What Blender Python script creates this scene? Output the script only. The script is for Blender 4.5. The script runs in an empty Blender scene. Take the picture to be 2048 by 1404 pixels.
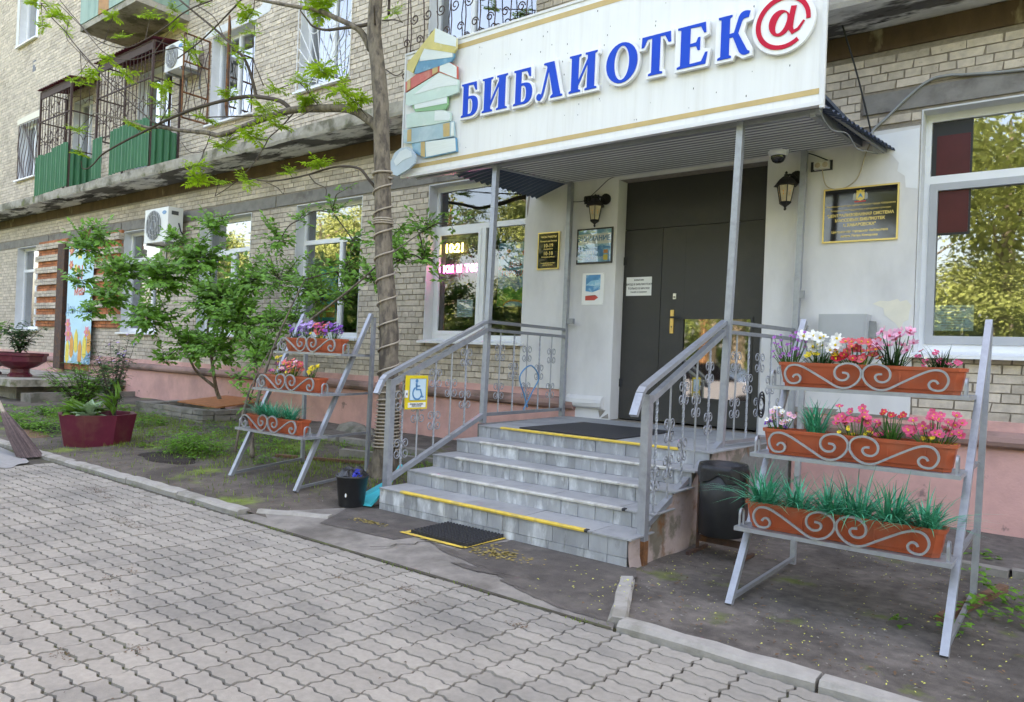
import bpy, math, random
from mathutils import Vector, Matrix, noise
from mathutils.geometry import tessellate_polygon
random.seed(7)
R = random.uniform
PI = math.pi
SC = bpy.context.scene
COL = SC.collection

# ------------------------------------------------------------------ camera, sky, sun, exposure
cam = bpy.data.cameras.new('camera')
cam.sensor_width = 36.0
cam.lens = 36.0 * 1486.86 / 2048.0
cam.clip_start = 0.05
cam.clip_end = 400.0
camo = bpy.data.objects.new('camera', cam)
COL.objects.link(camo)
CAM = Vector((0.0, -7.111, 1.315))
yaw, pit, rol = math.radians(38.159), math.radians(0.361), math.radians(2.329)
FW = Vector((-math.sin(yaw) * math.cos(pit), math.cos(yaw) * math.cos(pit), math.sin(pit)))
RT = Vector((math.cos(yaw), math.sin(yaw), 0.0))
UP = RT.cross(FW)
RT2 = RT * math.cos(rol) + UP * math.sin(rol)
UP2 = UP * math.cos(rol) - RT * math.sin(rol)
mw = Matrix((RT2, UP2, -FW)).transposed().to_4x4()
mw.translation = CAM
camo.matrix_world = mw
SC.camera = camo

SUN_EL, SUN_ROT = math.radians(46), math.radians(12)
world = bpy.data.worlds.new('World')
SC.world = world
world.use_nodes = True
wn = world.node_tree
bg = wn.nodes['Background']
sky = wn.nodes.new('ShaderNodeTexSky')
sky.sky_type = 'NISHITA'
sky.sun_disc = False
sky.sun_elevation = SUN_EL
sky.sun_rotation = SUN_ROT
sky.air_density = 1.0
sky.dust_density = 5.0
sky.ozone_density = 0.4
wn.links.new(sky.outputs[0], bg.inputs[0])
bg.inputs[1].default_value = 0.15
sl = bpy.data.lights.new('sun', 'SUN')
sl.energy = 3.5
sl.angle = math.radians(0.5)
sl.color = (1.0, 0.95, 0.86)
so = bpy.data.objects.new('sun', sl)
COL.objects.link(so)
SD = Vector((math.sin(SUN_ROT) * math.cos(SUN_EL), math.cos(SUN_ROT) * math.cos(SUN_EL), math.sin(SUN_EL)))
so.rotation_euler = (-SD).to_track_quat('-Z', 'Y').to_euler()
so.location = (0, 10, 30)
SC.view_settings.view_transform = 'Standard'
SC.view_settings.look = 'None'
SC.view_settings.gamma = 1.0
SC.view_settings.use_curve_mapping = False
SC.view_settings.exposure = 3.1
SC.view_settings.use_white_balance = True
SC.view_settings.white_balance_temperature = 8000
SC.view_settings.white_balance_tint = 14
SC.render.engine = 'CYCLES'
SC.cycles.max_bounces = 6
SC.cycles.transparent_max_bounces = 12
SC.cycles.use_denoising = True

# ------------------------------------------------------------------ materials
MATS = {}
def mat(name, col, rough=.8, var=.18, sc=7.0, col2=None, th=(.5, .62), sc2=2.5, bump=0.0, bsc=60.0,
        rnd=0.0, metal=0.0, spec=.5, col3=None, th3=(.55, .65), sc3=9.0, stretch=(1, 1, 1), trans=0.0, emit=0.0, mix2=1.0):
    m = bpy.data.materials.new(name); MATS[name] = m
    m.use_nodes = True
    nt = m.node_tree; N = nt.nodes.new; L = nt.links.new
    b = nt.nodes['Principled BSDF']
    b.inputs['Roughness'].default_value = rough
    b.inputs['Metallic'].default_value = metal
    b.inputs['Specular IOR Level'].default_value = spec
    geo = N('ShaderNodeNewGeometry')
    mp = N('ShaderNodeMapping'); mp.inputs['Scale'].default_value = stretch
    L(geo.outputs['Position'], mp.inputs['Vector'])
    def noi(scale, det=5):
        n = N('ShaderNodeTexNoise'); n.inputs['Scale'].default_value = scale; n.inputs['Detail'].default_value = det
        n.inputs['Roughness'].default_value = .62
        L(mp.outputs[0], n.inputs['Vector']); return n.outputs['Fac']
    def rng(src, a, b_, c, d):
        r = N('ShaderNodeMapRange'); r.inputs[1].default_value = a; r.inputs[2].default_value = b_
        r.inputs[3].default_value = c; r.inputs[4].default_value = d; L(src, r.inputs[0]); return r.outputs[0]
    def mixc(f, a, b_):
        x = N('ShaderNodeMix'); x.data_type = 'RGBA'
        L(f, x.inputs[0])
        for i, v in ((6, a), (7, b_)):
            if isinstance(v, tuple): x.inputs[i].default_value = (*v, 1)
            else: L(v, x.inputs[i])
        return x.outputs[2]
    cur = tuple(col)
    if col2 is not None: cur = mixc(rng(noi(sc2), th[0], th[1], 0, mix2), cur, tuple(col2))
    if col3 is not None: cur = mixc(rng(noi(sc3), th3[0], th3[1], 0, 1), cur, tuple(col3))
    f = rng(noi(sc, 8), .3, .7, 1 - var, 1 + var)
    if rnd:
        oi = N('ShaderNodeObjectInfo'); ad = N('ShaderNodeMath'); ad.operation = 'ADD'
        L(oi.outputs['Random'], ad.inputs[0]); L(geo.outputs['Random Per Island'], ad.inputs[1])
        fr = N('ShaderNodeMath'); fr.operation = 'FRACT'; L(ad.outputs[0], fr.inputs[0])
        f2 = rng(fr.outputs[0], 0, 1, 1 - rnd, 1 + rnd)
        mu = N('ShaderNodeMath'); mu.operation = 'MULTIPLY'; L(f, mu.inputs[0]); L(f2, mu.inputs[1]); f = mu.outputs[0]
    hs = N('ShaderNodeHueSaturation')
    if isinstance(cur, tuple): hs.inputs['Color'].default_value = (*cur, 1)
    else: L(cur, hs.inputs['Color'])
    L(f, hs.inputs['Value'])
    L(hs.outputs[0], b.inputs['Base Color'])
    if bump:
        bp = N('ShaderNodeBump'); bp.inputs['Strength'].default_value = bump; bp.inputs['Distance'].default_value = .01
        L(noi(bsc, 6), bp.inputs['Height']); L(bp.outputs[0], b.inputs['Normal'])
    if emit:
        b.inputs['Emission Color'].default_value = (*col, 1); b.inputs['Emission Strength'].default_value = emit
    if trans:
        tr = N('ShaderNodeBsdfTranslucent'); L(hs.outputs[0], tr.inputs[0])
        mx = N('ShaderNodeMixShader'); mx.inputs[0].default_value = trans
        L(b.outputs[0], mx.inputs[1]); L(tr.outputs[0], mx.inputs[2])
        L(mx.outputs[0], nt.nodes['Material Output'].inputs[0])
    return m

def glass(name, tint=(.8, .85, .85), lo=.1, boost=1.6, rough=.0):
    m = bpy.data.materials.new(name); MATS[name] = m
    m.use_nodes = True
    nt = m.node_tree; N = nt.nodes.new; L = nt.links.new
    nt.nodes.remove(nt.nodes['Principled BSDF'])
    g = N('ShaderNodeBsdfGlossy'); g.inputs['Roughness'].default_value = rough; g.inputs[0].default_value = (.95, .97, 1, 1)
    t = N('ShaderNodeBsdfTransparent'); t.inputs[0].default_value = (*tint, 1)
    fr = N('ShaderNodeFresnel'); fr.inputs[0].default_value = 1.52
    a = N('ShaderNodeMath'); a.operation = 'MULTIPLY_ADD'; a.inputs[1].default_value = boost; a.inputs[2].default_value = lo; a.use_clamp = True
    L(fr.outputs[0], a.inputs[0])
    nb = N('ShaderNodeTexNoise'); nb.inputs['Scale'].default_value = 1.6; nb.inputs['Detail'].default_value = 1
    ge = N('ShaderNodeNewGeometry'); L(ge.outputs['Position'], nb.inputs['Vector'])
    bp = N('ShaderNodeBump'); bp.inputs['Strength'].default_value = .10; bp.inputs['Distance'].default_value = .02
    L(nb.outputs[0], bp.inputs['Height']); L(bp.outputs[0], g.inputs['Normal'])
    mx = N('ShaderNodeMixShader'); L(a.outputs[0], mx.inputs[0]); L(t.outputs[0], mx.inputs[1]); L(g.outputs[0], mx.inputs[2])
    L(mx.outputs[0], nt.nodes['Material Output'].inputs[0])
    return m

mat('mortar', (.27, .23, .185), .95, .25, 20, bump=.4, bsc=90)
mat('brick', (.57, .49, .405), .9, .18, 14, col2=(.41, .345, .28), th=(.5, .72), sc2=.8, bump=.35, bsc=120, rnd=.16, col3=(.26, .21, .16), th3=(.66, .74), sc3=16)
mat('orange brick', (.48, .17, .075), .9, .22, 12, col2=(.32, .12, .06), sc2=3, bump=.3, bsc=80, rnd=.22)
mat('pink plaster', (.66, .37, .33), .92, .10, 4, col2=(.56, .32, .285), th=(.48, .62), sc2=1.6, bump=.35, bsc=45, col3=(.32, .20, .18), th3=(.66, .72), sc3=5)
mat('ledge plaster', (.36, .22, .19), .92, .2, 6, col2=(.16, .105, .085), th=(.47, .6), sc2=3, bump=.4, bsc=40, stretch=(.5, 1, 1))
mat('white plaster', (.70, .685, .68), .9, .06, 3, col2=(.53, .52, .515), th=(.48, .75), sc2=1.2, bump=.22, bsc=22, stretch=(1, 1, .5), col3=(.5, .47, .42), th3=(.70, .78), sc3=8)
mat('repair patch', (.74, .70, .60), .9, .05, 9, bump=.1)
mat('bare cement', (.30, .27, .24), .95, .25, 14, bump=.4)
mat('white pvc', (.80, .81, .83), .35, .04, 5)
mat('grey pvc', (.42, .43, .45), .5, .05, 5)
mat('reveal paint', (.64, .65, .66), .85, .08, 5, bump=.15, bsc=30)
mat('lintel concrete', (.24, .225, .21), .95, .16, 6, col2=(.17, .15, .14), sc2=2.5, bump=.35, bsc=50)
mat('slab concrete', (.36, .33, .28), .95, .25, 5, col2=(.15, .14, .10), th=(.5, .62), sc2=2.2, bump=.6, bsc=25, col3=(.13, .15, .055), th3=(.6, .7), sc3=3)
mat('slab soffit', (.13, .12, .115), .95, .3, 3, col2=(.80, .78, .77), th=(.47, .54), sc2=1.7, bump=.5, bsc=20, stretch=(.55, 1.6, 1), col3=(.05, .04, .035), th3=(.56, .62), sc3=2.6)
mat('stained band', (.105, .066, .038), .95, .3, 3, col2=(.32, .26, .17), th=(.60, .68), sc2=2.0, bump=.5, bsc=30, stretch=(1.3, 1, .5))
mat('sign white', (.80, .80, .785), .45, .03, 3, col2=(.72, .71, .68), th=(.5, .75), sc2=2.0, stretch=(6, 1, .35))
mat('gold stripe', (.56, .40, .17), .5, .08, 10)
mat('letter white', (.84, .84, .84), .4, .02)
mat('letter blue', (.008, .075, .56), .5, .05, spec=.12)
mat('letter red', (.60, .018, .05), .5, .05, spec=.12)
mat('soffit white', (.70, .71, .715), .5, .12, 4, stretch=(.4, 3, 1))
mat('roof sheet', (.075, .10, .15), .42, .12, 8, metal=.3)
mat('silver paint', (.33, .345, .375), .38, .10, 20, metal=.35, col2=(.25, .26, .28), th=(.55, .75), sc2=9)
mat('dark silver', (.26, .27, .29), .4, .12, 15, metal=.35)
mat('rust', (.20, .085, .035), .9, .35, 20, col2=(.09, .055, .04), sc2=9, bump=.3)
mat('rusty iron', (.085, .05, .04), .85, .25, 20, col2=(.13, .06, .03), sc2=12)
mat('door metal', (.044, .043, .0415), .42, .10, 150, col2=(.060, .056, .050), th=(.50, .72), sc2=2.2, bump=.12, bsc=260, spec=.35)
mat('brass', (.66, .45, .17), .28, .08, 20, metal=.9)
mat('steel', (.62, .61, .58), .3, .05, 20, metal=.9)
mat('black plastic', (.022, .023, .026), .45, .15, 20)
mat('black rubber', (.025, .025, .028), .7, .2, 40, bump=.2)
mat('black bag', (.012, .012, .014), .42, .2, 20, bump=.5, bsc=25)
mat('tread tile', (.33, .335, .34), .62, .12, 5, col2=(.24, .245, .25), th=(.45, .65), sc2=5, bump=.12, bsc=90, rnd=.10)
mat('riser tile', (.31, .32, .335), .55, .16, 7, col2=(.60, .62, .64), th=(.50, .66), sc2=5, stretch=(1.6, 1, .55), bump=.12, bsc=60, rnd=.16, col3=(.20, .20, .20), th3=(.6, .72), sc3=8)
mat('grout', (.20, .195, .185), .95, .2, 20)
mat('stair plaster', (.40, .315, .29), .95, .16, 6, col2=(.19, .165, .13), th=(.5, .58), sc2=3.2, bump=.6, bsc=25, col3=(.20, .085, .035), th3=(.58, .66), sc3=2.6)
mat('yellow paint', (.72, .50, .07), .6, .12, 18, col2=(.55, .40, .10), sc2=12)
mat('worn yellow', (.33, .25, .075), .9, .2, 20)
mat('soil', (.115, .094, .076), .97, .28, 9, col2=(.066, .052, .042), th=(.45, .6), sc2=1.5, bump=.9, bsc=45, col3=(.14, .185, .03), th3=(.56, .66), sc3=1.55)
mat('dark soil', (.022, .014, .011), .98, .3, 25, bump=1.0, bsc=50)
mat('asphalt', (.145, .124, .108), .95, .3, 14, col2=(.078, .066, .056), th=(.42, .6), sc2=1.9, bump=.7, bsc=120, col3=(.11, .13, .03), th3=(.60, .70), sc3=2.3)
mat('wet asphalt', (.080, .068, .060), .75, .3, 9, bump=.5, bsc=120, col2=(.125, .108, .094), th=(.5, .7), sc2=3)
mat('apron concrete', (.235, .213, .188), .93, .22, 9, col2=(.13, .115, .10), th=(.46, .60), sc2=1.25, bump=.4, bsc=90)
mat('kerb concrete', (.33, .31, .28), .95, .14, 9, col2=(.25, .235, .20), sc2=4, bump=.45, bsc=70)
mat('paver', (.298, .272, .236), .92, .12, 30, col2=(.215, .20, .178), th=(.46, .68), sc2=1.3, bump=.3, bsc=160, rnd=.12, col3=(.12, .105, .085), th3=(.69, .76), sc3=4.5)
mat('joint sand', (.058, .050, .037), .98, .3, 30, col2=(.075, .085, .03), sc2=2)
mat('road dust', (.28, .275, .27), .97, .12, 20, bump=.3)
mat('terracotta', (.43, .082, .028), .55, .10, 6, col2=(.37, .105, .055), th=(.48, .7), sc2=7)
mat('planting soil', (.03, .022, .016), .95, .3, 40, bump=.8)
mat('maroon paint', (.125, .010, .030), .45, .15, 6, col2=(.13, .035, .035), sc2=3, col3=(.22, .17, .15), th3=(.70, .80), sc3=5, bump=.15)
mat('bark', (.20, .165, .125), .95, .3, 18, col2=(.10, .082, .066), th=(.48, .6), sc2=10, bump=.9, bsc=30, stretch=(1.5, 1.5, .6))
mat('twig bark', (.085, .066, .052), .95, .25, 20, bump=.4)
mat('rope', (.40, .34, .27), .9, .15, 60)
mat('young leaf', (.34, .52, .03), .55, .18, 3, rnd=.25, trans=.45)
mat('shrub leaf', (.165, .36, .050), .5, .2, 3, rnd=.40, trans=.35)
mat('lilac leaf', (.06, .13, .045), .5, .2, 3, rnd=.35, trans=.3)
mat('hosta leaf', (.13, .27, .035), .45, .2, 8, rnd=.35, trans=.3)
mat('hosta pale', (.30, .42, .26), .45, .2, 30, rnd=.2, trans=.3)
mat('weed leaf', (.13, .31, .028), .6, .2, 3, rnd=.35, trans=.4)
mat('grass', (.19, .29, .03), .7, .2, 3, rnd=.35, trans=.35)
mat('teal blade', (.035, .31, .175), .4, .15, 8, rnd=.45, trans=.15)
mat('green blade', (.05, .16, .03), .45, .2, 8, rnd=.45, trans=.2)
mat('dark blade', (.02, .07, .02), .45, .2, 8, rnd=.4, trans=.15)
mat('lime blade', (.26, .36, .03), .5, .2, 8, rnd=.3, trans=.3)
for n, c in (('white petal', (.82, .82, .78)), ('pink petal', (.72, .10, .22)), ('pale pink petal', (.78, .42, .55)), ('red petal', (.62, .03, .06)),
             ('violet petal', (.20, .06, .42)), ('lilac petal', (.46, .30, .66)), ('magenta petal', (.55, .07, .36)), ('coral petal', (.75, .14, .16)),
             ('yellow petal', (.78, .60, .04)), ('plum petal', (.42, .16, .50))):
    mat(n, c, .5, .12, 40, rnd=.2, trans=.25)
mat('green sheet', (.020, .145, .060), .5, .15, 5, stretch=(4, 1, .6))
mat('mint panel', (.24, .36, .30), .6, .15, 3, col2=(.16, .27, .22), sc2=2, stretch=(2, 1, .4))
mat('orange panel', (.42, .22, .10), .8, .2, 5)
mat('cage iron', (.075, .045, .040), .8, .2, 20)
mat('worn strip', (.55, .54, .50), .5, .15, 14, col2=(.40, .38, .35), sc2=10)
mat('white iron', (.72, .72, .72), .5, .05)
mat('ac white', (.76, .76, .74), .45, .04, 4)
mat('ac dark', (.06, .065, .07), .5)
mat('interior wall', (.30, .29, .27), .9, .1, 2)
mat('curtain', (.42, .42, .42), .9, .12, 3, stretch=(9, 1, .3))
mat('maroon cloth', (.30, .055, .045), .8, .1)
mat('maroon reflection', (.085, .014, .014), .35, .1, spec=.25)  # colour of the dark red reflection imitated on the right-hand window
mat('paper', (.82, .82, .80), .8, .03)
mat('ink', (.03, .03, .035), .8, .0)
mat('plaque black', (.010, .009, .008), .06, .0, spec=.8)
mat('plaque gold', (.75, .56, .20), .35, .0, metal=.6)
mat('poster sky', (.22, .50, .68), .35, .18, 6, col2=(.62, .76, .80), sc2=6)
mat('poster blue', (.05, .25, .50), .3, .2, 9, col2=(.30, .55, .70), sc2=8)
mat('poster green', (.10, .36, .05), .3, .3, 9, col2=(.30, .55, .08), sc2=14)
mat('poster red', (.58, .06, .05), .35, .1)
mat('poster orange', (.75, .30, .05), .35, .2, 12)
mat('poster yellow', (.80, .62, .08), .4, .15, 12)
mat('poster pink', (.75, .20, .32), .4, .2, 12)
mat('banner blue', (.46, .74, .88), .5, .05, 3)
mat('sign yellow', (.78, .60, .03), .4, .05)
mat('sign blue', (.08, .25, .47), .4, .05)
mat('pale blue print', (.55, .72, .82), .4, .05)
mat('turquoise plastic', (.02, .52, .60), .35, .05)
mat('blue plastic', (.06, .08, .55), .3, .15, 30)
mat('broom twig', (.115, .08, .075), .9, .3, 30, rnd=.35)
mat('pale wood', (.42, .36, .29), .8, .15, 20, stretch=(1, 1, .2))
mat('cable grey', (.30, .31, .32), .6, .05)
mat('cable black', (.02, .02, .022), .6, .05)
mat('lamp iron', (.022, .02, .018), .5, .2, 30, metal=.3)
mat('lamp glass', (.48, .40, .28), .25, .2, 18)
mat('camera dome', (.012, .012, .014), .08, .0, spec=.8)
mat('outlet', (.60, .58, .52), .5, .05)
mat('cabinet grey', (.41, .42, .43), .5, .06, 4)
mat('book yellow', (.66, .56, .18), .4, .12, 7, col2=(.78, .76, .52), sc2=4)
mat('book blue', (.10, .30, .46), .4, .15, 7, col2=(.28, .48, .58), sc2=4)
mat('book red', (.58, .10, .07), .4, .12, 7, col2=(.64, .24, .17), sc2=4)
mat('book mint', (.55, .70, .62), .4, .06, 7, col2=(.66, .76, .70), sc2=4)
mat('book steel', (.36, .52, .58), .4, .08, 7, col2=(.46, .60, .64), sc2=4)
mat('book green', (.22, .45, .22), .4, .08, 7)
mat('page white', (.74, .80, .78), .5, .05, 40, stretch=(.2, 1, 4))
mat('page line', (.45, .55, .55), .5, .0)
mat('mouse body', (.45, .56, .66), .35, .05, 6)
mat('mouse light', (.66, .74, .80), .35, .05, 6)
mat('yellow debris', (.50, .50, .10), .8, .2, 30, rnd=.4)
mat('brown debris', (.13, .075, .04), .9, .2, 30, rnd=.4)
mat('dry wood', (.16, .085, .05), .95, .3, 30, bump=.5)
mat('orange lid', (.42, .16, .06), .8, .2, 10)
mat('block stone', (.25, .23, .20), .95, .2, 8, col2=(.13, .125, .10), sc2=4, bump=.6, bsc=30)
mat('tree leaf', (.25, .30, .09), .6, .2, 2, rnd=.4, trans=.4)
mat('tree leaf dark', (.11, .155, .055), .6, .2, 2, rnd=.4, trans=.3)
mat('pine bark', (.24, .12, .065), .95, .3, 8, bump=.5)
mat('lawn', (.075, .13, .028), .95, .25, 3, col2=(.11, .10, .05), sc2=.4)
mat('roofing', (.12, .12, .12), .9, .1)
mat('led yellow', (1.0, .82, .22), .5, .0, emit=2.6)
mat('led magenta', (1.0, .22, .75), .5, .0, emit=2.6)
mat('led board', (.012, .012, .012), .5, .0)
mat('white car', (.75, .76, .78), .2, .0)
glass('window glass', lo=.20, boost=1.6, rough=.014)
glass('front glass', tint=(.88, .9, .9), lo=.09, boost=1.15, rough=.012)
glass('thin glass', tint=(.92, .93, .93), lo=.05, boost=.8)
glass('bright glass', tint=(.55, .6, .6), lo=.24, boost=1.8)
glass('door glass', tint=(.06, .06, .06), lo=.45, boost=1.2, rough=.03)

# ------------------------------------------------------------------ mesh helpers
class MB:
    def __init__(s): s.v = []; s.f = []; s.m = []; s.mats = []; s.cur = 0
    def use(s, name):
        if name not in s.mats: s.mats.append(name)
        s.cur = s.mats.index(name); return s
    def add(s, vs, fs):
        o = len(s.v); s.v += [tuple(x) for x in vs]
        for f in fs: s.f.append(tuple(i + o for i in f)); s.m.append(s.cur)
        return s
    def box(s, x0, x1, y0, y1, z0, z1, j=0.0):
        v = [(x, y, z) for z in (z0, z1) for y in (y0, y1) for x in (x0, x1)]
        if j: v = [(a + R(-j, j), b + R(-j, j), c + R(-j, j)) for a, b, c in v]
        return s.add(v, [(0, 2, 3, 1), (4, 5, 7, 6), (0, 1, 5, 4), (2, 6, 7, 3), (0, 4, 6, 2), (1, 3, 7, 5)])
    def bar(s, a, b, w, h=None, up=(0, 0, 1)):
        a, b = Vector(a), Vector(b); h = h or w
        d = (b - a).normalized(); u = Vector(up)
        if abs(d.dot(u)) > .98: u = Vector((0, 1, 0))
        x = d.cross(u).normalized(); y = x.cross(d).normalized()
        v = []
        for p in (a, b):
            for sx, sy in ((-1, -1), (1, -1), (1, 1), (-1, 1)): v.append(p + x * (sx * w / 2) + y * (sy * h / 2))
        return s.add(v, [(0, 1, 2, 3), (7, 6, 5, 4), (0, 4, 5, 1), (1, 5, 6, 2), (2, 6, 7, 3), (3, 7, 4, 0)])
    def tube(s, pts, r, n=6, r2=None, cap=True, closed=False):
        pts = [Vector(p) for p in pts]; m = len(pts); v = []
        t0 = None; x = None
        for i, p in enumerate(pts):
            a = pts[i - 1] if i else pts[0]; b = pts[i + 1] if i < m - 1 else pts[-1]
            t = (b - a)
            if t.length < 1e-9: t = Vector((0, 0, 1))
            t.normalize()
            if x is None:
                u = Vector((0, 0, 1)) if abs(t.z) < .9 else Vector((0, 1, 0))
                x = t.cross(u).normalized()
            else:
                x = (x - t * x.dot(t))
                if x.length < 1e-6: x = t.orthogonal()
                x.normalize()
            y = t.cross(x)
            if isinstance(r, (list, tuple)): rr = r[i]
            else: rr = r if r2 is None else r + (r2 - r) * i / max(1, m - 1)
            for k in range(n):
                a_ = 2 * PI * k / n; v.append(p + x * (math.cos(a_) * rr) + y * (math.sin(a_) * rr))
        f = []
        for i in range(m - 1):
            for k in range(n):
                k2 = (k + 1) % n; f.append((i * n + k, i * n + k2, (i + 1) * n + k2, (i + 1) * n + k))
        if cap: f.append(tuple(range(n - 1, -1, -1))); f.append(tuple((m - 1) * n + k for k in range(n)))
        return s.add(v, f)
    def lathe(s, prof, c=(0, 0, 0), n=20, cap=True, rot=0.0):
        v = []; f = []; m = len(prof)
        for r, z in prof:
            for k in range(n):
                a = 2 * PI * k / n + rot; v.append((c[0] + r * math.cos(a), c[1] + r * math.sin(a), c[2] + z))
        for i in range(m - 1):
            for k in range(n):
                k2 = (k + 1) % n; f.append((i * n + k, i * n + k2, (i + 1) * n + k2, (i + 1) * n + k))
        if cap: f.append(tuple(range(n - 1, -1, -1))); f.append(tuple((m - 1) * n + k for k in range(n)))
        return s.add(v, f)
    def poly(s, loops, to3, depth=None):
        """flat polygon with holes; to3(x,y,d) -> point, d in 0..1 ; depth True extrudes between d=0 (front) and d=1 (back)"""
        tri = tessellate_polygon([[Vector((x, y, 0)) for x, y in lp] for lp in loops])
        flat = [p for lp in loops for p in lp]
        s.add([to3(x, y, 0) for x, y in flat], [tuple(t) for t in tri])
        if depth:
            s.add([to3(x, y, 1) for x, y in flat], [tuple(reversed(t)) for t in tri])
            for lp in loops:
                n = len(lp)
                s.add([to3(x, y, 0) for x, y in lp] + [to3(x, y, 1) for x, y in lp], [(i, (i + 1) % n, n + (i + 1) % n, n + i) for i in range(n)])
        return s
    def quad(s, a, b, c, d): return s.add([a, b, c, d], [(0, 1, 2, 3)])
    def mesh(s, name, m=None, smooth=False, off=None):
        me = bpy.data.meshes.new(name)
        v = s.v if off is None else [(a - off[0], b - off[1], c - off[2]) for a, b, c in s.v]
        me.from_pydata(v, [], s.f)
        names = s.mats or [m]
        for nm in names: me.materials.append(MATS[nm])
        if len(names) > 1: me.polygons.foreach_set('material_index', s.m)
        if smooth: me.polygons.foreach_set('use_smooth', [True] * len(s.f))
        me.update(); return me
    def build(s, name, m=None, parent=None, smooth=False, label=None, kind=None, local=False):
        """vertices are in world space unless local; they become relative to the top-level parent"""
        off = None
        if parent is not None and not local: off = root_loc(parent)
        o = bpy.data.objects.new(name, s.mesh(name, m, smooth, off)); COL.objects.link(o)
        if parent is not None: o.parent = parent
        if label: o['label'] = label
        if kind: o['kind'] = kind
        return o
def root_loc(o):
    while o.parent is not None: o = o.parent
    return o.location
def thing(name, label, cat, loc=(0, 0, 0), group=None, rz=0.0):
    o = bpy.data.objects.new(name, None); COL.objects.link(o)
    o.empty_display_size = .1; o.location = loc; o.rotation_euler = (0, 0, rz)
    o['label'] = label; o['category'] = cat
    if group: o['group'] = group
    return o
def tag(o, label, cat, group=None):
    o['label'] = label; o['category'] = cat
    if group: o['group'] = group
    return o
def struct(o): o['kind'] = 'structure'; return o
def inst(name, me, parent, loc, rot=(0, 0, 0), scale=(1, 1, 1)):
    o = bpy.data.objects.new(name, me); COL.objects.link(o); o.parent = parent
    o.location = loc; o.rotation_euler = rot; o.scale = scale
    return o
KIDS = {}
def dup(root, loc, rz, label, group=None):
    c = root.copy(); COL.objects.link(c); c.location = loc; c.rotation_euler = (0, 0, rz); c['label'] = label
    if group: c['group'] = group
    for ch in root.children:
        d = ch.copy(); COL.objects.link(d); d.parent = c
        for g in ch.children:
            e = g.copy(); COL.objects.link(e); e.parent = d
    return c
def text_mesh(body, size, mname, name='lettering', bold=0.0, squeeze=1.0, center=True):
    """flat lettering in the x-z plane facing -y, centred on the origin"""
    cu = bpy.data.curves.new('t', 'FONT'); cu.body = body; cu.size = size; cu.offset = bold
    cu.align_x = 'CENTER' if center else 'LEFT'; cu.resolution_u = 2; cu.extrude = .0006
    ob = bpy.data.objects.new('t', cu); COL.objects.link(ob)
    dg = bpy.context.evaluated_depsgraph_get()
    me = bpy.data.meshes.new_from_object(ob.evaluated_get(dg))
    bpy.data.objects.remove(ob); me.name = name
    for v in me.vertices: v.co = Vector((v.co.x * squeeze, -v.co.z, v.co.y))
    me.materials.clear(); me.materials.append(MATS[mname]); me.update()
    return me
def text(body, size, mname, parent, loc, name='lettering', bold=0.0, squeeze=1.0, rz=0.0):
    return inst(name, text_mesh(body, size, mname, name, bold, squeeze), parent, loc, (0, 0, rz))
def grow(lp, d):
    """offset a closed outline outwards (counter-clockwise loops) by d"""
    ar = sum(a[0] * b[1] - b[0] * a[1] for a, b in zip(lp, lp[1:] + lp[:1]))
    sg = 1 if ar > 0 else -1
    n = len(lp); out = []
    for i in range(n):
        p0, p1, p2 = lp[i - 1], lp[i], lp[(i + 1) % n]
        d1 = Vector((p1[0] - p0[0], p1[1] - p0[1])); d2 = Vector((p2[0] - p1[0], p2[1] - p1[1]))
        if d1.length < 1e-7 or d2.length < 1e-7: out.append(p1); continue
        d1.normalize(); d2.normalize()
        n1 = Vector((d1.y, -d1.x)) * sg; n2 = Vector((d2.y, -d2.x)) * sg
        b = n1 + n2
        if b.length < 1e-4: b = n1.copy()
        b.normalize(); k = min(1.8, 1 / max(.3, b.dot(n1)))
        out.append((p1[0] + b.x * d * k, p1[1] + b.y * d * k))
    return out
def nz(x, y, s=1.0, seed=0.0): return noise.noise(Vector((x * s + seed, y * s - seed, seed * .7)))
# ------------------------------------------------------------------ ground
def inview(p, m=1.0):
    d = Vector(p) - CAM; z = d.dot(FW)
    if z < .2: return 0
    x = d.dot(RT2) / z * 1486.86 / 1024; y = d.dot(UP2) / z * 1486.86 / 702
    return 1.0 / z if abs(x) < m and abs(y) < m else 0
def soil_h(x, y):
    """height of the planting beds: rising from the kerb to the wall on the left, flat on the right"""
    t = min(1, max(0, (-4.6 - x) / .9)); t = t * t * (3 - 2 * t)
    s = max(0, min(1, (y + 3.8) / 3.8))
    h = .012 + t * (.015 + .17 * s)
    return h + .010 * nz(x, y, 2.2, 3) * (.4 + t) + .006 * nz(x, y, 7, 9)
g = MB(); g.box(-150, 150, -150, 60, -.6, -.10)
struct(g.build('ground', 'lawn'))
g = MB(); nx, ny = 150, 42
xs = [-24 + 19.6 * i / nx for i in range(nx + 1)]; ys = [-3.80 + 3.83 * j / ny for j in range(ny + 1)]
g.v = [(x, y, soil_h(x, y)) for y in ys for x in xs]
g.f = [(j * (nx + 1) + i, j * (nx + 1) + i + 1, (j + 1) * (nx + 1) + i + 1, (j + 1) * (nx + 1) + i) for j in range(ny) for i in range(nx)]
g.m = [0] * len(g.f)
struct(g.build('planting_bed', 'soil', smooth=True))
g = MB(); nx, ny = 50, 40
xs = [-2.3 + 5.3 * i / nx for i in range(nx + 1)]; ys = [-3.80 + 3.83 * j / ny for j in range(ny + 1)]
g.v = [(x, y, .012 + .010 * nz(x, y, 1.5, 5) + .004 * nz(x, y, 6, 2)) for y in ys for x in xs]
g.f = [(j * (nx + 1) + i, j * (nx + 1) + i + 1, (j + 1) * (nx + 1) + i + 1, (j + 1) * (nx + 1) + i) for j in range(ny) for i in range(nx)]
g.m = [0] * len(g.f)
struct(g.build('asphalt_bed', 'asphalt', smooth=True))

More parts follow.
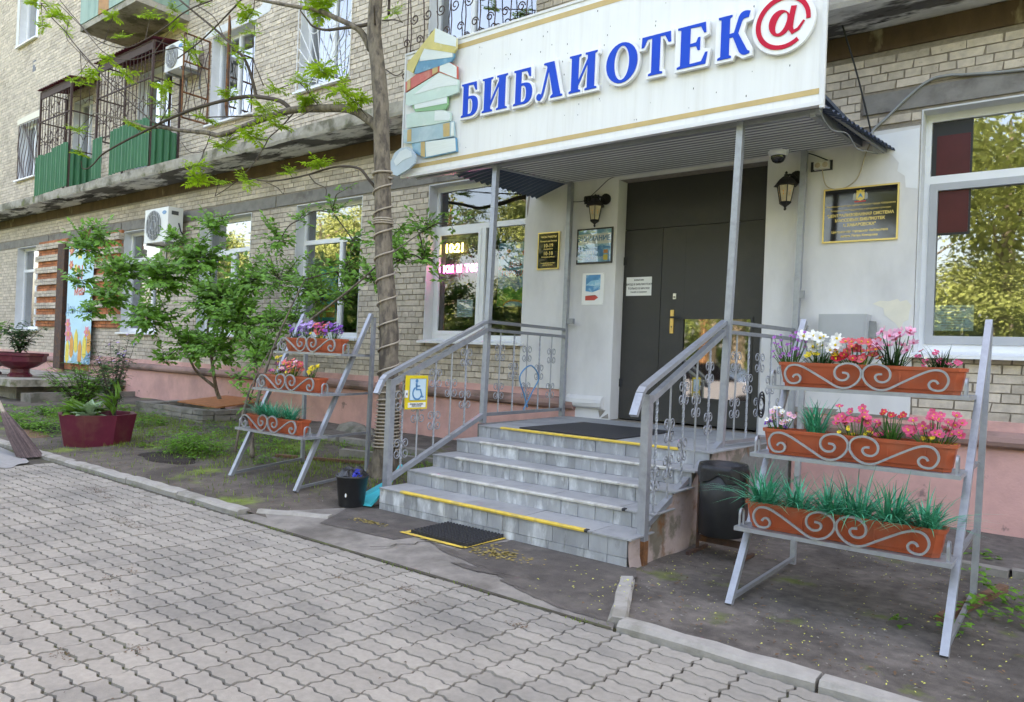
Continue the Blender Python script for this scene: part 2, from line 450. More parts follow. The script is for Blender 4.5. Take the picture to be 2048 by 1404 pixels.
# apron of worn concrete and asphalt before the stairs
g = MB(); nx, ny = 60, 20
ys = [-3.9262, -3.926] + [-3.922 + 1.062 * (j - 2) / (ny - 2) for j in range(2, ny + 1)]
g.v = [(x, y + .004 * nz(x, 3, 9, 2), -.03 if y < -3.9261 else .007 + .025 * min(1, (y + 3.926) / .3) + .0015 * nz(x, y, 4, 1)) for y in ys for x in [(-5.10 + (y + 3.85) * .55) + i / nx * ((-2.15 - (y + 3.2) * .47) - (-5.10 + (y + 3.85) * .55)) for i in range(nx + 1)]]
g.f = [(j * (nx + 1) + i, j * (nx + 1) + i + 1, (j + 1) * (nx + 1) + i + 1, (j + 1) * (nx + 1) + i) for j in range(ny) for i in range(nx)]
g.m = [0] * len(g.f)
apron = struct(g.build('apron', 'apron concrete', smooth=True))
def patch(name, mname, cx, cy, rx, ry, z, parent=None, n=40, amp=.25, seed=0, kind=None, flat=0):
    b = MB(); pts = []
    for k in range(n):
        a = 2 * PI * k / n
        q = (abs(math.cos(a)) ** 4 + abs(math.sin(a)) ** 4) ** -.25 if flat else 1
        r = q * (1 + amp * nz(math.cos(a), math.sin(a), 1.6, seed) + amp * .5 * nz(math.cos(a), math.sin(a), 5, seed + 4))
        pts.append((cx + rx * r * math.cos(a), cy + ry * r * math.sin(a)))
    zz = z if callable(z) else (lambda x, y: z)
    b.add([(cx, cy, zz(cx, cy))] + [(x, y, zz(x, y)) for x, y in pts], [(0, 1 + k, 1 + (k + 1) % n) for k in range(n)])
    return b.build(name, mname, parent, kind=kind)
za = .036
def apoly(name, mname, pts, z, jit=.03, par=None):
    P = []
    for (x0, y0), (x1, y1) in zip(pts, pts[1:] + pts[:1]):
        n = max(2, int(math.hypot(x1 - x0, y1 - y0) / .03))
        for k in range(n):
            x, y = x0 + (x1 - x0) * k / n, y0 + (y1 - y0) * k / n
            P.append((x + jit * (nz(x, y, 6, 1) + .6 * nz(x, y, 19, 4)), y + jit * (nz(x, y, 6, 7) + .6 * nz(x, y, 19, 2))))
    b = MB(); b.poly([P], lambda x, y, d: (x, y, z(x, y) if callable(z) else z)); return b.build(name, mname, par)
zap = lambda x, y: .007 + .025 * max(0, min(1, (y + 3.926) / .3)) + .0015 * nz(x, y, 4, 1) + .0032
apoly('asphalt_patch', 'wet asphalt', [(-4.44, -3.66), (-4.6, -3.36), (-4.8, -3.05), (-4.5, -2.95), (-3.7, -2.95), (-3.66, -3.40), (-3.72, -3.60)], zap, .008, apron)
apoly('asphalt_patch', 'wet asphalt', [(-3.60, -3.44), (-3.22, -3.50), (-3.16, -2.98), (-2.20, -2.98), (-2.06, -3.28), (-1.92, -3.60), (-1.86, -3.87), (-2.20, -3.88), (-2.50, -3.80), (-2.75, -3.70), (-3.00, -3.64), (-3.30, -3.56)], zap, .022, apron)
for cx, cy, rx, ry, sd in ((-2.9, -3.70, .16, .03, 1), (-2.55, -3.76, .10, .025, 5), (-2.72, -3.63, .2, .03, 9)):
    patch('asphalt_patch', 'wet asphalt', cx, cy, rx, ry, lambda x, y: zap(x, y) + .002, apron, amp=.6, seed=sd)
b = MB()
for cx, cy, rx, ry, n in ((-4.22, -3.38, .16, .05, 70), (-3.02, -3.36, .26, .11, 200), (-3.5, -3.41, .26, .035, 160), (-3.72, -3.22, .05, .16, 70)):
    for k in range(n):
        x, y = cx + random.gauss(0, rx * .5), cy + random.gauss(0, ry * .5); a = R(0, 6.3); s = R(.006, .018)
        b.add([(x + s * math.cos(a + q * 1.57) * R(.6, 1.2), y + s * math.sin(a + q * 1.57) * R(.6, 1.2), za + .003) for q in range(4)], [(0, 1, 2, 3)])
o = b.build('worn_paint', 'worn yellow', apron, kind='stuff')
b = MB()
for (x0, y0), (x1, y1) in (((-3.83, -3.42), (-3.24, -3.42)), ((-3.24, -3.42), (-3.22, -3.0)), ((-3.80, -3.41), (-3.78, -3.05))):
    pts = []
    for k in range(9):
        t = k / 8; w = .018 + .010 * nz(t * 5, x0, 1.3, 3); x = x0 + (x1 - x0) * t; y = y0 + (y1 - y0) * t
        ux, uy = (0, 1) if abs(x1 - x0) > abs(y1 - y0) else (1, 0)
        pts.append(((x + ux * w, y + uy * w), (x - ux * w, y - uy * w)))
    for a, c in zip(pts, pts[1:]):
        b.add([(*a[0], za + .0045), (*a[1], za + .0045), (*c[1], za + .0045), (*c[0], za + .0045)], [(0, 1, 2, 3)])
b.build('paint_line', 'yellow paint', apron)
b = MB()
cr = [(-3.50, -3.44), (-3.56, -3.52), (-3.53, -3.58), (-3.62, -3.66), (-3.60, -3.74), (-3.68, -3.84)]
for k, (p, q) in enumerate(zip(cr, cr[1:])):
    b.add([(p[0] - .006, p[1], .036), (p[0] + .006, p[1], .036), (q[0] + .007, q[1], .036), (q[0] - .005, q[1], .036)], [(0, 1, 2, 3)])
b.build('crack', 'joint sand', apron)

b = MB(); v = []
for k in range(121):
    x = -5.12 + 3.3 * k / 120; w_ = .012 + .010 * nz(x, 2, 3, 1); v += [(x, -3.927 - w_ + .003 * nz(x, 0, 11, 2), .0052), (x, -3.924 + w_ * .5, .0098)]
b.add(v, [(2 * k, 2 * k + 2, 2 * k + 3, 2 * k + 1) for k in range(120)]); b.build('edge_joint', 'joint sand', apron)
# pavement of interlocking pavers
pav = MB().box(-26, 9, -15, -3.86, -.09, -.012).build('pavement', 'joint sand'); struct(pav)
PX, PY, X0, Y0 = .2055, .0975, -2.174, -4.512
cu = [(0, 0), (.033, .010), (.068, -.006), (.140, .006), (.173, -.009)]
wv = [(0, 0), (.030, -.010), (.066, .010)]
ol = [(u, v) for u, v in cu] + [(PX + dx, v) for v, dx in wv] + [(u, PY + v) for u, v in [(PX, 0)] + cu[:0:-1]] + [(dx, v) for v, dx in [(PY, 0)] + wv[:0:-1]]
ins = grow(ol, -.0060); low = grow(ol, -.0032)
ins = [(x - PX / 2, y - PY / 2) for x, y in ins]; low = [(x - PX / 2, y - PY / 2) for x, y in low]
n = len(ins)
pv = [(x, y, 0) for x, y in ins] + [(x, y, -.018) for x, y in low]
tri = tessellate_polygon([[Vector((x, y, 0)) for x, y in ins]])
pf = [tuple(t) for t in tri] + [(i, (i + 1) % n, n + (i + 1) % n, n + i) for i in range(n)]
if (Vector(pv[tri[0][1]]) - Vector(pv[tri[0][0]])).cross(Vector(pv[tri[0][2]]) - Vector(pv[tri[0][0]])).z < 0:
    pf = [tuple(reversed(t)) for t in tri] + pf[len(tri):]
pm = MB(); pm.v = pv; pm.f = pf; pm.m = [0] * len(pf)
pme = pm.mesh('paver', 'paver')
cells = []
for i in range(-80, 26):
    for j in range(-40, 8):
        x, y = X0 + PX * (i + .5), Y0 + PY * (j + .5)
        if y > -3.93 or y < -8.0 or x < -14 or x > 3: continue
        if x < -8.6 and y > -4.6 + .3 * nz(x, y, 3): continue
        cells.append((inview((x, y, 0)), x, y))
cells.sort(key=lambda c: -c[0])
rest = MB()
for k, (w, x, y) in enumerate(cells):
    dz = R(-.0025, .0025); rx, ry, rz = R(-.012, .012), R(-.008, .008), R(-.012, .012)
    if k < 300: inst('paver', pme, pav, (x, y, dz), (rx, ry, rz))
    else:
        c, s_ = math.cos(rz), math.sin(rz)
        rest.add([(x + c * a - s_ * b_, y + s_ * a + c * b_, dz + z + a * -ry + b_ * rx) for a, b_, z in pv], pf)
rest.build('pavers_beyond', 'paver', pav, kind='stuff')
g = MB(); pts = []
for k in range(48):
    a = 2 * PI * k / 48; r = 1 + .14 * nz(math.cos(a), math.sin(a), 2, 5)
    pts.append((-11.4 + 3.05 * r * math.cos(a), -4.28 + .40 * r * math.sin(a), .004))
g.add([(-11.4, -4.3, .012)] + pts, [(0, 1 + k, 1 + (k + 1) % 48) for k in range(48)])
struct(g.build('road_dust', 'road dust'))

# kerb stones
def kerb_mesh(L, w=.115, h=.045):
    b = MB(); prof = [(-w / 2, -.12), (-w / 2, h - .02), (-w / 2 + .02, h), (w / 2 - .015, h), (w / 2, h - .015), (w / 2, -.12)]
    ns = 6; v = []
    for i in range(ns + 1):
        x = -L / 2 + L * i / ns
        for y, z in prof: v.append((x, y + (R(-.004, .004) if z > 0 else 0), z + (R(-.004, .004) if z > 0 else 0)))
    m = len(prof)
    f = [(i * m + k, (i + 1) * m + k, (i + 1) * m + k + 1, i * m + k + 1) for i in range(ns) for k in range(m - 1)]
    f += [tuple(range(m)), tuple(ns * m + k for k in range(m - 1, -1, -1))]
    return b.add(v, f).mesh('kerb_stone', 'kerb concrete', smooth=False)
kerb = struct(MB().box(-24, 3.2, -3.885, -3.785, -.09, -.03).build('kerb', 'joint sand'))
km = [kerb_mesh(.925) for _ in range(4)]
x = -5.16 - .47
while x > -22:
    inst('kerb_stone', random.choice(km), kerb, (x, -3.815 + R(-.006, .006), R(-.006, .004)), (0, 0, R(-.006, .006))); x -= .94
x = -1.80 + .47
while x < 3:
    inst('kerb_stone', random.choice(km), kerb, (x, -3.865 + R(-.004, .004), R(-.004, .004)), (0, 0, R(-.004, .004))); x += .94
inst('kerb_stone', kerb_mesh(.74, .10, .04), kerb, (-1.99, -3.52, 0.0), (0, 0, math.radians(-64)))
inst('kerb_stone', kerb_mesh(.60, .09, .05), kerb, (-4.80, -3.62, 0.0), (0, 0, math.radians(25)))
# strip of asphalt along the foot of the wall with its own edging
for X0_, X1_, ye in ((-9.2, -4.6, -1.05), (-2.2, 2.6, -1.22)):
    s_ = MB(); n = 40
    zt = lambda x: soil_h(x, -.6) + .03
    s_.v = [(X0_ + (X1_ - X0_) * i / n, y, zt(X0_ + (X1_ - X0_) * i / n) + dz) for i in range(n + 1) for y, dz in ((ye, 0), (.03, .012))]
    s_.f = [(2 * i, 2 * i + 2, 2 * i + 3, 2 * i + 1) for i in range(n)]; s_.m = [0] * n
    st = struct(s_.build('wall_walk', 'asphalt'))
    x = X0_ + .3
    while x < X1_ - .2:
        inst('edging_stone', MB().box(-.29, .29, -.05, .05, -.12, .055, .008).mesh('edging_stone', 'block stone'), st, (x, ye - .04 + R(-.015, .015), soil_h(x, ye) + R(-.01, .01)), (R(-.03, .03), 0, R(-.03, .03))); x += .6

# ------------------------------------------------------------------ the apartment building
bld = thing('apartment_building', 'pale brick apartment block with pink plinth and grey entrance door under a canopy', 'building')
G0, G1 = 1.48, 3.56
OPEN = [(-21.86, -20.32, G0, G1), (-18.66, -17.30, .66, 3.45), (-15.96, -14.40, G0, G1), (-12.95, -11.30, G0, G1), (-10.04, -8.46, G0, G1),
        (-7.11, -5.44, G0, G1), (-4.17, -2.53, .655, 3.29), (-1.23, .45, G0, G1),
        (-22.42, -21.15, 8.85, 10.4), (-22.10, -20.85, 5.32, 6.76), (-18.75, -17.75, 4.55, 6.75), (-15.6, -14.2, 4.55, 6.75),
        (-12.80, -11.42, 5.27, 6.87), (-10.14, -8.88, 5.37, 6.90), (-7.25, -5.42, 5.36, 6.9), (-16.2, -14.6, 7.6, 9.6)]
w = MB(); w.use('mortar')
XS = sorted(set([-40, 14, -24.5] + [o[0] for o in OPEN] + [o[1] for o in OPEN])); ZS = sorted(set([-.3, 15.5] + [o[2] for o in OPEN] + [o[3] for o in OPEN]))
for xa, xb in zip(XS, XS[1:]):
    for z_a, z_b in zip(ZS, ZS[1:]):
        cx, cz = (xa + xb) / 2, (z_a + z_b) / 2
        if any(o[0] < cx < o[1] and o[2] < cz < o[3] for o in OPEN): continue
        w.quad((xa, 0, z_a), (xb, 0, z_a), (xb, 0, z_b), (xa, 0, z_b))
for o in OPEN:
    a, b_, c, d = o
    for q in (((a, 0, c), (a, .32, c), (a, .32, d), (a, 0, d)), ((b_, 0, c), (b_, 0, d), (b_, .32, d), (b_, .32, c)),
              ((a, 0, d), (a, .32, d), (b_, .32, d), (b_, 0, d)), ((a, 0, c), (b_, 0, c), (b_, .32, c), (a, .32, c))): w.quad(*q)
w.quad((-40, 12, -.3), (-40, 0, -.3), (-40, 0, 15.5), (-40, 12, 15.5)); w.quad((14, 0, -.3), (14, 12, -.3), (14, 12, 15.5), (14, 0, 15.5))
w.quad((14, 12, -.3), (-40, 12, -.3), (-40, 12, 15.5), (14, 12, 15.5))
w.build('wall', None, bld)
MB().box(-40.5, 14.5, -.5, 12.5, 15.5, 15.8).build('roof', 'roofing', bld)
i_ = MB().box(-39, 13, 2.6, 2.7, -.2, 15).box(-39, 13, .33, 2.6, 4.2, 4.5).box(-39, 13, .33, 2.6, .5, .6).box(-39, 13, .33, 2.6, 7.2, 7.4)
for x in (-23.5, -19.6, -16.6, -13.7, -10.7, -7.9, -4.6, -1.8, 1.6): i_.box(x - .06, x + .06, .33, 2.6, .6, 10)
i_.build('interior_wall', 'interior wall', bld)

# masonry: every brick is geometry
MASK = [(o[0], o[1], o[2], o[3]) for o in OPEN] + [(-25, -4.9, 3.575, 3.765), (-1.72, 3, 3.575, 3.765), (-25, 3, 4.13, 4.53),
        (-20.32, -18.66, 1.55, 3.575), (-17.30, -15.96, 1.55, 3.575), (-5.44, -1.23, .6, 3.38), (-1.62, -1.23, 3.3, 3.44), (-5.1, -2.12, 3.3, 4.2), (-2.2, -1.5, 3.3, 3.44), (-25, 3, 0, .93)]
bricks = []
z = .940; row = 0; CZ = .0768
while z < 10.6:
    zl, zh = z, z + CZ
    cuts = sorted((m[0], m[1]) for m in MASK if min(zh, m[3]) - max(zl, m[2]) > .03)
    x = -24.4; spans = []
    for a, b_ in cuts:
        if a > x: spans.append((x, a))
        x = max(x, b_)
    xr = 2.6 if z < 7.4 else -7.5
    if x < xr: spans.append((x, xr))
    L = .131 if row % 3 == 2 else .262
    offs = (0, .131, .065)[row % 3]
    for a, b_ in spans:
        k = math.floor((a - offs) / L)
        while True:
            p, q = offs + k * L, offs + (k + 1) * L; k += 1
            if p > b_: break
            p, q = max(p, a), min(q, b_)
            if q - p < .035: continue
            bricks.append((p + .0055, q - .0055, zl + .0055, zh - .0055))
    z += CZ; row += 1
def bscore(b_):
    cx, cz = (b_[0] + b_[1]) / 2, (b_[2] + b_[3]) / 2
    if -6.1 < cx < -1.65 and 3.1 < cz < 4.6: return 0
    if -5.9 < cx < -4.9 and cz > 3.0: return 0
    return inview((cx, 0, cz), .99)
bricks.sort(key=lambda q: -bscore(q))
ub = MB().box(-.5, .5, -.5, .5, -.5, .5)
ubm = [MB().box(-.5, .5, -.5, .5, -.5, .5, .035).mesh('brick', 'brick') for _ in range(6)]
rest = MB()
for k, (a, b_, c, d) in enumerate(bricks):
    pr = R(.007, .013)
    if k < 300: inst('brick', random.choice(ubm), bld, ((a + b_) / 2, .02 - pr, (c + d) / 2), (0, 0, R(-.004, .004)), (b_ - a, .04, d - c))
    else:
        j = lambda: R(-.003, .003)
        v = [(a + j(), -pr, c + j()), (b_ + j(), -pr, c + j()), (b_ + j(), -pr, d + j()), (a + j(), -pr, d + j()), (a, .01, c), (b_, .01, c), (b_, .01, d), (a, .01, d)]
        rest.add(v, [(0, 1, 2, 3), (0, 4, 5, 1), (2, 6, 7, 3), (1, 5, 6, 2), (0, 3, 7, 4)])
rest.build('brickwork', 'brick', bld, kind='stuff')
# rusticated orange brick piers beside the bannered doorway: alternating proud and recessed courses
for xa, xb in ((-20.30, -18.68), (-17.28, -15.98)):
    p = MB().box(xa, xb, -.03, .05, 1.55, 3.575).build('brick_pier', 'mortar', bld)
    z = 1.56; kk = 0
    while z < 3.55:
        proud = kk % 4 in (2, 3)
        if kk % 4 == 0 or not proud:
            x = xa - .02; 
            while x < xb - .03:
                L = .262 if kk % 2 else .2; x1 = min(x + L, xb + .02)
                MBb = MB().box(x + .005, x1 - .005, -.06 - (.0), 0, z + .004, z + .066, .003)
                MBb.build('brick', 'orange brick', p); x = x1
        else:
            x = xa - .04
            while x < xb:
                x1 = min(x + .131, xb + .04)
                MB().box(x + .004, x1 - .004, -.12, 0, z + .004, z + .066, .004).build('brick', 'brick', p); x = x1
        z += .0705; kk += 1
# plinth with its moulded ledge
def run_x(prof, xa, xb, name, mname, step=.35, amp=.004, par=bld):
    n = max(2, int((xb - xa) / step)); v = []; m = len(prof); q = MB()
    for i in range(n + 1):
        x = xa + (xb - xa) * i / n
        for y, z in prof: v.append((x, y + amp * nz(x, z * 9, 3, 1), z + amp * nz(x, y * 9, 3, 7)))
    f = [(i * m + k, (i + 1) * m + k, (i + 1) * m + k + 1, i * m + k + 1) for i in range(n) for k in range(m - 1)]
    f += [tuple(range(m)), tuple(n * m + k for k in range(m - 1, -1, -1))]
    return q.add(v, f).build(name, mname, par, smooth=False)
for xa, xb, zb in ((-24, -18.7, -.1), (-17.28, -4.62, -.1), (-2.2, 3, -.1)):
    run_x([(0, -.2), (-.040, -.2), (-.044, .3), (-.040, .735), (0, .735)], xa, xb, 'plinth', 'pink plaster')
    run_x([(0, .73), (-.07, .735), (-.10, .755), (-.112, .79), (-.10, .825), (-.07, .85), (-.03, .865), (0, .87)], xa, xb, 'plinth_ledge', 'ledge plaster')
    run_x([(0, .86), (-.016, .865), (-.016, .945), (0, .95)], xa, xb, 'painted_course', 'pink plaster', amp=.006)
for xa, xb in ((-24.4, -19.9), (-19.85, -16.1), (-16.05, -10.62), (-10.58, -4.9), (-1.70, 3)):
    MB().box(xa, xb, -.013, .02, 3.582, 3.758, .003).build('lintel', 'lintel concrete', bld)
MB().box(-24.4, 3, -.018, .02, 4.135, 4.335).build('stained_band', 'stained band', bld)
# projecting concrete slab with chipped edge
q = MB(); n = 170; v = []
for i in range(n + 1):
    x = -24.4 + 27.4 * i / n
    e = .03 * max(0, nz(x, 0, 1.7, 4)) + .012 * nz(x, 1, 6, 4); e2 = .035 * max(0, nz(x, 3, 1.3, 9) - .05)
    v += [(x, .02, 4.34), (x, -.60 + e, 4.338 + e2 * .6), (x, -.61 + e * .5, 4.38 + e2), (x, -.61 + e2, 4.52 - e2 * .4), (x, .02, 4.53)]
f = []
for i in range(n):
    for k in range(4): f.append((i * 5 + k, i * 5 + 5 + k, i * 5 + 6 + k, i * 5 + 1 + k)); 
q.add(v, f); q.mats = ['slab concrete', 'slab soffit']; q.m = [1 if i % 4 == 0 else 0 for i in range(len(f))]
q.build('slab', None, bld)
# white render round the entrance
for n_, (xa, xb, z_a, z_b) in enumerate(((-5.44, -4.76, .95, 3.34), (-4.755, -4.172, .655, 3.34), (-2.528, -2.20, .655, 3.34), (-2.198, -1.236, .93, 3.43), (-4.17, -2.53, 3.292, 3.36))):
    MB().box(xa, xb, -.032, .02, z_a, z_b).build('plaster_panel', 'white plaster', bld)
MB().box(-4.20, -4.168, -.030, .3, .66, 3.29).build('door_jamb', 'white plaster', bld)
MB().box(-2.532, -2.50, -.030, .3, .66, 3.29).build('door_jamb', 'white plaster', bld)
run_x([(0, .76), (-.06, .765), (-.095, .79), (-.105, .83), (-.095, .87), (-.06, .90), (0, .91)], -4.72, -4.25, 'plinth_ledge', 'white plaster', amp=.01)
run_x([(0, .90), (-.034, .905), (-.034, .955), (0, .96)], -2.2, -1.236, 'plaster_edge', 'bare cement', step=.06, amp=.02)
MB().box(-4.30, -4.19, -.036, .0, .66, .76, .012).build('bare_patch', 'bare cement', bld)
MB().box(-1.66, -1.24, -.036, .0, 3.425, 3.436, .004).build('plaster_edge', 'bare cement', bld)
def wallpatch(name, mname, pts, y=-.0335, par=bld):
    b = MB(); b.poly([pts], lambda x, z, d: (x, y + d * .003, z), True); return b.build(name, mname, par)
wallpatch('repair_patch', 'repair patch', [(-1.56, 1.90), (-1.47, 1.86), (-1.46, 1.80), (-1.37, 1.73), (-1.33, 1.66), (-1.31, 1.74), (-1.27, 1.76), (-1.265, 1.84), (-1.25, 1.88), (-1.29, 1.93), (-1.34, 1.915), (-1.36, 1.94), (-1.43, 1.92), (-1.5, 1.925)])
wallpatch('repair_patch', 'white pvc', [(-1.62, 3.38), (-1.24, 3.40), (-1.24, 2.88), (-1.33, 2.90), (-1.34, 3.0), (-1.40, 3.05), (-1.39, 3.12), (-1.45, 3.2), (-1.60, 3.24)])
wallpatch('bare_patch', 'bare cement', [(-5.40, 3.30), (-5.37, 3.30), (-5.385, 3.18), (-5.40, 3.05), (-5.41, 2.98), (-5.425, 3.1)])

# windows
def window(xa, xb, za_, zb_, trans=.72, split=.55, sash=0, yd=.15, name='window', sillw=.09, gl='window glass', fm='white pvc', fw=.055, rev='reveal paint', posts=()):
    f = MB(); y0, y1 = yd, yd + .06
    f.box(xa, xa + fw, y0, y1, za_, zb_).box(xb - fw, xb, y0, y1, za_, zb_).box(xa + fw, xb - fw, y0 + .001, y1 - .001, zb_ - fw * 1.4, zb_).box(xa + fw, xb - fw, y0 + .001, y1 - .001, za_, za_ + fw * 1.5)
    cells_ = []
    zt = za_ + (zb_ - za_) * trans if trans else None
    ztop = zb_ - fw * 1.4; zbot = za_ + fw * 1.5
    if zt: f.box(xa + fw, xb - fw, y0 - .002, y1 - .002, zt - .035, zt + .035); cells_.append((xa + fw, xb - fw, zt + .035, ztop)); zl = zt - .035
    else: zl = ztop
    if split:
        xm = xa + (xb - xa) * split; f.box(xm - .035, xm + .035, y0 - .004, y1 - .003, zbot, zl); cells_ += [(xa + fw, xm - .035, zbot, zl), (xm + .035, xb - fw, zbot, zl)]
    else: cells_.append((xa + fw, xb - fw, zbot, zl))
    o = f.build(name, fm, bld)
    for c in cells_: MB().quad((c[0], y0 + .03, c[2]), (c[1], y0 + .03, c[2]), (c[1], y0 + .03, c[3]), (c[0], y0 + .03, c[3])).build('pane', gl, o)
    if sash and split:
        c = cells_[-2]; s_ = MB(); b = .05
        s_.box(c[0], c[0] + b, y0 - .012, y0 + .02, c[2], c[3]).box(c[1] - b, c[1], y0 - .012, y0 + .02, c[2], c[3]).box(c[0] + b, c[1] - b, y0 - .011, y0 + .02, c[3] - b, c[3]).box(c[0] + b, c[1] - b, y0 - .011, y0 + .02, c[2], c[2] + b)
        s_.build('sash', fm, o)
    if rev:
        r = MB(); t = .012
        r.box(xa - .001, xa + t, -.006, y0, za_, zb_).box(xb - t, xb + .001, -.006, y0, za_, zb_).box(xa + t, xb - t, -.005, y0, zb_ - t, zb_ + .001)
        r.build('reveal', rev, o)
    s_ = MB(); s_.add([(xa - .04, y0, za_ + .02), (xb + .04, y0, za_ + .02), (xb + .04, -sillw, za_ - .012), (xa - .04, -sillw, za_ - .012),
                       (xa - .04, y0, za_ - .02), (xb + .04, y0, za_ - .02), (xb + .04, -sillw, za_ - .042), (xa - .04, -sillw, za_ - .042)],
                      [(3, 2, 1, 0), (7, 4, 5, 6), (3, 7, 6, 2), (0, 4, 7, 3), (1, 2, 6, 5)])
    s_.build('sill', fm, o)
    return o
def curtain(par, xa, xb, za_, zb_, y=.34, m='curtain', name='curtain'):
    b = MB(); n = int((xb - xa) / .04) + 2; v = []
    for i in range(n + 1):
        x = xa + (xb - xa) * i / n; yy = y + .02 * math.sin(i * 1.7)
        v += [(x, yy, za_), (x, yy, zb_)]
    b.add(v, [(2 * i, 2 * i + 2, 2 * i + 3, 2 * i + 1) for i in range(n)]); return b.build(name, m, par)
W1 = window(-21.86, -20.32, G0, G1); curtain(W1, -21.7, -21.2, 1.5, 2.9, m='interior wall')
W2 = window(-15.96, -14.40, G0, G1, split=.64); curtain(W2, -15.9, -15.3, 1.5, 3.4)
W3 = window(-12.95, -11.30, G0, G1, split=.56, sash=1); curtain(W3, -12.9, -12.6, 1.5, 3.0)
W4 = window(-10.04, -8.46, G0, G1, split=.60); curtain(W4, -10.0, -9.75, 1.5, 3.5, m='interior wall')
W5 = window(-7.11, -5.44, G0, G1, split=.52, sash=1, gl='front glass')
W6 = window(-1.23, .45, G0, G1, split=0, sillw=.11)
b = MB(); zl, zt = G0 + .083, G0 + (G1 - G0) * .72 - .035
b.box(-1.172, -1.112, .135, .17, zl, zt).box(.335, .395, .135, .17, zl, zt).box(-1.112, .335, .136, .17, zt - .06, zt).box(-1.112, .335, .136, .17, zl, zl + .07)
b.build('sash', 'grey pvc', W6)
for q, m_ in (((-1.172, -.87, zt + .07, 3.48), 'led board'), ((-1.112, -.87, 2.50, zt - .06), 'led board')): MB().box(q[0], q[1], .172, .178, q[2], q[3]).build('painted_reflection', m_, W6)  # opaque dark and maroon panels on the glass stand in for a dark reflection
for q in ((-1.135, -.885, zt + .075, 3.36), (-1.108, -.885, 2.52, zt - .065)): MB().box(q[0], q[1], .168, .1715, q[2], q[3]).build('painted_reflection', 'maroon reflection', W6)
U1 = window(-22.42, -21.15, 8.85, 10.4, trans=0, split=.6, gl='bright glass', fm='white pvc'); curtain(U1, -22.4, -21.9, 8.9, 10.3, m='interior wall')
U2 = window(-22.10, -20.85, 5.32, 6.76, trans=0, split=.5, gl='bright glass')
U3 = window(-18.75, -17.75, 4.55, 6.75, trans=.0, split=.45, gl='bright glass')
U4 = window(-15.6, -14.2, 4.55, 6.75, trans=0, split=.5, gl='bright glass', sash=1); curtain(U4, -15.5, -15.1, 4.6, 6.7)
U5 = window(-12.80, -11.42, 5.27, 6.87, trans=0, split=.48, gl='bright glass'); curtain(U5, -12.7, -12.2, 5.3, 6.8, m='interior wall')
U6 = window(-10.14, -8.88, 5.37, 6.90, trans=0, split=.52, gl='bright glass'); curtain(U6, -10.1, -9.7, 5.4, 6.9)
U7 = window(-7.25, -5.42, 5.36, 6.9, trans=0, split=.36, gl='bright glass'); curtain(U7, -7.2, -6.7, 5.4, 6.9)
# rough white lintel patch over the caged window
wallpatch('bare_patch', 'reveal paint', [(-13.05, 6.90), (-13.02, 7.02), (-11.3, 7.04), (-11.05, 7.22), (-10.95, 7.02), (-11.0, 6.90), (-11.42, 6.86)], y=-.016)
wallpatch('repair_patch', 'reveal paint', [(-22.62, 8.9), (-22.44, 8.9), (-22.44, 10.4), (-22.62, 10.4)], y=-.016)
wallpatch('repair_patch', 'repair patch', [(-22.25, 6.78), (-20.8, 6.78), (-20.8, 6.95), (-22.25, 6.92)], y=-.016)
# window grilles
def gbuild(par, tubes, m='cage iron', r=.009, n=5, nm='grille'):
    b = MB()
    for t in tubes: b.tube(t, r, n)
    return b.build(nm, m, par)
def arc(cx, cz, r, a0, a1, y, n=10): return [(cx + r * math.cos(a0 + (a1 - a0) * k / n), y, cz + r * math.sin(a0 + (a1 - a0) * k / n)) for k in range(n + 1)]
def spiral(cx, cz, r0, r1, a0, a1, y, n=14): return [(cx + (r0 + (r1 - r0) * k / n) * math.cos(a0 + (a1 - a0) * k / n), y, cz + (r0 + (r1 - r0) * k / n) * math.sin(a0 + (a1 - a0) * k / n)) for k in range(n + 1)]
t = [[(-10.17, -.03, 5.40), (-8.86, -.03, 5.40)], [(-10.17, -.03, 6.88), (-8.86, -.03, 6.88)], [(-10.17, -.03, 5.4), (-10.17, -.03, 6.88)], [(-8.86, -.03, 5.4), (-8.86, -.03, 6.88)]]
for k in range(15):
    a = math.radians(12 + 156 * k / 14); c = (-9.5, 5.42); L = min(abs(.64 / max(.01, abs(math.cos(a)))), 1.44 / max(.01, math.sin(a)))
    t.append([(c[0] + .14 * math.cos(a), -.03, c[1] + .14 * math.sin(a)), (c[0] + L * math.cos(a), -.03, c[1] + L * math.sin(a))])
t.append(arc(-9.5, 5.42, .14, 0, PI, -.03)); t.append(arc(-9.72, 6.4, .18, PI, 2 * PI, -.03)); t.append(arc(-9.28, 6.4, .18, PI, 2 * PI, -.03))
gbuild(U6, t, 'white iron', .008)
t = [[(-7.45, -.20, 4.95), (-5.40, -.20, 4.95)], [(-7.45, -.20, 6.7), (-5.40, -.20, 6.7)], [(-7.45, -.20, 4.95), (-7.45, -.20, 6.7)], [(-7.45, -.2, 4.95), (-7.45, 0, 4.95)], [(-5.4, -.2, 4.95), (-5.4, 0, 4.95)]]
for k in range(9):
    x = -7.4 + k * .245
    t.append([(x, -.2, 4.95), (x + .03, -.2, 5.6), (x - .02, -.2, 6.1), (x + .05, -.2, 6.7)])
    t.append(spiral(x + .07, 5.30, .07, .02, PI, -1.6 * PI, -.2)); t.append(spiral(x - .06, 5.48, .06, .02, 0, 2.6 * PI, -.2)); t.append(spiral(x + .08, 5.78, .08, .02, PI, 3.6 * PI, -.2)); t.append(spiral(x - .07, 5.05, .055, .02, 0, -2.4 * PI, -.2))
gbuild(U7, t, 'cage iron', .008)
t = [[(-22.1, -.02, 5.35), (-22.1, -.02, 6.74)], [(-20.85, -.02, 5.35), (-20.85, -.02, 6.74)]]
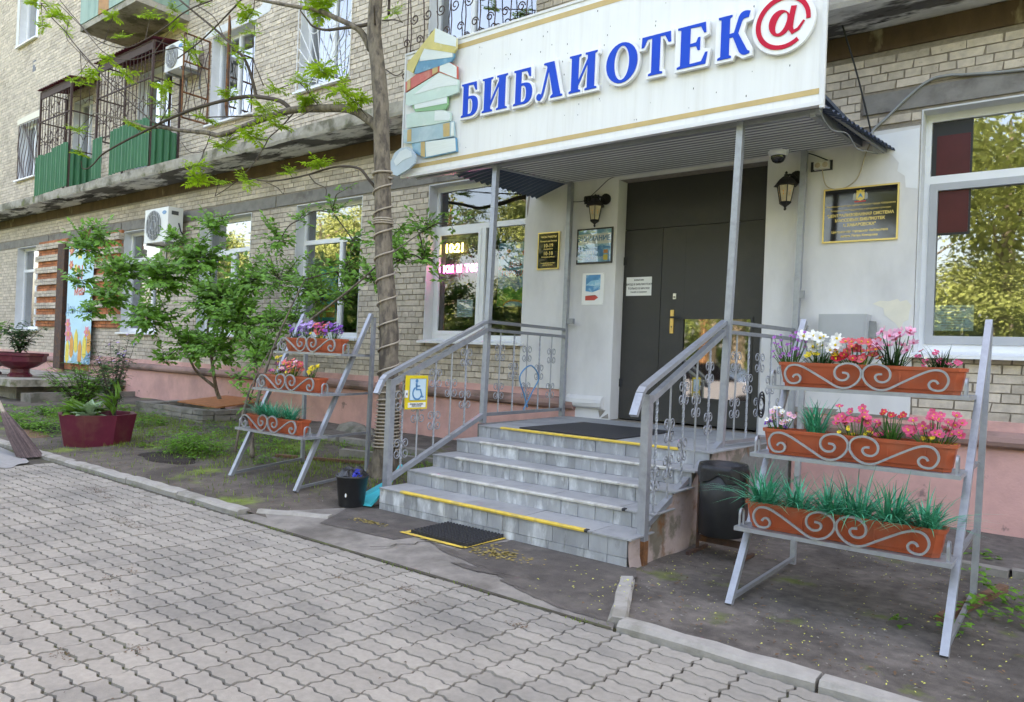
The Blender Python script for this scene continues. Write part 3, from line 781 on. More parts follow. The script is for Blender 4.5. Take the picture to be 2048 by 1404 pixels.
for k in range(9):
    x = -22.05 + .15 * k; t.append([(x + .1 * math.sin(k + q * 1.1), -.02, 5.34 + q * .2) for q in range(8)])
gbuild(U2, t, 'cage iron', .009)
for xa, xb, y0, y1 in ((-12.85, -12.85, -.02, -.50), (-12.05, -11.55, -.10, -.42)):
    t = []; P = lambda s_, z_: (xa + (xb - xa) * s_, y0 + (y1 - y0) * s_, z_)
    for a, c in (((0, 5.3), (1, 5.3)), ((1, 5.3), (1, 6.8)), ((0, 6.8), (1, 6.8)), ((0, 5.3), (0, 6.8)), ((0, 6.3), (1, 6.3)), ((0, 5.75), (1, 5.75))): t.append([P(*a), P(*c)])
    gbuild(U5, t, 'rust', .018, 4)
    t = []
    for k in range(5):
        t.append([P(.1 + .2 * k + .08 * math.sin(q * 1.3 + k * 2), 5.3 + q * .167) for q in range(10)])
    gbuild(U5, t, 'cage iron', .008, 4)

# entrance door set
dp = MB().box(-4.165, -3.705, .15, .20, .67, 2.755).build('door_panel', 'door metal', bld)
MB().box(-4.165, -2.532, .152, .20, 2.762, 3.288).build('transom_panel', 'door metal', bld)
dl = MB()
gx0, gx1, gz0, gz1 = -3.43, -2.70, .95, 1.78
dl.box(-3.697, gx0, .146, .20, .68, 2.755).box(gx1, -2.536, .146, .20, .68, 2.755).box(gx0, gx1, .147, .199, gz1, 2.755).box(gx0, gx1, .147, .199, .68, gz0)
door = dl.build('entrance_door', 'door metal', bld)
MB().box(gx0, gx1, .160, .165, gz0, gz1).build('pane', 'door glass', door)
b = MB()
for q in ((gx0 - .02, gx0 + .006, gz0 - .02, gz1 + .02), (gx1 - .006, gx1 + .02, gz0 - .02, gz1 + .02), (gx0 + .006, gx1 - .006, gz1 - .006, gz1 + .02), (gx0 + .006, gx1 - .006, gz0 - .02, gz0 + .006)): b.box(q[0], q[1], .138, .146, q[2], q[3])
b.build('glazing_bead', 'door metal', door)
b = MB().box(-3.575, -3.535, .135, .146, 1.62, 1.87); b.build('lock_plate', 'brass', door)
b = MB().tube([(-3.555, .146, 1.79), (-3.555, .09, 1.79), (-3.53, .085, 1.79), (-3.44, .088, 1.787)], .010, 8); b.build('handle', 'black plastic', door, smooth=True)
b = MB().box(-3.552, -3.518, .136, .146, 1.985, 2.045); b.build('upper_lock', 'steel', door)
b = MB().box(-3.545, -3.525, .131, .136, 2.0, 2.014).tube([(-3.555, .133, 1.69), (-3.555, .13, 1.69)], .008, 8); b.build('keyhole', 'black plastic', door)
for z_ in (1.0, 2.35): MB().tube([(-4.185, .135, z_), (-4.185, .135, z_ + .13)], .013, 8).box(-4.185, -4.13, .140, .15, z_ + .02, z_ + .11).build('hinge', 'black plastic', dp)

# doorway at the far left with its dark frame
MB().box(-18.98, -18.60, -.13, .05, .60, 3.47).build('doorway_frame', 'rusty iron', bld)
MB().box(-18.60, -17.30, -.03, .05, .60, .76).build('doorway_step', 'orange brick', bld)
MB().box(-18.66, -17.30, .20, .25, .6, 3.46).build('doorway_infill', 'ac dark', bld)
MB().box(-17.95, -17.55, -.02, .02, 3.42, 3.75, .01).build('bare_patch', 'rust', bld)
MB().box(-21.38, -21.18, -.012, .01, 8.0, 8.28).build('vent_hole', 'ac dark', bld)
# ------------------------------------------------------------------ canopy over the entrance
can = thing('entrance_canopy', 'canopy of white slatted soffit on grey posts with corrugated sheet edges over the door', 'canopy', (-3.5, -.8, .655))
zs = lambda y: 3.345 + (3.225 - 3.345) * (-y) / 1.45
y = -.035
while y > -1.42:
    b = MB(); y2 = y - .093
    pr = [(0, 0), (.050, 0), (.055, -.026), (.080, -.026), (.085, 0), (.093, 0)]
    v = [(x, y - d, zs(y - d) + h) for d, h in pr for x in (-4.80, -1.72)]
    b.add(v, [(2 * i, 2 * i + 1, 2 * i + 3, 2 * i + 2) for i in range(5)])
    b.build('soffit_panel', 'soffit white', can); MB().box(-4.79, -1.73, y2 - .004, y2 + .007, zs(y2) - .022, zs(y2) + .001).build('soffit_groove_shade', 'dark silver', can); y = y2; continue  # dark strips between the panels paint in the shade of the soffit grooves
    b.add([(-4.80, y, zs(y)), (-1.72, y, zs(y)), (-1.72, y - .078, zs(y - .078)), (-4.80, y - .078, zs(y - .078)),
           (-4.80, y - .084, zs(y) + .016), (-1.72, y - .084, zs(y) + .016), (-1.72, y2, zs(y2) + .014), (-4.80, y2, zs(y2) + .014)],
          [(0, 3, 2, 1), (3, 4, 5, 2), (4, 7, 6, 5)])
    b.build('soffit_panel', 'soffit white', can); y = y2
def sheet(xi, zi, xo0, xo1, zo, name):
    b = MB(); n = 96; v = []; m = 3
    for i in range(n + 1):
        yy = -1.44 + 1.42 * i / n; c = .013 * math.sin(2 * PI * (yy) / .088); xo = xo0 + (xo1 - xo0) * i / n
        for k in range(m):
            t = k / (m - 1); v.append((xi + (xo - xi) * t, yy, zi(yy) + (zo(yy) - zi(yy)) * t + c))
    b.add(v, [(i * m + k, i * m + k + 1, (i + 1) * m + k + 1, (i + 1) * m + k) for i in range(n) for k in range(m - 1)])
    b.build(name, 'roof sheet', can)
sheet(-4.78, lambda y: zs(y) + .02, -5.34, -5.29, lambda y: 3.18 + .02 * (1 + y / 1.44), 'corrugated_sheet')
sheet(-1.74, lambda y: zs(y) + .05, -1.60, -1.42, lambda y: 3.235, 'corrugated_sheet')
MB().box(-4.85, -1.7, -1.44, 0, 3.40, 3.43).build('roof_sheet', 'roof sheet', can)
MB().bar((-4.80, -1.43, 3.215), (-4.80, -.02, 3.335), .05, .05).build('edge_beam', 'silver paint', can)
MB().bar((-1.71, -1.43, 3.215), (-1.71, -.02, 3.335), .04, .07).bar((-1.69, -1.43, 3.29), (-1.5, -.03, 3.235), .03, .03).build('edge_beam', 'dark silver', can)
MB().box(-5.9, -1.65, -1.43, -1.39, 3.20, 3.26).build('front_beam', 'silver paint', can)
PL0, PL1, PR0, PR1 = (-4.635, -1.627, .655), (-4.766, -1.42, 3.20), (-2.33, -1.42, .60), (-2.26, -1.42, 3.24)
QL0, QL1, QR0, QR1 = (-4.735, -.13, .655), (-4.75, -.11, 3.32), (-2.20, -.12, .55), (-2.165, -.11, 3.33)
for a, c in ((PL0, PL1), (PR0, PR1), (QL0, QL1), (QR0, QR1)):
    MB().bar(a, c, .052, .052, (0, 1, 0)).build('post', 'silver paint', can)
MB().box(-4.71, -4.63, -.14, -.10, 1.70, 1.76).build('bracket', 'dark silver', can)
MB().box(-2.165, -2.12, -.14, -.10, 1.95, 2.02).build('bracket', 'dark silver', can)

# ------------------------------------------------------------------ the big sign
sign = thing('library_sign', 'long white sign board with raised blue lettering and red at-sign above the entrance', 'sign', (-3.8, -1.5, 3.2))
ZB = lambda x: 3.215 + .028 * (x + 6) / 4.4
b = MB(); xs = (-5.985, -1.625)
v = [(x, y, z) for y in (-1.55, -1.44) for x, z in ((xs[0], ZB(xs[0])), (xs[1], ZB(xs[1])), (xs[1], 4.53), (xs[0], 4.53))]
b.add(v, [(0, 1, 2, 3), (4, 7, 6, 5), (0, 4, 5, 1), (1, 5, 6, 2), (2, 6, 7, 3), (3, 7, 4, 0)]); b.build('board', 'sign white', sign)
b = MB()
b.bar((-6.0, -1.548, ZB(-6) - .008), (-1.60, -1.548, ZB(-1.6) - .008), .03, .03); b.bar((-1.612, -1.545, 3.2), (-1.612, -1.545, 4.55), .03, .03, (0, 1, 0)); b.bar((-6.0, -1.545, 3.2), (-6.0, -1.545, 4.55), .022, .022, (0, 1, 0)); b.bar((-6.0, -1.548, 4.54), (-1.6, -1.548, 4.54), .025, .022)
b.build('trim', 'white iron', sign)
for z0_, h in ((.062, .042), (None, .05)):
    b = MB(); n = 1
    if z0_ is None: b.box(xs[0] + .01, xs[1] - .01, -1.5525, -1.549, 4.43, 4.48)
    else: b.add([(xs[0] + .01, -1.5525, ZB(xs[0]) + z0_), (xs[1] - .01, -1.5525, ZB(xs[1]) + z0_), (xs[1] - .01, -1.5525, ZB(xs[1]) + z0_ + h), (xs[0] + .01, -1.5525, ZB(xs[0]) + z0_ + h)], [(0, 1, 2, 3)])
    b.build('stripe', 'gold stripe', sign)
b = MB(); random.seed(5)
for k in range(70):
    x, z = R(-5.1, -1.7), R(3.35, 4.4); s = R(.003, .008)
    b.box(x - s * .4, x + s * .4, -1.552, -1.549, z - s, z + s)
b.build('fly_specks', 'ink', sign, kind='stuff')
def bez(a, c, d, n=6): return [((1 - t) ** 2 * a[0] + 2 * t * (1 - t) * c[0] + t * t * d[0], (1 - t) ** 2 * a[1] + 2 * t * (1 - t) * c[1] + t * t * d[1]) for t in [k / n for k in range(1, n + 1)]]
def ell(cx, cy, rx, ry, n=28, a0=0, a1=2 * PI): return [(cx + rx * math.cos(a0 + (a1 - a0) * k / n), cy + ry * math.sin(a0 + (a1 - a0) * k / n)) for k in range(n)]
GL = {}
GL['Б'] = [[(0, 0), (.58, 0)] + bez((.58, 0), (1, .02), (1, .30)) + bez((1, .30), (1, .60), (.60, .60)) + [(.40, .60), (.40, .93), (.70, .92), (.84, .75), (.91, .75), (.88, 1), (0, 1), (0, .955), (.10, .93), (.10, .07), (0, .045)],
           [(.40, .53), (.50, .53)] + bez((.50, .53), (.68, .52), (.68, .30)) + bez((.68, .30), (.68, .07), (.50, .07)) + [(.40, .07)]]
GL['И'] = [[(0, 0), (.42, 0), (.42, .045), (.34, .07), (.34, .16), (.66, .70), (.66, .07), (.58, .045), (.58, 0), (1, 0), (1, .045), (.92, .07), (.92, .93), (1, .955), (1, 1), (.58, 1), (.58, .955), (.66, .93), (.66, .84), (.34, .30), (.34, .93), (.42, .955), (.42, 1), (0, 1), (0, .955), (.08, .93), (.08, .07), (0, .045)]]
GL['Л'] = [[(.12, -.01)] + bez((.12, -.01), (.24, .0), (.30, .20)) + [(.46, .76), (.64, .10), (.55, .045), (.55, 0), (1, 0), (1, .045), (.92, .07), (.66, .98), (.66, 1), (.28, 1), (.26, .955), (.38, .92), (.40, .86), (.22, .22)] + bez((.22, .22), (.19, .14), (.16, .17)) + bez((.16, .17), (.08, .22), (.02, .14)) + bez((.02, .14), (-.02, .02), (.12, -.01))]
GL['О'] = [ell(.5, .5, .5, .52), list(reversed(ell(.5, .5, .24, .44)))]
GL['Т'] = [[(.26, 0), (.74, 0), (.74, .045), (.64, .07), (.64, .93), (.80, .92), (.92, .74), (1, .74), (.98, 1), (.02, 1), (0, .74), (.08, .74), (.20, .92), (.36, .93), (.36, .07), (.26, .045)]]
GL['Е'] = [[(0, 0), (.94, 0), (1, .28), (.93, .28), (.80, .08), (.42, .07), (.42, .48), (.62, .47), (.68, .36), (.75, .36), (.75, .67), (.68, .67), (.62, .56), (.42, .55), (.42, .93), (.76, .92), (.87, .75), (.94, .75), (.91, 1), (0, 1), (0, .955), (.11, .93), (.11, .07), (0, .045)]]
GL['К'] = [[(0, 0), (.43, 0), (.43, .045), (.36, .07), (.36, .47), (.47, .47), (.66, .12)] + bez((.66, .12), (.74, 0), (.88, 0)) + [(1, .02), (1, .07), (.93, .10), (.63, .54), (.74, .80)] + bez((.74, .80), (.80, .88), (.94, .85)) + [(.99, .99)] + bez((.99, .99), (.72, 1.08), (.63, .90)) + [(.50, .57), (.36, .56), (.36, .93), (.43, .955), (.43, 1), (0, 1), (0, .955), (.09, .93), (.09, .07), (0, .045)]]
LET = [('Б', -5.105, -4.885), ('И', -4.83, -4.515), ('Б', -4.435, -4.215), ('Л', -4.165, -3.87), ('И', -3.80, -3.51), ('О', -3.415, -3.11), ('Т', -3.075, -2.805), ('Е', -2.745, -2.485), ('К', -2.40, -2.145)]
SIMPLE = {'Е': [(0, 0), (.95, 0), (1, .30), (.76, .34), (.76, .70), (.95, .74), (.91, 1), (0, 1)], 'К': [(0, 0), (.43, 0), (.50, .10), (.62, .10), (.80, 0), (1, .02), (1, .12), (.72, .54), (.80, .80), (.99, .83), (.97, 1.02), (.70, 1.02), (.55, .78), (.43, .80), (.43, 1), (0, 1)]}
for ch, xa, xb in LET:
    lp = [[(xa + (xb - xa) * u, 3.69 + .335 * v) for u, v in l] for l in GL[ch]]
    if ch in SIMPLE: lb = [[(xa + (xb - xa) * u, 3.69 + .335 * v) for u, v in SIMPLE[ch]]]
    else: lb = lp
    back = [grow(lb[0], .021)] + [grow(h, -.017) for h in lb[1:]]
    o = MB().poly(back, lambda x, z, d: (x, -1.600 + .035 * d, z), True).build('letter', 'letter white', sign)
    MB().poly(lp, lambda x, z, d: (x, -1.606 + .005 * d, z), True).build('letter_face', 'letter blue', o)
def stroke(pts, wd):
    n = len(pts); a, c = [], []
    for i in range(n):
        p0, p1 = pts[max(0, i - 1)], pts[min(n - 1, i + 1)]; d = Vector((p1[0] - p0[0], p1[1] - p0[1])).normalized()
        w_ = (wd[i] if isinstance(wd, list) else wd) / 2; a.append((pts[i][0] - d.y * w_, pts[i][1] + d.x * w_)); c.append((pts[i][0] + d.y * w_, pts[i][1] - d.x * w_))
    return a + c[::-1]
ax, az, ar = -1.90, 3.872, .185
ring = [(ax + ar * 1.0 * math.cos(t), az + ar * math.sin(t)) for t in [math.radians(-52 - 312 * k / 40) for k in range(41)]][::-1]
ring = ring[::-1]
wr = [.030 + .006 * math.sin(k / 41 * PI) for k in range(41)]
o = MB().poly([ell(ax, az, ar + .048, ar + .048, 40)], lambda x, z, d: (x, -1.595 + .03 * d, z), True).build('letter', 'letter white', sign, label='white disc backing the red at-sign')
MB().poly([stroke(ring, wr)], lambda x, z, d: (x, -1.602 + .006 * d, z), True).build('letter_face', 'letter red', o)
bowl = ell(ax - .022, az - .002, .082, .098, 26); hole = list(reversed([(x * 1.0, z) for x, z in [(ax - .012 + .040 * math.cos(t) + .020 * math.sin(t), az - .002 + .075 * math.sin(t)) for t in [2 * PI * k / 22 for k in range(22)]]]))
MB().poly([bowl, hole], lambda x, z, d: (x, -1.602 + .006 * d, z), True).build('letter_face', 'letter red', o)
MB().poly([stroke([(ax + .078, az + .105), (ax + .062, az + .02), (ax + .055, az - .05), (ax + .075, az - .09), (ax + .115, az - .075), (ax + .155, az - .02)], [.040, .040, .040, .034, .022, .014])], lambda x, z, d: (x, -1.6025 + .006 * d, z), True).build('letter_face', 'letter red', o)
# stack of cut-out books on the sign: each a raised shaped panel with cover, spine bands and page block
def bookpanel(parts, y0, dep, nm='book', lab=None):
    o = MB().poly([parts[0][1]], lambda x, z, d: (x, y0 + dep * d, z), True).build(nm, parts[0][0], sign, label=lab)
    for k, (mn, pts, pn) in enumerate([(p[0], p[1], p[2] if len(p) > 2 else 'pages') for p in parts[1:]]):
        MB().poly([pts], lambda x, z, d: (x, y0 - .003 - .001 * k + .003 * d, z), True).build(pn, mn, o)
BOOKS = [
( 'yellow' , [('book yellow', [(-5.906, 4.396), (-5.708, 4.541), (-5.499, 4.691), (-5.193, 4.518), (-5.187, 4.407), (-5.224, 4.368), (-5.655, 4.511), (-5.813, 4.285), (-5.902, 4.334)], ''), ('page white', [(-5.499, 4.691), (-5.193, 4.518), (-5.193, 4.425), (-5.374, 4.49), (-5.504, 4.543)], 'pages')] ),
( 'blue' , [('book blue', [(-5.795, 4.275), (-5.711, 4.536), (-5.253, 4.462), (-5.228, 4.439), (-5.222, 4.333), (-5.259, 4.289), (-5.743, 4.264)], ''), ('page white', [(-5.704, 4.528), (-5.261, 4.456), (-5.241, 4.331), (-5.716, 4.39)], 'pages'), ('page line', [(-5.261, 4.456), (-5.24, 4.446), (-5.228, 4.332), (-5.241, 4.331)], 'cover_edge')] ),
( 'red' , [('book red', [(-5.93, 4.21), (-5.425, 4.379), (-5.177, 4.225), (-5.17, 4.096), (-5.44, 4.221), (-5.924, 4.102)], ''), ('page white', [(-5.416, 4.369), (-5.185, 4.223), (-5.178, 4.103), (-5.424, 4.226)], 'pages'), ('gold stripe', [(-5.529, 4.342), (-5.448, 4.37), (-5.448, 4.222), (-5.524, 4.208)], 'spine_band'), ('gold stripe', [(-5.896, 4.219), (-5.848, 4.234), (-5.847, 4.127), (-5.893, 4.111)], 'spine_band')] ),
( 'mint' , [('book mint', [(-5.923, 4.092), (-5.432, 4.219), (-5.162, 4.088), (-5.155, 3.96), (-5.295, 3.945), (-5.862, 3.946), (-5.916, 3.968)], ''), ('page white', [(-5.431, 4.211), (-5.169, 4.084), (-5.167, 4.037), (-5.415, 4.062), (-5.799, 4.051)], 'pages')] ),
( 'green' , [('book green', [(-5.816, 4.048), (-5.308, 4.024), (-5.299, 3.858), (-5.336, 3.818), (-5.771, 3.869), (-5.812, 3.925)], ''), ('page white', [(-5.801, 4.035), (-5.316, 4.018), (-5.311, 3.878), (-5.781, 3.898)], 'pages')] ),
( 'mint2' , [('book mint', [(-5.918, 3.864), (-5.486, 3.874), (-5.262, 3.776), (-5.257, 3.688), (-5.541, 3.693), (-5.901, 3.718)], ''), ('page white', [(-5.485, 3.865), (-5.27, 3.772), (-5.266, 3.699), (-5.485, 3.725)], 'pages')] ),
( 'steel' , [('book steel', [(-5.957, 3.707), (-5.217, 3.681), (-5.201, 3.522), (-5.838, 3.545), (-5.948, 3.565)], ''), ('gold stripe', [(-5.364, 3.676), (-5.272, 3.675), (-5.264, 3.535), (-5.353, 3.539)], 'spine_band'), ('gold stripe', [(-5.891, 3.696), (-5.83, 3.697), (-5.825, 3.564), (-5.888, 3.569)], 'spine_band'), ('page white', [(-5.248, 3.672), (-5.214, 3.671), (-5.204, 3.531), (-5.244, 3.532)], 'pages')] ),
( 'blue2' , [('book blue', [(-5.829, 3.544), (-5.184, 3.511), (-5.165, 3.366), (-5.622, 3.358), (-5.789, 3.447)], ''), ('page white', [(-5.615, 3.528), (-5.192, 3.506), (-5.175, 3.374), (-5.597, 3.367)], 'pages'), ('gold stripe', [(-5.683, 3.535), (-5.624, 3.532), (-5.614, 3.365), (-5.678, 3.39)], 'spine_band')] ),
( 'mouse' , [('mouse body', [(-6.094, 3.365), (-6.036, 3.457), (-5.941, 3.499), (-5.835, 3.492), (-5.754, 3.442), (-5.711, 3.382), (-5.721, 3.305), (-5.804, 3.255), (-5.907, 3.224), (-5.976, 3.202), (-6.04, 3.222), (-6.089, 3.29)], ''), ('mouse light', [(-6.04, 3.37), (-5.956, 3.458), (-5.852, 3.48), (-5.771, 3.432), (-5.759, 3.382), (-5.897, 3.358), (-6.0, 3.31)], 'button')] ),
]
for k, (nm, parts) in enumerate(BOOKS):
    y0 = -1.575 - .006 * (len(BOOKS) - 1 - k) if nm != 'mouse' else -1.63
    bookpanel([(m, [(x, z) for x, z in p], pn or 'pages') for m, p, pn in parts], y0, .022, 'book' if nm != 'mouse' else 'mouse_emblem')

# ------------------------------------------------------------------ stairs
sta = thing('entrance_stairs', 'five grey tiled steps with yellow and white edge strips up to the door', 'stairs', (-3.4, -3.0, 0))
XL, XR, T, RI = -4.52, -2.25, .30, .111
b = MB()
for k in range(5):
    yf = -3.013 + T * k + .012; zt_ = .211 + RI * k - .012
    if k < 4: b.box(XL + .008, XR - .012, yf, yf + T + .05, -.1 if k == 0 else zt_ - .2, zt_)
    else:
        v = []
        for zz in (-.1, zt_): v += [(XL + .008, yf, zz), (XR - .012, yf, zz), (XR + .02, -.02, zz), (-4.80, -.02, zz), (-4.78, -.2, zz), (-4.70, -1.62, zz), (-4.53, yf + .05, zz)]
        n = 7; b.add(v, [tuple(range(n - 1, -1, -1)), tuple(range(n, 2 * n))] + [(i, (i + 1) % n, n + (i + 1) % n, n + i) for i in range(n)])
b.build('core', 'grout', sta)
# rough plastered flank on the right
b = MB(); n = 24; v = []
for i in range(n + 1):
    y = -3.012 + 2.99 * i / n; k = min(4, int((y + 3.013) / T)); top = .211 + RI * k - .016
    for zz in (-.1, .0, top * .4, top * .75, top): v.append((XR + .004 + .016 * nz(y, zz, 3.5, 2) + (.014 if zz < .05 else 0), y, zz))
m = 5
b.add(v, [(i * m + k, (i + 1) * m + k, (i + 1) * m + k + 1, i * m + k + 1) for i in range(n) for k in range(m - 1)])
b.build('flank', 'stair plaster', sta)
b = MB(); b.quad((XL + .004, -3.01, -.1), (XL + .004, -1.8, -.1), (XL + .004, -1.8, .2), (XL + .004, -3.01, .2)); b.build('flank', 'stair plaster', sta)
def tilebox(x0, x1, y0, y1, z0, z1, nm, m):
    g_ = .002; MB().box(x0 + g_, x1 - g_, y0, y1, z0, z1, .0012).build(nm, m, sta)
for k in range(5):
    yf, zt_ = -3.013 + T * k, .211 + RI * k
    nt = 8; tw = (XR + .03 - XL) / nt
    if k < 4:
        for i in range(nt): tilebox(XL + tw * i, XL + tw * (i + 1), yf - .008, yf + T + .004, zt_ - .011 + R(-.001, .001), zt_ + R(-.001, .001), 'tread_tile', 'tread tile')
    else:
        ys_ = [yf - .008, yf + .30, yf + .60, yf + .90, yf + 1.2, yf + 1.5, -.03]
        for ya, yb in zip(ys_, ys_[1:]):
            i = -1
            while XL + tw * i < XR + .02:
                xa, xb = XL + tw * i, XL + tw * (i + 1); i += 1
                edge = XL - .20 * (ya - yf) / 1.6
                xa = max(xa, edge)
                if xb - xa < .03: continue
                tilebox(xa, xb, ya + .002, yb, zt_ - .011, zt_ + R(-.0006, .0006), 'floor_tile', 'tread tile')
    z0_, z1_ = (-.03, zt_ - .013) if k == 0 else (zt_ - RI + .001, zt_ - .013)
    x = XL
    rows = [(z0_, z0_ + .115), (z0_ + .118, z1_)] if k == 0 else [(z0_, z1_)]
    for ri, (za_, zb_) in enumerate(rows):
        x = XL
        while x < XR - .02:
            wd = random.choice((.142, .142, .284)) if ri or k else random.choice((.142, .17))
            x1 = min(XR, x + wd)
            if XR - x1 < .05: x1 = XR
            tilebox(x, x1, yf + R(0, .002), yf + .014, za_, zb_, 'riser_tile', 'riser tile'); x = x1
for k in range(5):
    yf, zt_ = -3.013 + T * k, .211 + RI * k
    xa, xb = ((-4.27, -2.56), (-4.26, -2.46), (-4.25, -2.36), (-4.24, -2.40), (-4.25, -2.50))[k]
    b = MB()
    def strip(xa, xb, nm, m):
        b = MB(); pr = [(-.014, -.012), (-.016, .0), (-.012, .006), (.016, .007), (.02, .0015)]
        b.add([(x, yf + py, zt_ + pz) for x in (xa, xb) for py, pz in pr], [(i, 5 + i, 6 + i, i + 1) for i in range(4)] + [(0, 1, 2, 3, 4), (9, 8, 7, 6, 5)]); b.build(nm, m, sta)
    strip(xa, xb, 'edge_strip', 'yellow paint' if k in (0, 4) else 'worn strip')
    if k in (0, 1): strip(xb, xb + .022, 'strip_end', 'black rubber')
MB().box(-2.3, -2.24, -2.86, -2.78, -.02, .2, .01).build('rust_stain_plate', 'rust', sta)
# mats
mat_ = MB().box(-4.10, -3.10, -1.74, -.66, .657, .667, .002).build('door_mat', 'black rubber'); tag(mat_, 'flat dark grey mat lying on the landing before the door', 'mat')
b = MB(); x0, x1, y0, y1 = -3.755, -3.235, -3.385, -3.02
z0_ = .036
nx_, ny_ = 17, 12
for i in range(nx_ + 1): b.box(x0 + (x1 - x0) * i / nx_ - .005, x0 + (x1 - x0) * i / nx_ + .005, y0, y1, z0_, z0_ + .020)
for j in range(ny_ + 1): b.box(x0, x1, y0 + (y1 - y0) * j / ny_ - .005, y0 + (y1 - y0) * j / ny_ + .005, z0_ + .001, z0_ + .0205)
for i in range(nx_ + 1):
    for j in range(ny_ + 1): b.lathe([(.010, z0_), (.010, z0_ + .026), (.006, z0_ + .028)], (x0 + (x1 - x0) * i / nx_, y0 + (y1 - y0) * j / ny_, 0), 6)
tag(b.build('honeycomb_mat', 'black rubber'), 'black open-cell rubber mat on the ground at the foot of the steps', 'mat')

# ------------------------------------------------------------------ railings
def ornament():
    b = MB()
    for sx in (-1, 1):
        for sz in (-1, 1):
            pts = []
            for k in range(15):
                t = k / 14; r = .028 - .017 * t; a = PI - .3 - t * 1.55 * 2 * PI * .78
                pts.append((sx * (.036 + r * math.cos(a)), 0, sz * (.030 + r * math.sin(a))))
            b.tube([(sx * .007, 0, sz * .004)] + pts, .0037, 5)
    b.tube([(0, 0, -.018), (0, 0, .018)], .009, 6)
    return b.mesh('scroll_ornament', 'silver paint', smooth=True)
ORN = ornament()
def railing(label, loc, newel, nz0, post, wallp, hb, he, mid0, bot, bars, pz, pbars):
    """sloping flight part and level landing part of one welded railing"""
    t = thing('stair_railing', label, 'railing', loc)
    nt_ = (newel[0], newel[1], newel[2])
    MB().bar((newel[0], newel[1], nz0), nt_, .055, .055, (0, 1, 0)).build('newel', 'silver paint', t)
    if newel[0] > -3: MB().bar((newel[0], newel[1], nz0), (newel[0], newel[1], nz0 + .19), .058, .058, (0, 1, 0)).build('rusty_foot', 'rust', t, label='rusted foot of the lowest post')
    P = Vector(post)
    at = lambda y: Vector((newel[0] + (post[0] - newel[0]) * (y - newel[1]) / (post[1] - newel[1]), y, 0))
    def p3(y, z): v = at(y); v.z = z; return v
    b = MB(); a, e = p3(hb[0], hb[1]), p3(he[0], he[1])
    top = Vector((post[0], post[1], pz[0]))
    d = (top - a).normalized(); mid = a + d * .03; m2 = a + (e - a).normalized() * .03
    b.bar(mid, top, .052, .03); b.bar(e, m2, .052, .028)
    b.bar(m2, mid, .052, .029); b.build('handrail', 'silver paint', t)
    MB().bar(p3(mid0[0], mid0[1]), Vector((post[0], post[1], pz[1])), .042, .042).build('rail', 'silver paint', t)
    bo0, bo1 = p3(bot[0], bot[1]), Vector((post[0], post[1], pz[2]))
    MB().bar(bo0, bo1, .045, .04).build('rail', 'silver paint', t)
    rz = math.atan2(post[1] - newel[1], post[0] - newel[0])
    def bar(p0, p1, orns, rz, k):
        tw = MB(); n = 22; pts = [Vector(p0).lerp(Vector(p1), i / n) for i in range(n + 1)]
        if k % 2: tw.tube([p0, p1], .0075, 6)
        else:   # twisted bar
            v = []; 
            for i in range(n * 2 + 1):
                c = Vector(p0).lerp(Vector(p1), i / (2 * n)); a = i * .55
                for q in range(4): v.append((c.x + .0095 * math.cos(a + q * PI / 2), c.y + .0095 * math.sin(a + q * PI / 2), c.z))
            tw.add(v, [(i * 4 + q, i * 4 + (q + 1) % 4, i * 4 + 4 + (q + 1) % 4, i * 4 + 4 + q) for i in range(2 * n) for q in range(4)])
        o = tw.build('baluster', 'silver paint', t)
        for z in orns:
            c = Vector(p0).lerp(Vector(p1), (z - p0[2]) / (p1[2] - p0[2]))
            inst('scroll_ornament', ORN, o, c - t.location, (0, 0, rz), (1.42, 1.1, 1.42))
    for k, (y, orns) in enumerate(bars):
        f = (y - bot[0]) / (post[1] - bot[0]); zb = bot[1] + (pz[2] - bot[1]) * f
        f2 = (y - mid0[0]) / (post[1] - mid0[0]); zt = mid0[1] + (pz[1] - mid0[1]) * f2
        bar(p3(y, zb), p3(y, zt), orns, rz, k)
    Wp = Vector(wallp); rz2 = math.atan2(wallp[1] - post[1], wallp[0] - post[0])
    for z in pz: MB().bar((post[0], post[1], z), (wallp[0], wallp[1], z), .04 if z > 1 else .035, .03).build('rail', 'dark silver', t)
    for k, orns in enumerate(pbars):
        f = (k + 1) / (len(pbars) + 1); x, y = post[0] + (wallp[0] - post[0]) * f, post[1] + (wallp[1] - post[1]) * f
        bar((x, y, pz[2]), (x, y, pz[1]), orns, rz2, k + 1)
    return t
PB = [(1.34, .96), (1.16,), (1.34, .96), (1.15,), (1.33, .95)]
railing('left grey iron railing of the steps, with a yellow wheelchair plate wired to it', (-4.55, -2.91, .2), (-4.55, -2.91, 1.08), .20, (-4.635, -1.627, .66), (-4.74, -.15, .66),
        (-3.0, 1.10), (-3.075, .965), (-2.93, 1.035), (-2.88, .262), [(-2.76, (.50, .90)), (-2.57, (.79,)), (-2.35, (1.09, .715)), (-2.13, (1.0,)), (-1.92, (1.28, .89))], (1.635, 1.555, .735), PB)
railing('right grey iron railing of the steps, its lowest post rusting at the base', (-2.25, -2.83, 0), (-2.245, -2.83, 1.10), -.02, (-2.33, -1.42, .66), (-2.20, -.15, .66),
        (-2.93, 1.135), (-3.03, .975), (-2.84, 1.05), (-2.78, .268), [(-2.68, (.54,)), (-2.46, (.85, .60)), (-2.22, (.70, 1.1)), (-1.98, (1.0,)), (-1.72, (1.25, .86))], (1.655, 1.575, .69), PB)
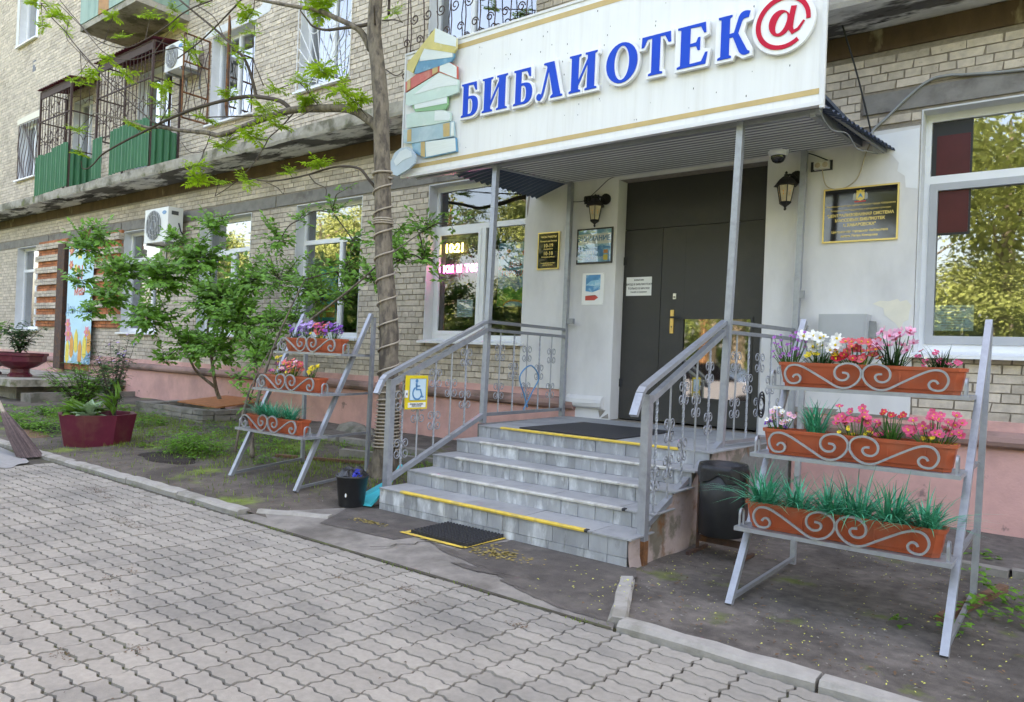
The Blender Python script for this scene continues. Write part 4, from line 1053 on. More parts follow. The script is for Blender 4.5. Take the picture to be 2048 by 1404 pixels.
# wheelchair plate on the left railing
wc = thing('wheelchair_sign', 'small yellow call plate with a blue wheelchair symbol on the left railing', 'sign', (-4.56, -2.64, .97))
c_, s_ = (-4.565 - .03), 0
def PS(x, z, d): return (-4.545 + .006 * d * -1, -2.775 + x, .83 + z)
def rectl(x0, z0, x1, z1): return [(x0, z0), (x1, z0), (x1, z1), (x0, z1)]
MBb = MB()
def plate(loops, nm, m, off, par=wc, th=.004):
    MB().poly(loops, lambda x, z, d: (-4.520 + off - th * d, -2.775 + x, .83 + z), True).build(nm, m, par)
plate([rectl(0, 0, .262, .285)], 'plate', 'sign yellow', 0)
plate([rectl(.05, .078, .235, .255)], 'panel', 'pale blue print', .004)
plate([rectl(.035, .014, .24, .056)], 'panel', 'paper', .004)
plate([rectl(-.008, .10, .022, .16)], 'button', 'white pvc', .012, th=.012)
plate([rectl(.002, .12, .012, .14)], 'button_cap', 'black plastic', .014)
fr = .003
plate([rectl(.047, .075, .238, .258), list(reversed(rectl(.051, .079, .234, .254)))], 'border', 'sign blue', .0055, th=.001)
for lp in ([ell(.125, .238, .016, .016, 14)], [stroke([(.122, .22), (.125, .165), (.17, .165), (.195, .10), (.21, .105)], [.022, .02, .017, .016, .012])], [stroke([(.12, .195), (.165, .195)], .012)],
           [stroke([(.105 + .0, .185)] + [(.135 + .052 * math.cos(math.radians(a)), .135 + .052 * math.sin(math.radians(a))) for a in range(125, 345, 14)], .014)]):
    plate(lp, 'symbol', 'sign blue', .0065, th=.001)
for k, (s__, z) in enumerate((('КНОПКА ВЫЗОВА', .040), ('ПЕРСОНАЛА', .024))):
    text(s__, .020, 'ink', wc, (-4.520 + .0055 - wc.location.x, -2.775 + .132 - wc.location.y, .83 + z - wc.location.z - .004), rz=PI / 2, squeeze=.9)
# ------------------------------------------------------------------ fixtures on the wall
YW = -.034
def board(name, label, cat, x0, x1, z0, z1, m, edge=None, th=.012, ew=.012, y=YW, group=None):
    t = thing(name, label, cat, ((x0 + x1) / 2, y, z0), group)
    MB().box(x0, x1, y - th, y, z0, z1).build('panel', m, t)
    if edge:
        b = MB(); yy = y - th - .003
        b.box(x0 - .002, x0 + ew, yy, y, z0 - .002, z1 + .002).box(x1 - ew, x1 + .002, yy, y, z0 - .002, z1 + .002).box(x0 + ew, x1 - ew, yy, y, z1 - ew, z1 + .002).box(x0 + ew, x1 - ew, yy, y, z0 - .002, z0 + ew)
        b.build('frame', edge, t)
    return t
def put(t, body, size, m, x, z, y, **k): text(body, size, m, t, (x - t.location.x, y - t.location.y, z - t.location.z), **k)
t = board('wall_plaque', 'large black plaque with gold lettering and a crest right of the door', 'plaque', -2.0, -1.377, 2.457, 2.945, 'plaque black', 'plaque gold')
yt = YW - .0128
for s_, sz, z, bo in (('Управление культуры администрации города Хабаровска', .022, 2.775, .0), ('Муниципальное бюджетное учреждение культуры', .022, 2.735, 0),
                      ('"ЦЕНТРАЛИЗОВАННАЯ СИСТЕМА', .036, 2.685, .001), ('МАССОВЫХ БИБЛИОТЕК', .036, 2.640, .001), ('г. ХАБАРОВСКА"', .036, 2.595, .001),
                      ('Центральная городская библиотека', .029, 2.540, .0005), ('имени Петра Комарова', .029, 2.500, .0005)):
    put(t, s_, sz, 'plaque gold', -1.688, z, yt, bold=bo, squeeze=.92)
def flat(t, pts, m, y, nm='emblem'): MB().poly([pts], lambda x, z, d: (x, y + .001 * d, z), True).build(nm, m, t)
cx, cz = -1.688, 2.862
flat(t, [(cx - .035, cz - .03), (cx, cz - .045), (cx + .035, cz - .03), (cx + .035, cz + .03), (cx - .035, cz + .03)], 'plaque gold', yt)
flat(t, [(cx - .03, cz + .03), (cx - .034, cz + .052), (cx - .012, cz + .045), (cx, cz + .06), (cx + .012, cz + .045), (cx + .034, cz + .052), (cx + .03, cz + .03)], 'yellow paint', yt - .001)
flat(t, [(cx - .004, cz + .02), (cx + .004, cz + .02), (cx + .024, cz - .022), (cx, cz - .005), (cx - .024, cz - .022)], 'sign blue', yt - .001)
for sx in (-1, 1): flat(t, [(cx + sx * .038, cz - .035), (cx + sx * .062, cz - .03), (cx + sx * .058, cz + .015), (cx + sx * .045, cz + .03), (cx + sx * .038, cz + .01)], 'cabinet grey', yt)
flat(t, [(cx - .05, cz - .045), (cx + .05, cz - .045), (cx + .045, cz - .056), (cx - .045, cz - .056)], 'poster red', yt - .001)
t = board('wall_plaque', 'narrow black plaque with gold opening hours left of the door', 'plaque', -5.228, -4.921, 2.342, 2.776, 'plaque black', 'plaque gold')
for s_, sz, z in (('ЧАСЫ РАБОТЫ', .030, 2.712), ('Понедельник-Пятница', .022, 2.665), ('10-19', .060, 2.600), ('Воскресенье', .020, 2.573), ('10-18', .060, 2.508), ('Выходной-Суббота', .020, 2.480), ('Последний день месяца -', .017, 2.410), ('санитарный день', .017, 2.388)):
    put(t, s_, sz, 'plaque gold', -5.075, z, yt, bold=.0006)
t = board('framed_notice', 'black framed blue and white warning notice under the left lantern', 'notice', -4.674, -4.212, 2.382, 2.776, 'poster sky', 'black plastic', ew=.016)
flat(t, rectl(-4.655, 2.60, -4.231, 2.715), 'paper', yt, 'print'); flat(t, [(-4.655, 2.40), (-4.231, 2.40), (-4.231, 2.56), (-4.35, 2.585), (-4.5, 2.55), (-4.655, 2.58)], 'poster blue', yt - .0005, 'print')
put(t, 'ВНИМАНИЕ!', .078, 'sign blue', -4.443, 2.635, yt - .001, bold=.002, squeeze=.95)
put(t, 'РАБОТАЕТ', .045, 'paper', -4.545, 2.49, yt - .002, squeeze=.9); put(t, 'ВИДЕОНАБЛЮДЕНИЕ', .040, 'paper', -4.50, 2.43, yt - .002, squeeze=.82)
flat(t, rectl(-4.32, 2.415, -4.265, 2.475), 'poster yellow', yt - .002, 'print'); flat(t, rectl(-4.32, 2.49, -4.265, 2.53), 'poster orange', yt - .002, 'print')
MB().quad((-4.658, yt - .006, 2.4), (-4.228, yt - .006, 2.4), (-4.228, yt - .006, 2.758), (-4.658, yt - .006, 2.758)).build('pane', 'thin glass', t)
t = board('flyer', 'white bordered flyer with blue and red print under the framed notice', 'flyer', -4.588, -4.305, 1.92, 2.275, 'paper', th=.004)
y_ = YW - .005
flat(t, rectl(-4.54, 2.02, -4.35, 2.255), 'poster blue', y_, 'print'); flat(t, [(-4.54, 2.02), (-4.35, 2.02), (-4.35, 2.09), (-4.45, 2.06), (-4.54, 2.075)], 'paper', y_ - .0012, 'print')
flat(t, [(-4.54, 1.97), (-4.42, 1.97), (-4.37, 2.0), (-4.41, 2.03), (-4.54, 2.02)], 'poster red', y_ - .0012, 'print'); flat(t, [(-4.54, 2.14), (-4.47, 2.19), (-4.35, 2.20), (-4.35, 2.15), (-4.44, 2.13)], 'poster sky', y_ - .0012, 'print')
b = MB()
for px, pz in ((-4.58, 2.265), (-4.313, 2.265), (-4.58, 1.93), (-4.313, 1.93)): b.box(px - .004, px + .004, y_ - .003, y_, pz - .004, pz + .004)
b.build('pin', 'steel', t)
t = board('door_notice', 'white paper notice with black text taped to the grey door', 'notice', -4.125, -3.815, 2.03, 2.235, 'paper', th=.002, y=.149)
for s_, sz, z in (('ВНИМАНИЕ!', .020, 2.195), ('ВХОД В БИБЛИОТЕКУ', .029, 2.145), ('ТОЛЬКО В МАСКЕ!', .029, 2.100), ('Спасибо за понимание', .018, 2.065)): put(t, s_, sz, 'ink', -3.97, z, .1465, bold=.0006)
# lanterns
def lantern(label, x, z):
    t = thing('wall_lantern', label, 'lantern', (x, YW, z), 'lanterns either side of the door')
    b = MB(); b.tube([(x + .06, YW, z), (x + .06, YW - .02, z)], .062, 14); b.tube([(x + .06, YW - .02, z - .01), (x + .045, -.10, z + .015), (x + .02, -.14, z + .01), (x, -.16, z - .02)], .011, 6)
    b.build('bracket', 'lamp iron', t, smooth=False)
    b = MB(); b.lathe([(.115, -.095), (.108, -.088), (.075, -.045), (.042, -.018), (.018, -.004), (.022, .008), (.010, .018), (.014, .03), (.002, .042)], (x, -.16, z), 6); b.build('roof_cap', 'lamp iron', t)
    b = MB(); b.lathe([(.076, -.098), (.048, -.245)], (x, -.16, z), 6); b.build('lamp_glass', 'lamp glass', t)
    b = MB()
    for k in range(6):
        a = 2 * PI * k / 6; b.tube([(x + .079 * math.cos(a), -.16 + .079 * math.sin(a), z - .095), (x + .050 * math.cos(a), -.16 + .050 * math.sin(a), z - .247)], .005, 4)
    b.lathe([(.052, -.245), (.058, -.255), (.045, -.268), (.018, -.285), (.008, -.300), (.015, -.312), (.003, -.326)], (x, -.16, z), 6); b.build('cage', 'lamp iron', t)
    b = MB()
    for k in range(6):
        a = 2 * PI * (k + .5) / 6; r = .058
        c = Vector((x + r * math.cos(a), -.16 + r * math.sin(a), z - .165)); tx = Vector((-math.sin(a), math.cos(a), 0)); up = Vector((0, 0, 1)) + Vector((math.cos(a), math.sin(a), 0)) * .17
        for q in range(4):
            d = tx * math.cos(q * PI / 2) + up * math.sin(q * PI / 2); b.add([c + d * .003, c + d * .013 + tx * .006, c + d * .024, c + d * .013 - tx * .006], [(0, 1, 2, 3)])
    b.build('flower_pane', 'poster orange', t)
lantern('black six-sided wall lantern on the left pier, above the framed notice', -4.38, 3.09)
lantern('black six-sided wall lantern under the dome camera, beside the right post', -2.31, 3.09)
t = thing('dome_camera', 'white dome security camera with black bubble under the canopy at right', 'camera', (-2.36, -.25, 3.345))
MB().lathe([(.075, .0), (.088, -.012), (.092, -.06), (.080, -.085), (.066, -.09)], (-2.36, -.25, 3.345), 20).build('housing', 'white pvc', t, smooth=True)
MB().lathe([(.066, -.085), (.064, -.11), (.050, -.138), (.028, -.152), (.001, -.156)], (-2.36, -.25, 3.345), 20, cap=False).build('bubble', 'camera dome', t, smooth=True)
t = thing('socket_outlet', 'white double socket on a black mount right of the dome camera', 'socket', (-2.03, YW, 3.17))
MB().box(-2.125, -1.935, YW - .012, YW, 3.125, 3.215).build('mount', 'black plastic', t)
MB().box(-2.09, -1.955, YW - .05, YW - .012, 3.135, 3.205, .002).build('housing', 'outlet', t)
for x in (-2.055, -1.99): MB().lathe([(.026, 0), (.026, .006), (.020, .006)], (0, 0, 0), 12); MB().tube([(x, YW - .050, 3.17), (x, YW - .054, 3.17)], .025, 12).build('outlet_cup', 'lamp glass', t)
t = thing('junction_box', 'small dark junction box with stubs beside the left lantern', 'box', (-4.5, YW, 3.1))
MB().box(-4.60, -4.41, YW - .012, YW, 3.06, 3.15).build('mount', 'black plastic', t)
b = MB()
for k in range(4): b.box(-4.585 + .045 * k, -4.585 + .045 * k + .03, YW - .045, YW - .012, 3.08, 3.135)
b.build('terminal', 'lamp iron', t)
t = thing('meter_cabinet', 'flat grey steel cabinet fixed to the white wall behind the flowers', 'cabinet', (-1.76, YW, 1.42))
MB().box(-1.965, -1.565, -.185, YW, 1.40, 1.80).build('casing', 'cabinet grey', t)
MB().box(-1.945, -1.585, -.192, -.186, 1.42, 1.78).build('door', 'cabinet grey', t)
MB().box(-1.562, -1.51, -.11, -.04, 1.60, 1.74, .006).tube([(-1.55, -.08, 1.62), (-1.53, -.08, 1.45)], .02, 6).build('conduit', 'dark silver', t)
def cable(label, pts, m, r, nm='cable', n=5, cat='cable'):
    # smooth polyline
    P = [Vector(p) for p in pts]; out = []
    for i in range(len(P) - 1):
        p0, p1, p2, p3 = P[max(0, i - 1)], P[i], P[i + 1], P[min(len(P) - 1, i + 2)]
        for k in range(6):
            s_ = k / 6; out.append(.5 * ((2 * p1) + (-p0 + p2) * s_ + (2 * p0 - 5 * p1 + 4 * p2 - p3) * s_ ** 2 + (-p0 + 3 * p1 - 3 * p2 + p3) * s_ ** 3))
    out.append(P[-1]); o = MB().tube(out, r, n).build(nm, m, smooth=True); return tag(o, label, cat)
cable('thick grey cable curving along the lintel down to the canopy edge at right', [(.5, -.03, 3.70), (-.515, -.03, 3.75), (-.9, -.03, 3.79), (-1.03, -.03, 3.81), (-1.175, -.03, 3.797), (-1.324, -.03, 3.697), (-1.50, -.035, 3.53), (-1.60, -.04, 3.44), (-1.615, -.06, 3.37)], 'cable grey', .013)
cable('thin black wire stretched from the slab above to the canopy edge at right', [(-2.1, -.62, 5.3), (-1.95, -.40, 4.75), (-1.75, -.15, 4.0), (-1.61, -.04, 3.38)], 'cable black', .008)
cable('thin pale wire hanging in a loop below the socket', [(-2.02, -.06, 3.14), (-1.98, -.05, 2.98), (-1.85, -.045, 2.94), (-1.72, -.045, 3.02), (-1.66, -.045, 3.22), (-1.62, -.045, 3.33)], 'lamp glass', .005)
cable('black wire from the socket mount up behind the canopy beam', [(-1.95, -.05, 3.2), (-2.1, -.05, 3.28), (-2.2, -.05, 3.32)], 'cable black', .005)
cable('sagging wire along the beam at the right canopy edge', [(-1.66, -1.45, 3.22), (-1.64, -1.2, 3.14), (-1.60, -.9, 3.18), (-1.60, -.6, 3.14), (-1.58, -.3, 3.18), (-1.56, -.05, 3.22)], 'cable grey', .005)
cable('wires looping over the junction box by the left lantern', [(-4.75, -.05, 3.10), (-4.6, -.045, 3.10), (-4.45, -.045, 3.19), (-4.30, -.045, 3.30), (-4.2, -.045, 3.33)], 'cable black', .004)
cable('dark cable loop hung on the left landing railing', [(-4.66, -.95, .76), (-4.66, -.80, .95), (-4.66, -.70, 1.10), (-4.665, -.85, 1.22), (-4.67, -1.02, 1.10), (-4.665, -.93, .90), (-4.66, -.88, .78)], 'sign blue', .008)
cable('coiled black cable tied low on the right landing railing', [(-2.25, -.75 + .07 * math.sin(a), .95 + .09 * math.cos(a) + .004 * a) for a in [k * .7 for k in range(24)]], 'cable black', .007)
cable('white hose lying along the foot of the pink wall', [(-7.6, -.62, .19), (-6.6, -.75, .17), (-5.7, -.85, .14), (-4.9, -.9, .10), (-4.62, -.95, .09)], 'white pvc', .012, 'hose', cat='hose')

# prints and screens behind the windows
b = thing('led_display', 'led text screen behind the window left of the door', 'screen', (-6.6, .26, 2.3))
MB().box(-7.03, -6.25, .212, .25, 2.25, 2.85).build('casing', 'led board', b)
put(b, '10:21', .165, 'led yellow', -6.80, 2.67, .207, bold=.004, name='lit_text'); put(b, 'ки и тех', .175, 'led magenta', -6.66, 2.40, .207, bold=.004, name='lit_text')
t = board('window_poster', 'bright city holiday poster in the right half of the window by the door', 'poster', -6.02, -5.53, 1.93, 2.74, 'poster blue', th=.004, y=.205)
yp = .199
flat(t, rectl(-6.02, 2.30, -5.53, 2.56), 'poster sky', yp, 'print'); flat(t, [(-6.02, 1.935), (-5.53, 1.935), (-5.53, 2.13), (-5.6, 2.19), (-5.72, 2.12), (-5.83, 2.2), (-5.95, 2.14), (-6.02, 2.18)], 'poster green', yp - .001, 'print')
flat(t, [(-5.98, 1.94)] + [(-5.75 + .17 * math.cos(a), 1.94 + .08 * math.sin(a)) for a in [PI - PI * k / 12 for k in range(13)]], 'poster orange', yp - .002, 'print')
flat(t, [(-5.75 + .15 * math.cos(a), 1.94 + .055 * math.sin(a)) for a in [PI - PI * k / 12 for k in range(13)]], 'poster sky', yp - .003, 'print')
for x, z, r, m in ((-5.99, 2.42, .035, 'poster red'), (-5.95, 2.55, .03, 'poster orange'), (-5.60, 2.60, .05, 'poster red'), (-5.55, 2.40, .035, 'poster red'), (-5.92, 2.40, .03, 'poster yellow'), (-5.70, 2.68, .04, 'paper'), (-5.86, 2.63, .035, 'poster red')):
    flat(t, ell(x, z, r, r * .8, 9), m, yp - .002, 'print')
put(t, 'День', .085, 'poster red', -5.74, 2.43, yp - .003, bold=.002); put(t, 'ГОРОДА', .088, 'poster red', -5.775, 2.32, yp - .003, bold=.002)
def sheet_(label, x0, x1, z0, z1, y, m='pale blue print', lines=7):
    t = board('paper_sheet', label, 'paper', x0, x1, z0, z1, m, th=.002, y=y); b = MB()
    for k in range(lines): z = z1 - (z1 - z0) * (k + 1) / (lines + 1); b.box(x0 + .03 * (1 + (k * 7) % 3), x1 - .03 * (1 + (k * 5) % 4), y - .004, y - .0022, z - .004, z + .004)
    b.build('print_line', 'cabinet grey', t)
sheet_('printed sheet taped inside the window below the led text', -6.70, -6.42, 1.80, 2.03, .195)
sheet_('printed sheet taped inside the right hand window', -1.12, -.82, 1.68, 1.90, .20, 'pale blue print', 9)
for x, z, m in ((-9.55, 2.45, 'turquoise plastic'), (-9.5, 2.05, 'poster blue'), (-9.45, 1.8, 'poster orange')): pass
t = board('window_poster', 'turquoise poster behind the window half hidden by the shrubs', 'poster', -9.72, -9.30, 1.75, 2.6, 'turquoise plastic', th=.004, y=.26)
flat(t, rectl(-9.70, 1.80, -9.32, 2.0), 'poster orange', .254, 'print'); flat(t, ell(-9.5, 2.35, .14, .13, 12), 'poster sky', .254, 'print')

# banner in the far doorway
t = thing('holiday_banner', 'tall pale blue banner with a red date and painted flowers in the far doorway', 'banner', (-17.7, -.12, .74))
MB().box(-18.36, -17.06, -.125, -.115, .75, 3.42).build('cloth', 'banner blue', t)
yb = -.127
put(t, '31', .42, 'poster red', -17.70, 2.63, yb, bold=.012, squeeze=.8); put(t, 'мая', .34, 'poster red', -17.70, 2.27, yb, bold=.008, squeeze=.9); put(t, 'День города', .30, 'poster blue', -17.72, 1.86, yb, bold=.006, squeeze=.72)
random.seed(21)
def flo(x, z, r, m, c='poster orange'):
    pts = [(x + r * (1 + .25 * math.cos(6 * a)) * math.cos(a), z + r * (1 + .25 * math.cos(6 * a)) * math.sin(a)) for a in [2 * PI * k / 24 for k in range(24)]]
    flat(t, pts, m, yb - R(.0005, .003), 'print'); flat(t, ell(x, z, r * .35, r * .35, 8), c, yb - .0045, 'print')
for x, z, r, m in ((-18.2, 3.28, .12, 'poster red'), (-17.75, 3.2, .13, 'poster yellow'), (-17.35, 3.25, .13, 'poster pink'), (-18.2, 2.95, .10, 'poster red'), (-17.95, 2.85, .10, 'poster yellow'), (-18.2, 1.4, .16, 'poster pink'), (-18.25, 1.62, .12, 'poster pink'),
                   (-17.25, 1.45, .12, 'poster pink')): flo(x, z, r, m)
for k in range(6):
    x = -18.22 + .22 * k; z = 1.02 + .12 * (k % 3); flat(t, [(x - .10, z - .2), (x, z - .28), (x + .10, z - .2), (x + .09, z + .12), (x, z + .26), (x - .09, z + .12)], 'poster yellow' if k % 2 == 0 else 'poster orange', yb - .004 - .0004 * k, 'print')
flat(t, [(-18.36, .76), (-17.07, .76), (-17.07, .98), (-17.4, 1.1), (-17.8, .92), (-18.1, 1.05), (-18.36, .9)], 'poster sky', yb - .0035, 'print')
flat(t, [(-17.5, .76), (-17.07, .76), (-17.07, 1.0), (-17.2, .95)], 'poster blue', yb - .006, 'print')

# ------------------------------------------------------------------ air conditioners
def aircon(label, x0, x1, z0, z1, y0=-.40, y1=-.12):
    t = thing('air_conditioner', label, 'air conditioner', ((x0 + x1) / 2, -.25, z0))
    MB().box(x0, x1, y0, y1, z0, z1, .004).build('casing', 'ac white', t)
    cx, cz, r = x0 + (x1 - x0) * .40, (z0 + z1) / 2, (z1 - z0) * .43
    MB().tube([(cx, y0 - .001, cz), (cx, y0 - .004, cz)], r, 28).build('fan_opening', 'ac dark', t)
    b = MB()
    for q in range(9):
        x = cx - r + 2 * r * (q + .5) / 9; h = math.sqrt(max(.0001, r * r - (x - cx) ** 2)); b.box(x - .008, x + .008, y0 - .018, y0 - .010, cz - h, cz + h)
    for rr in (.35, .7, 1.0): b.tube([(cx + rr * r * math.cos(a), y0 - .016, cz + rr * r * math.sin(a)) for a in [2 * PI * k / 24 for k in range(25)]], .007, 4)
    b.build('fan_grille', 'cabinet grey', t)
    MB().poly([ell(x1 - (x1 - x0) * .16, z1 - .10, .075, .035, 16)], lambda x, z, d: (x, y0 - .006 + .004 * d, z), True).build('badge', 'sign blue', t)
    MB().box(x1 + .001, x1 + .006, y0 + .06, y0 + .19, z1 - .14, z1 - .07).build('vent', 'ac dark', t)
    for x in (x0 + .1, x1 - .1): MB().box(x - .02, x + .02, y0, -.031, z0 - .045, z0 - .006).box(x - .02, x + .02, -.03, -.001, z0 - .3, z0 - .003).build('bracket', 'dark silver', t)
    MB().tube([(x1 + .004, y0 + .2, z0 + .35), (x1 + .05, y0 + .22, z0 + .2), (x1 + .06, y0 + .28, z0 + .12), (x1 + .03, -.02, z0 + .05)], .014, 5).build('pipe', 'cable black', t)
aircon('white air conditioner hung over the shrubs on the ground floor wall', -14.24, -13.36, 3.155, 3.785)
aircon('white air conditioner right of the upper caged balcony', -13.74, -13.06, 6.30, 6.78)
aircon('pale blue-white air conditioner left of the green upper balcony', -17.05, -16.45, 8.05, 8.75, -.55, -.2)

# ------------------------------------------------------------------ caged balconies
def balcony(label, x0, x1, gap, sag):
    yb_, zt, z0 = -.56, 6.88, 4.53
    t = thing('caged_balcony', label, 'balcony', ((x0 + x1) / 2, -.3, z0))
    b = MB()
    for x, y in ((x0, yb_), (x1, yb_), (x0, -.02), (x1, -.02)): b.bar((x, y, z0), (x, y, zt), .04, .04, (0, 1, 0))
    for z in (zt, 5.36, 6.2): b.bar((x0, yb_, z), (x1, yb_, z), .025, .025); b.bar((x1, yb_, z), (x1, 0, z), .025, .025); b.bar((x0, yb_, z), (x0, 0, z), .025, .025)
    b.build('cage_frame', 'cage iron', t)
    for (p, q) in (((x0, yb_), (x1, yb_)), ((x1, yb_), (x1, -.02)), ((x0, yb_), (x0, -.02))):
        n = max(3, int((Vector(q) - Vector(p)).length / .145))
        for k in range(1, n):
            f = k / n; x, y = p[0] + (q[0] - p[0]) * f, p[1] + (q[1] - p[1]) * f
            MB().tube([(x, y, 5.3), (x, y, zt)], .008, 4).build('bar', 'cage iron', t)
        b = MB(); L = (Vector(q) - Vector(p)).length; D = (Vector(q) - Vector(p)) / L
        for row, zc in enumerate((5.62, 5.90, 6.42)):
            m = max(2, int(L / .29))
            for k in range(m):
                c = Vector(p) + D * (L * (k + .5) / m); rr = L / m * .46
                pts = [(c.x + D.x * rr * math.cos(a), c.y + D.y * rr * math.cos(a), zc + (.12 if row != 1 else -.12) * math.sin(a)) for a in [PI * i / 8 for i in range(9)]]
                b.tube(pts, .007, 4)
        b.build('arch_pattern', 'cage iron', t, kind='stuff')
    # corrugated green skirt in overlapping sheets
    for sx0, sx1, top0, top1, sk in gap:
        b = MB(); n = int((sx1 - sx0) / .02); v = []
        for i in range(n + 1):
            x = sx0 + (sx1 - sx0) * i / n; yy = yb_ - .035 + .022 * math.sin(2 * PI * x / .13) + sk * (x - sx0)
            v += [(x, yy, z0 + .02 + .02 * nz(x, 0, 2, 2) - sag * (1 - (x - x0) / (x1 - x0))), (x, yy, top0 + (top1 - top0) * i / n + .03 * nz(x, 1, 6, 8))]
        b.add(v, [(2 * i, 2 * i + 2, 2 * i + 3, 2 * i + 1) for i in range(n)]); b.build('corrugated_sheet', 'green sheet', t)
    b = MB(); n = 26; v = []
    for i in range(n + 1):
        y = yb_ - .03 + .52 * i / n; xx = x1 + .03 + .022 * math.sin(2 * PI * y / .13)
        v += [(xx, y, z0 + .02), (xx, y, 5.36 + .05 * nz(y, 2, 3, 1) - .1 * i / n)]
    b.add(v, [(2 * i, 2 * i + 2, 2 * i + 3, 2 * i + 1) for i in range(n)]); b.build('corrugated_sheet', 'green sheet', t)
    b = MB(); n = int((x1 - x0) / .025); v = []
    for i in range(n + 1):
        x = x0 - .06 + (x1 - x0 + .12) * i / n; zz = zt + .03 + .018 * math.sin(2 * PI * x / .12)
        v += [(x, yb_ - .08, zz), (x, .0, zz + .12)]
    b.add(v, [(2 * i, 2 * i + 2, 2 * i + 3, 2 * i + 1) for i in range(n)]); b.build('roof_sheet', 'maroon paint', t)
    MB().box(x0, x1, yb_ - .01, yb_ + .01, zt - .16, zt - .02).build('valance', 'cage iron', t)
balcony('left rusty caged balcony with short green corrugated skirt', -19.12, -17.45, [(-19.2, -18.3, 5.40, 5.42, .01), (-18.3, -17.40, 5.48, 5.50, -.03)], .06)
balcony('right rusty caged balcony with long green corrugated skirt', -16.15, -13.85, [(-16.2, -15.75, 5.38, 5.36, .02), (-15.45, -14.6, 5.42, 5.46, .0), (-14.62, -13.80, 5.45, 5.46, .01)], .0)
t = thing('upper_balcony', 'mint green panelled balcony at the top edge above the caged ones', 'balcony', (-14.7, -.5, 7.35))
MB().box(-16.0, -13.65, -1.0, 0, 7.38, 7.50, .006).build('slab', 'slab concrete', t)
for k, (xa, xb) in enumerate(((-16.0, -15.2), (-15.19, -14.75), (-14.74, -13.7))): MB().box(xa, xb, -1.01, -.985, 7.51, 8.6).build('front_panel', ('mint panel', 'orange panel', 'mint panel')[k], t)
MB().box(-13.70, -13.675, -.98, -.02, 7.51, 8.6).build('side_panel', 'mint panel', t)
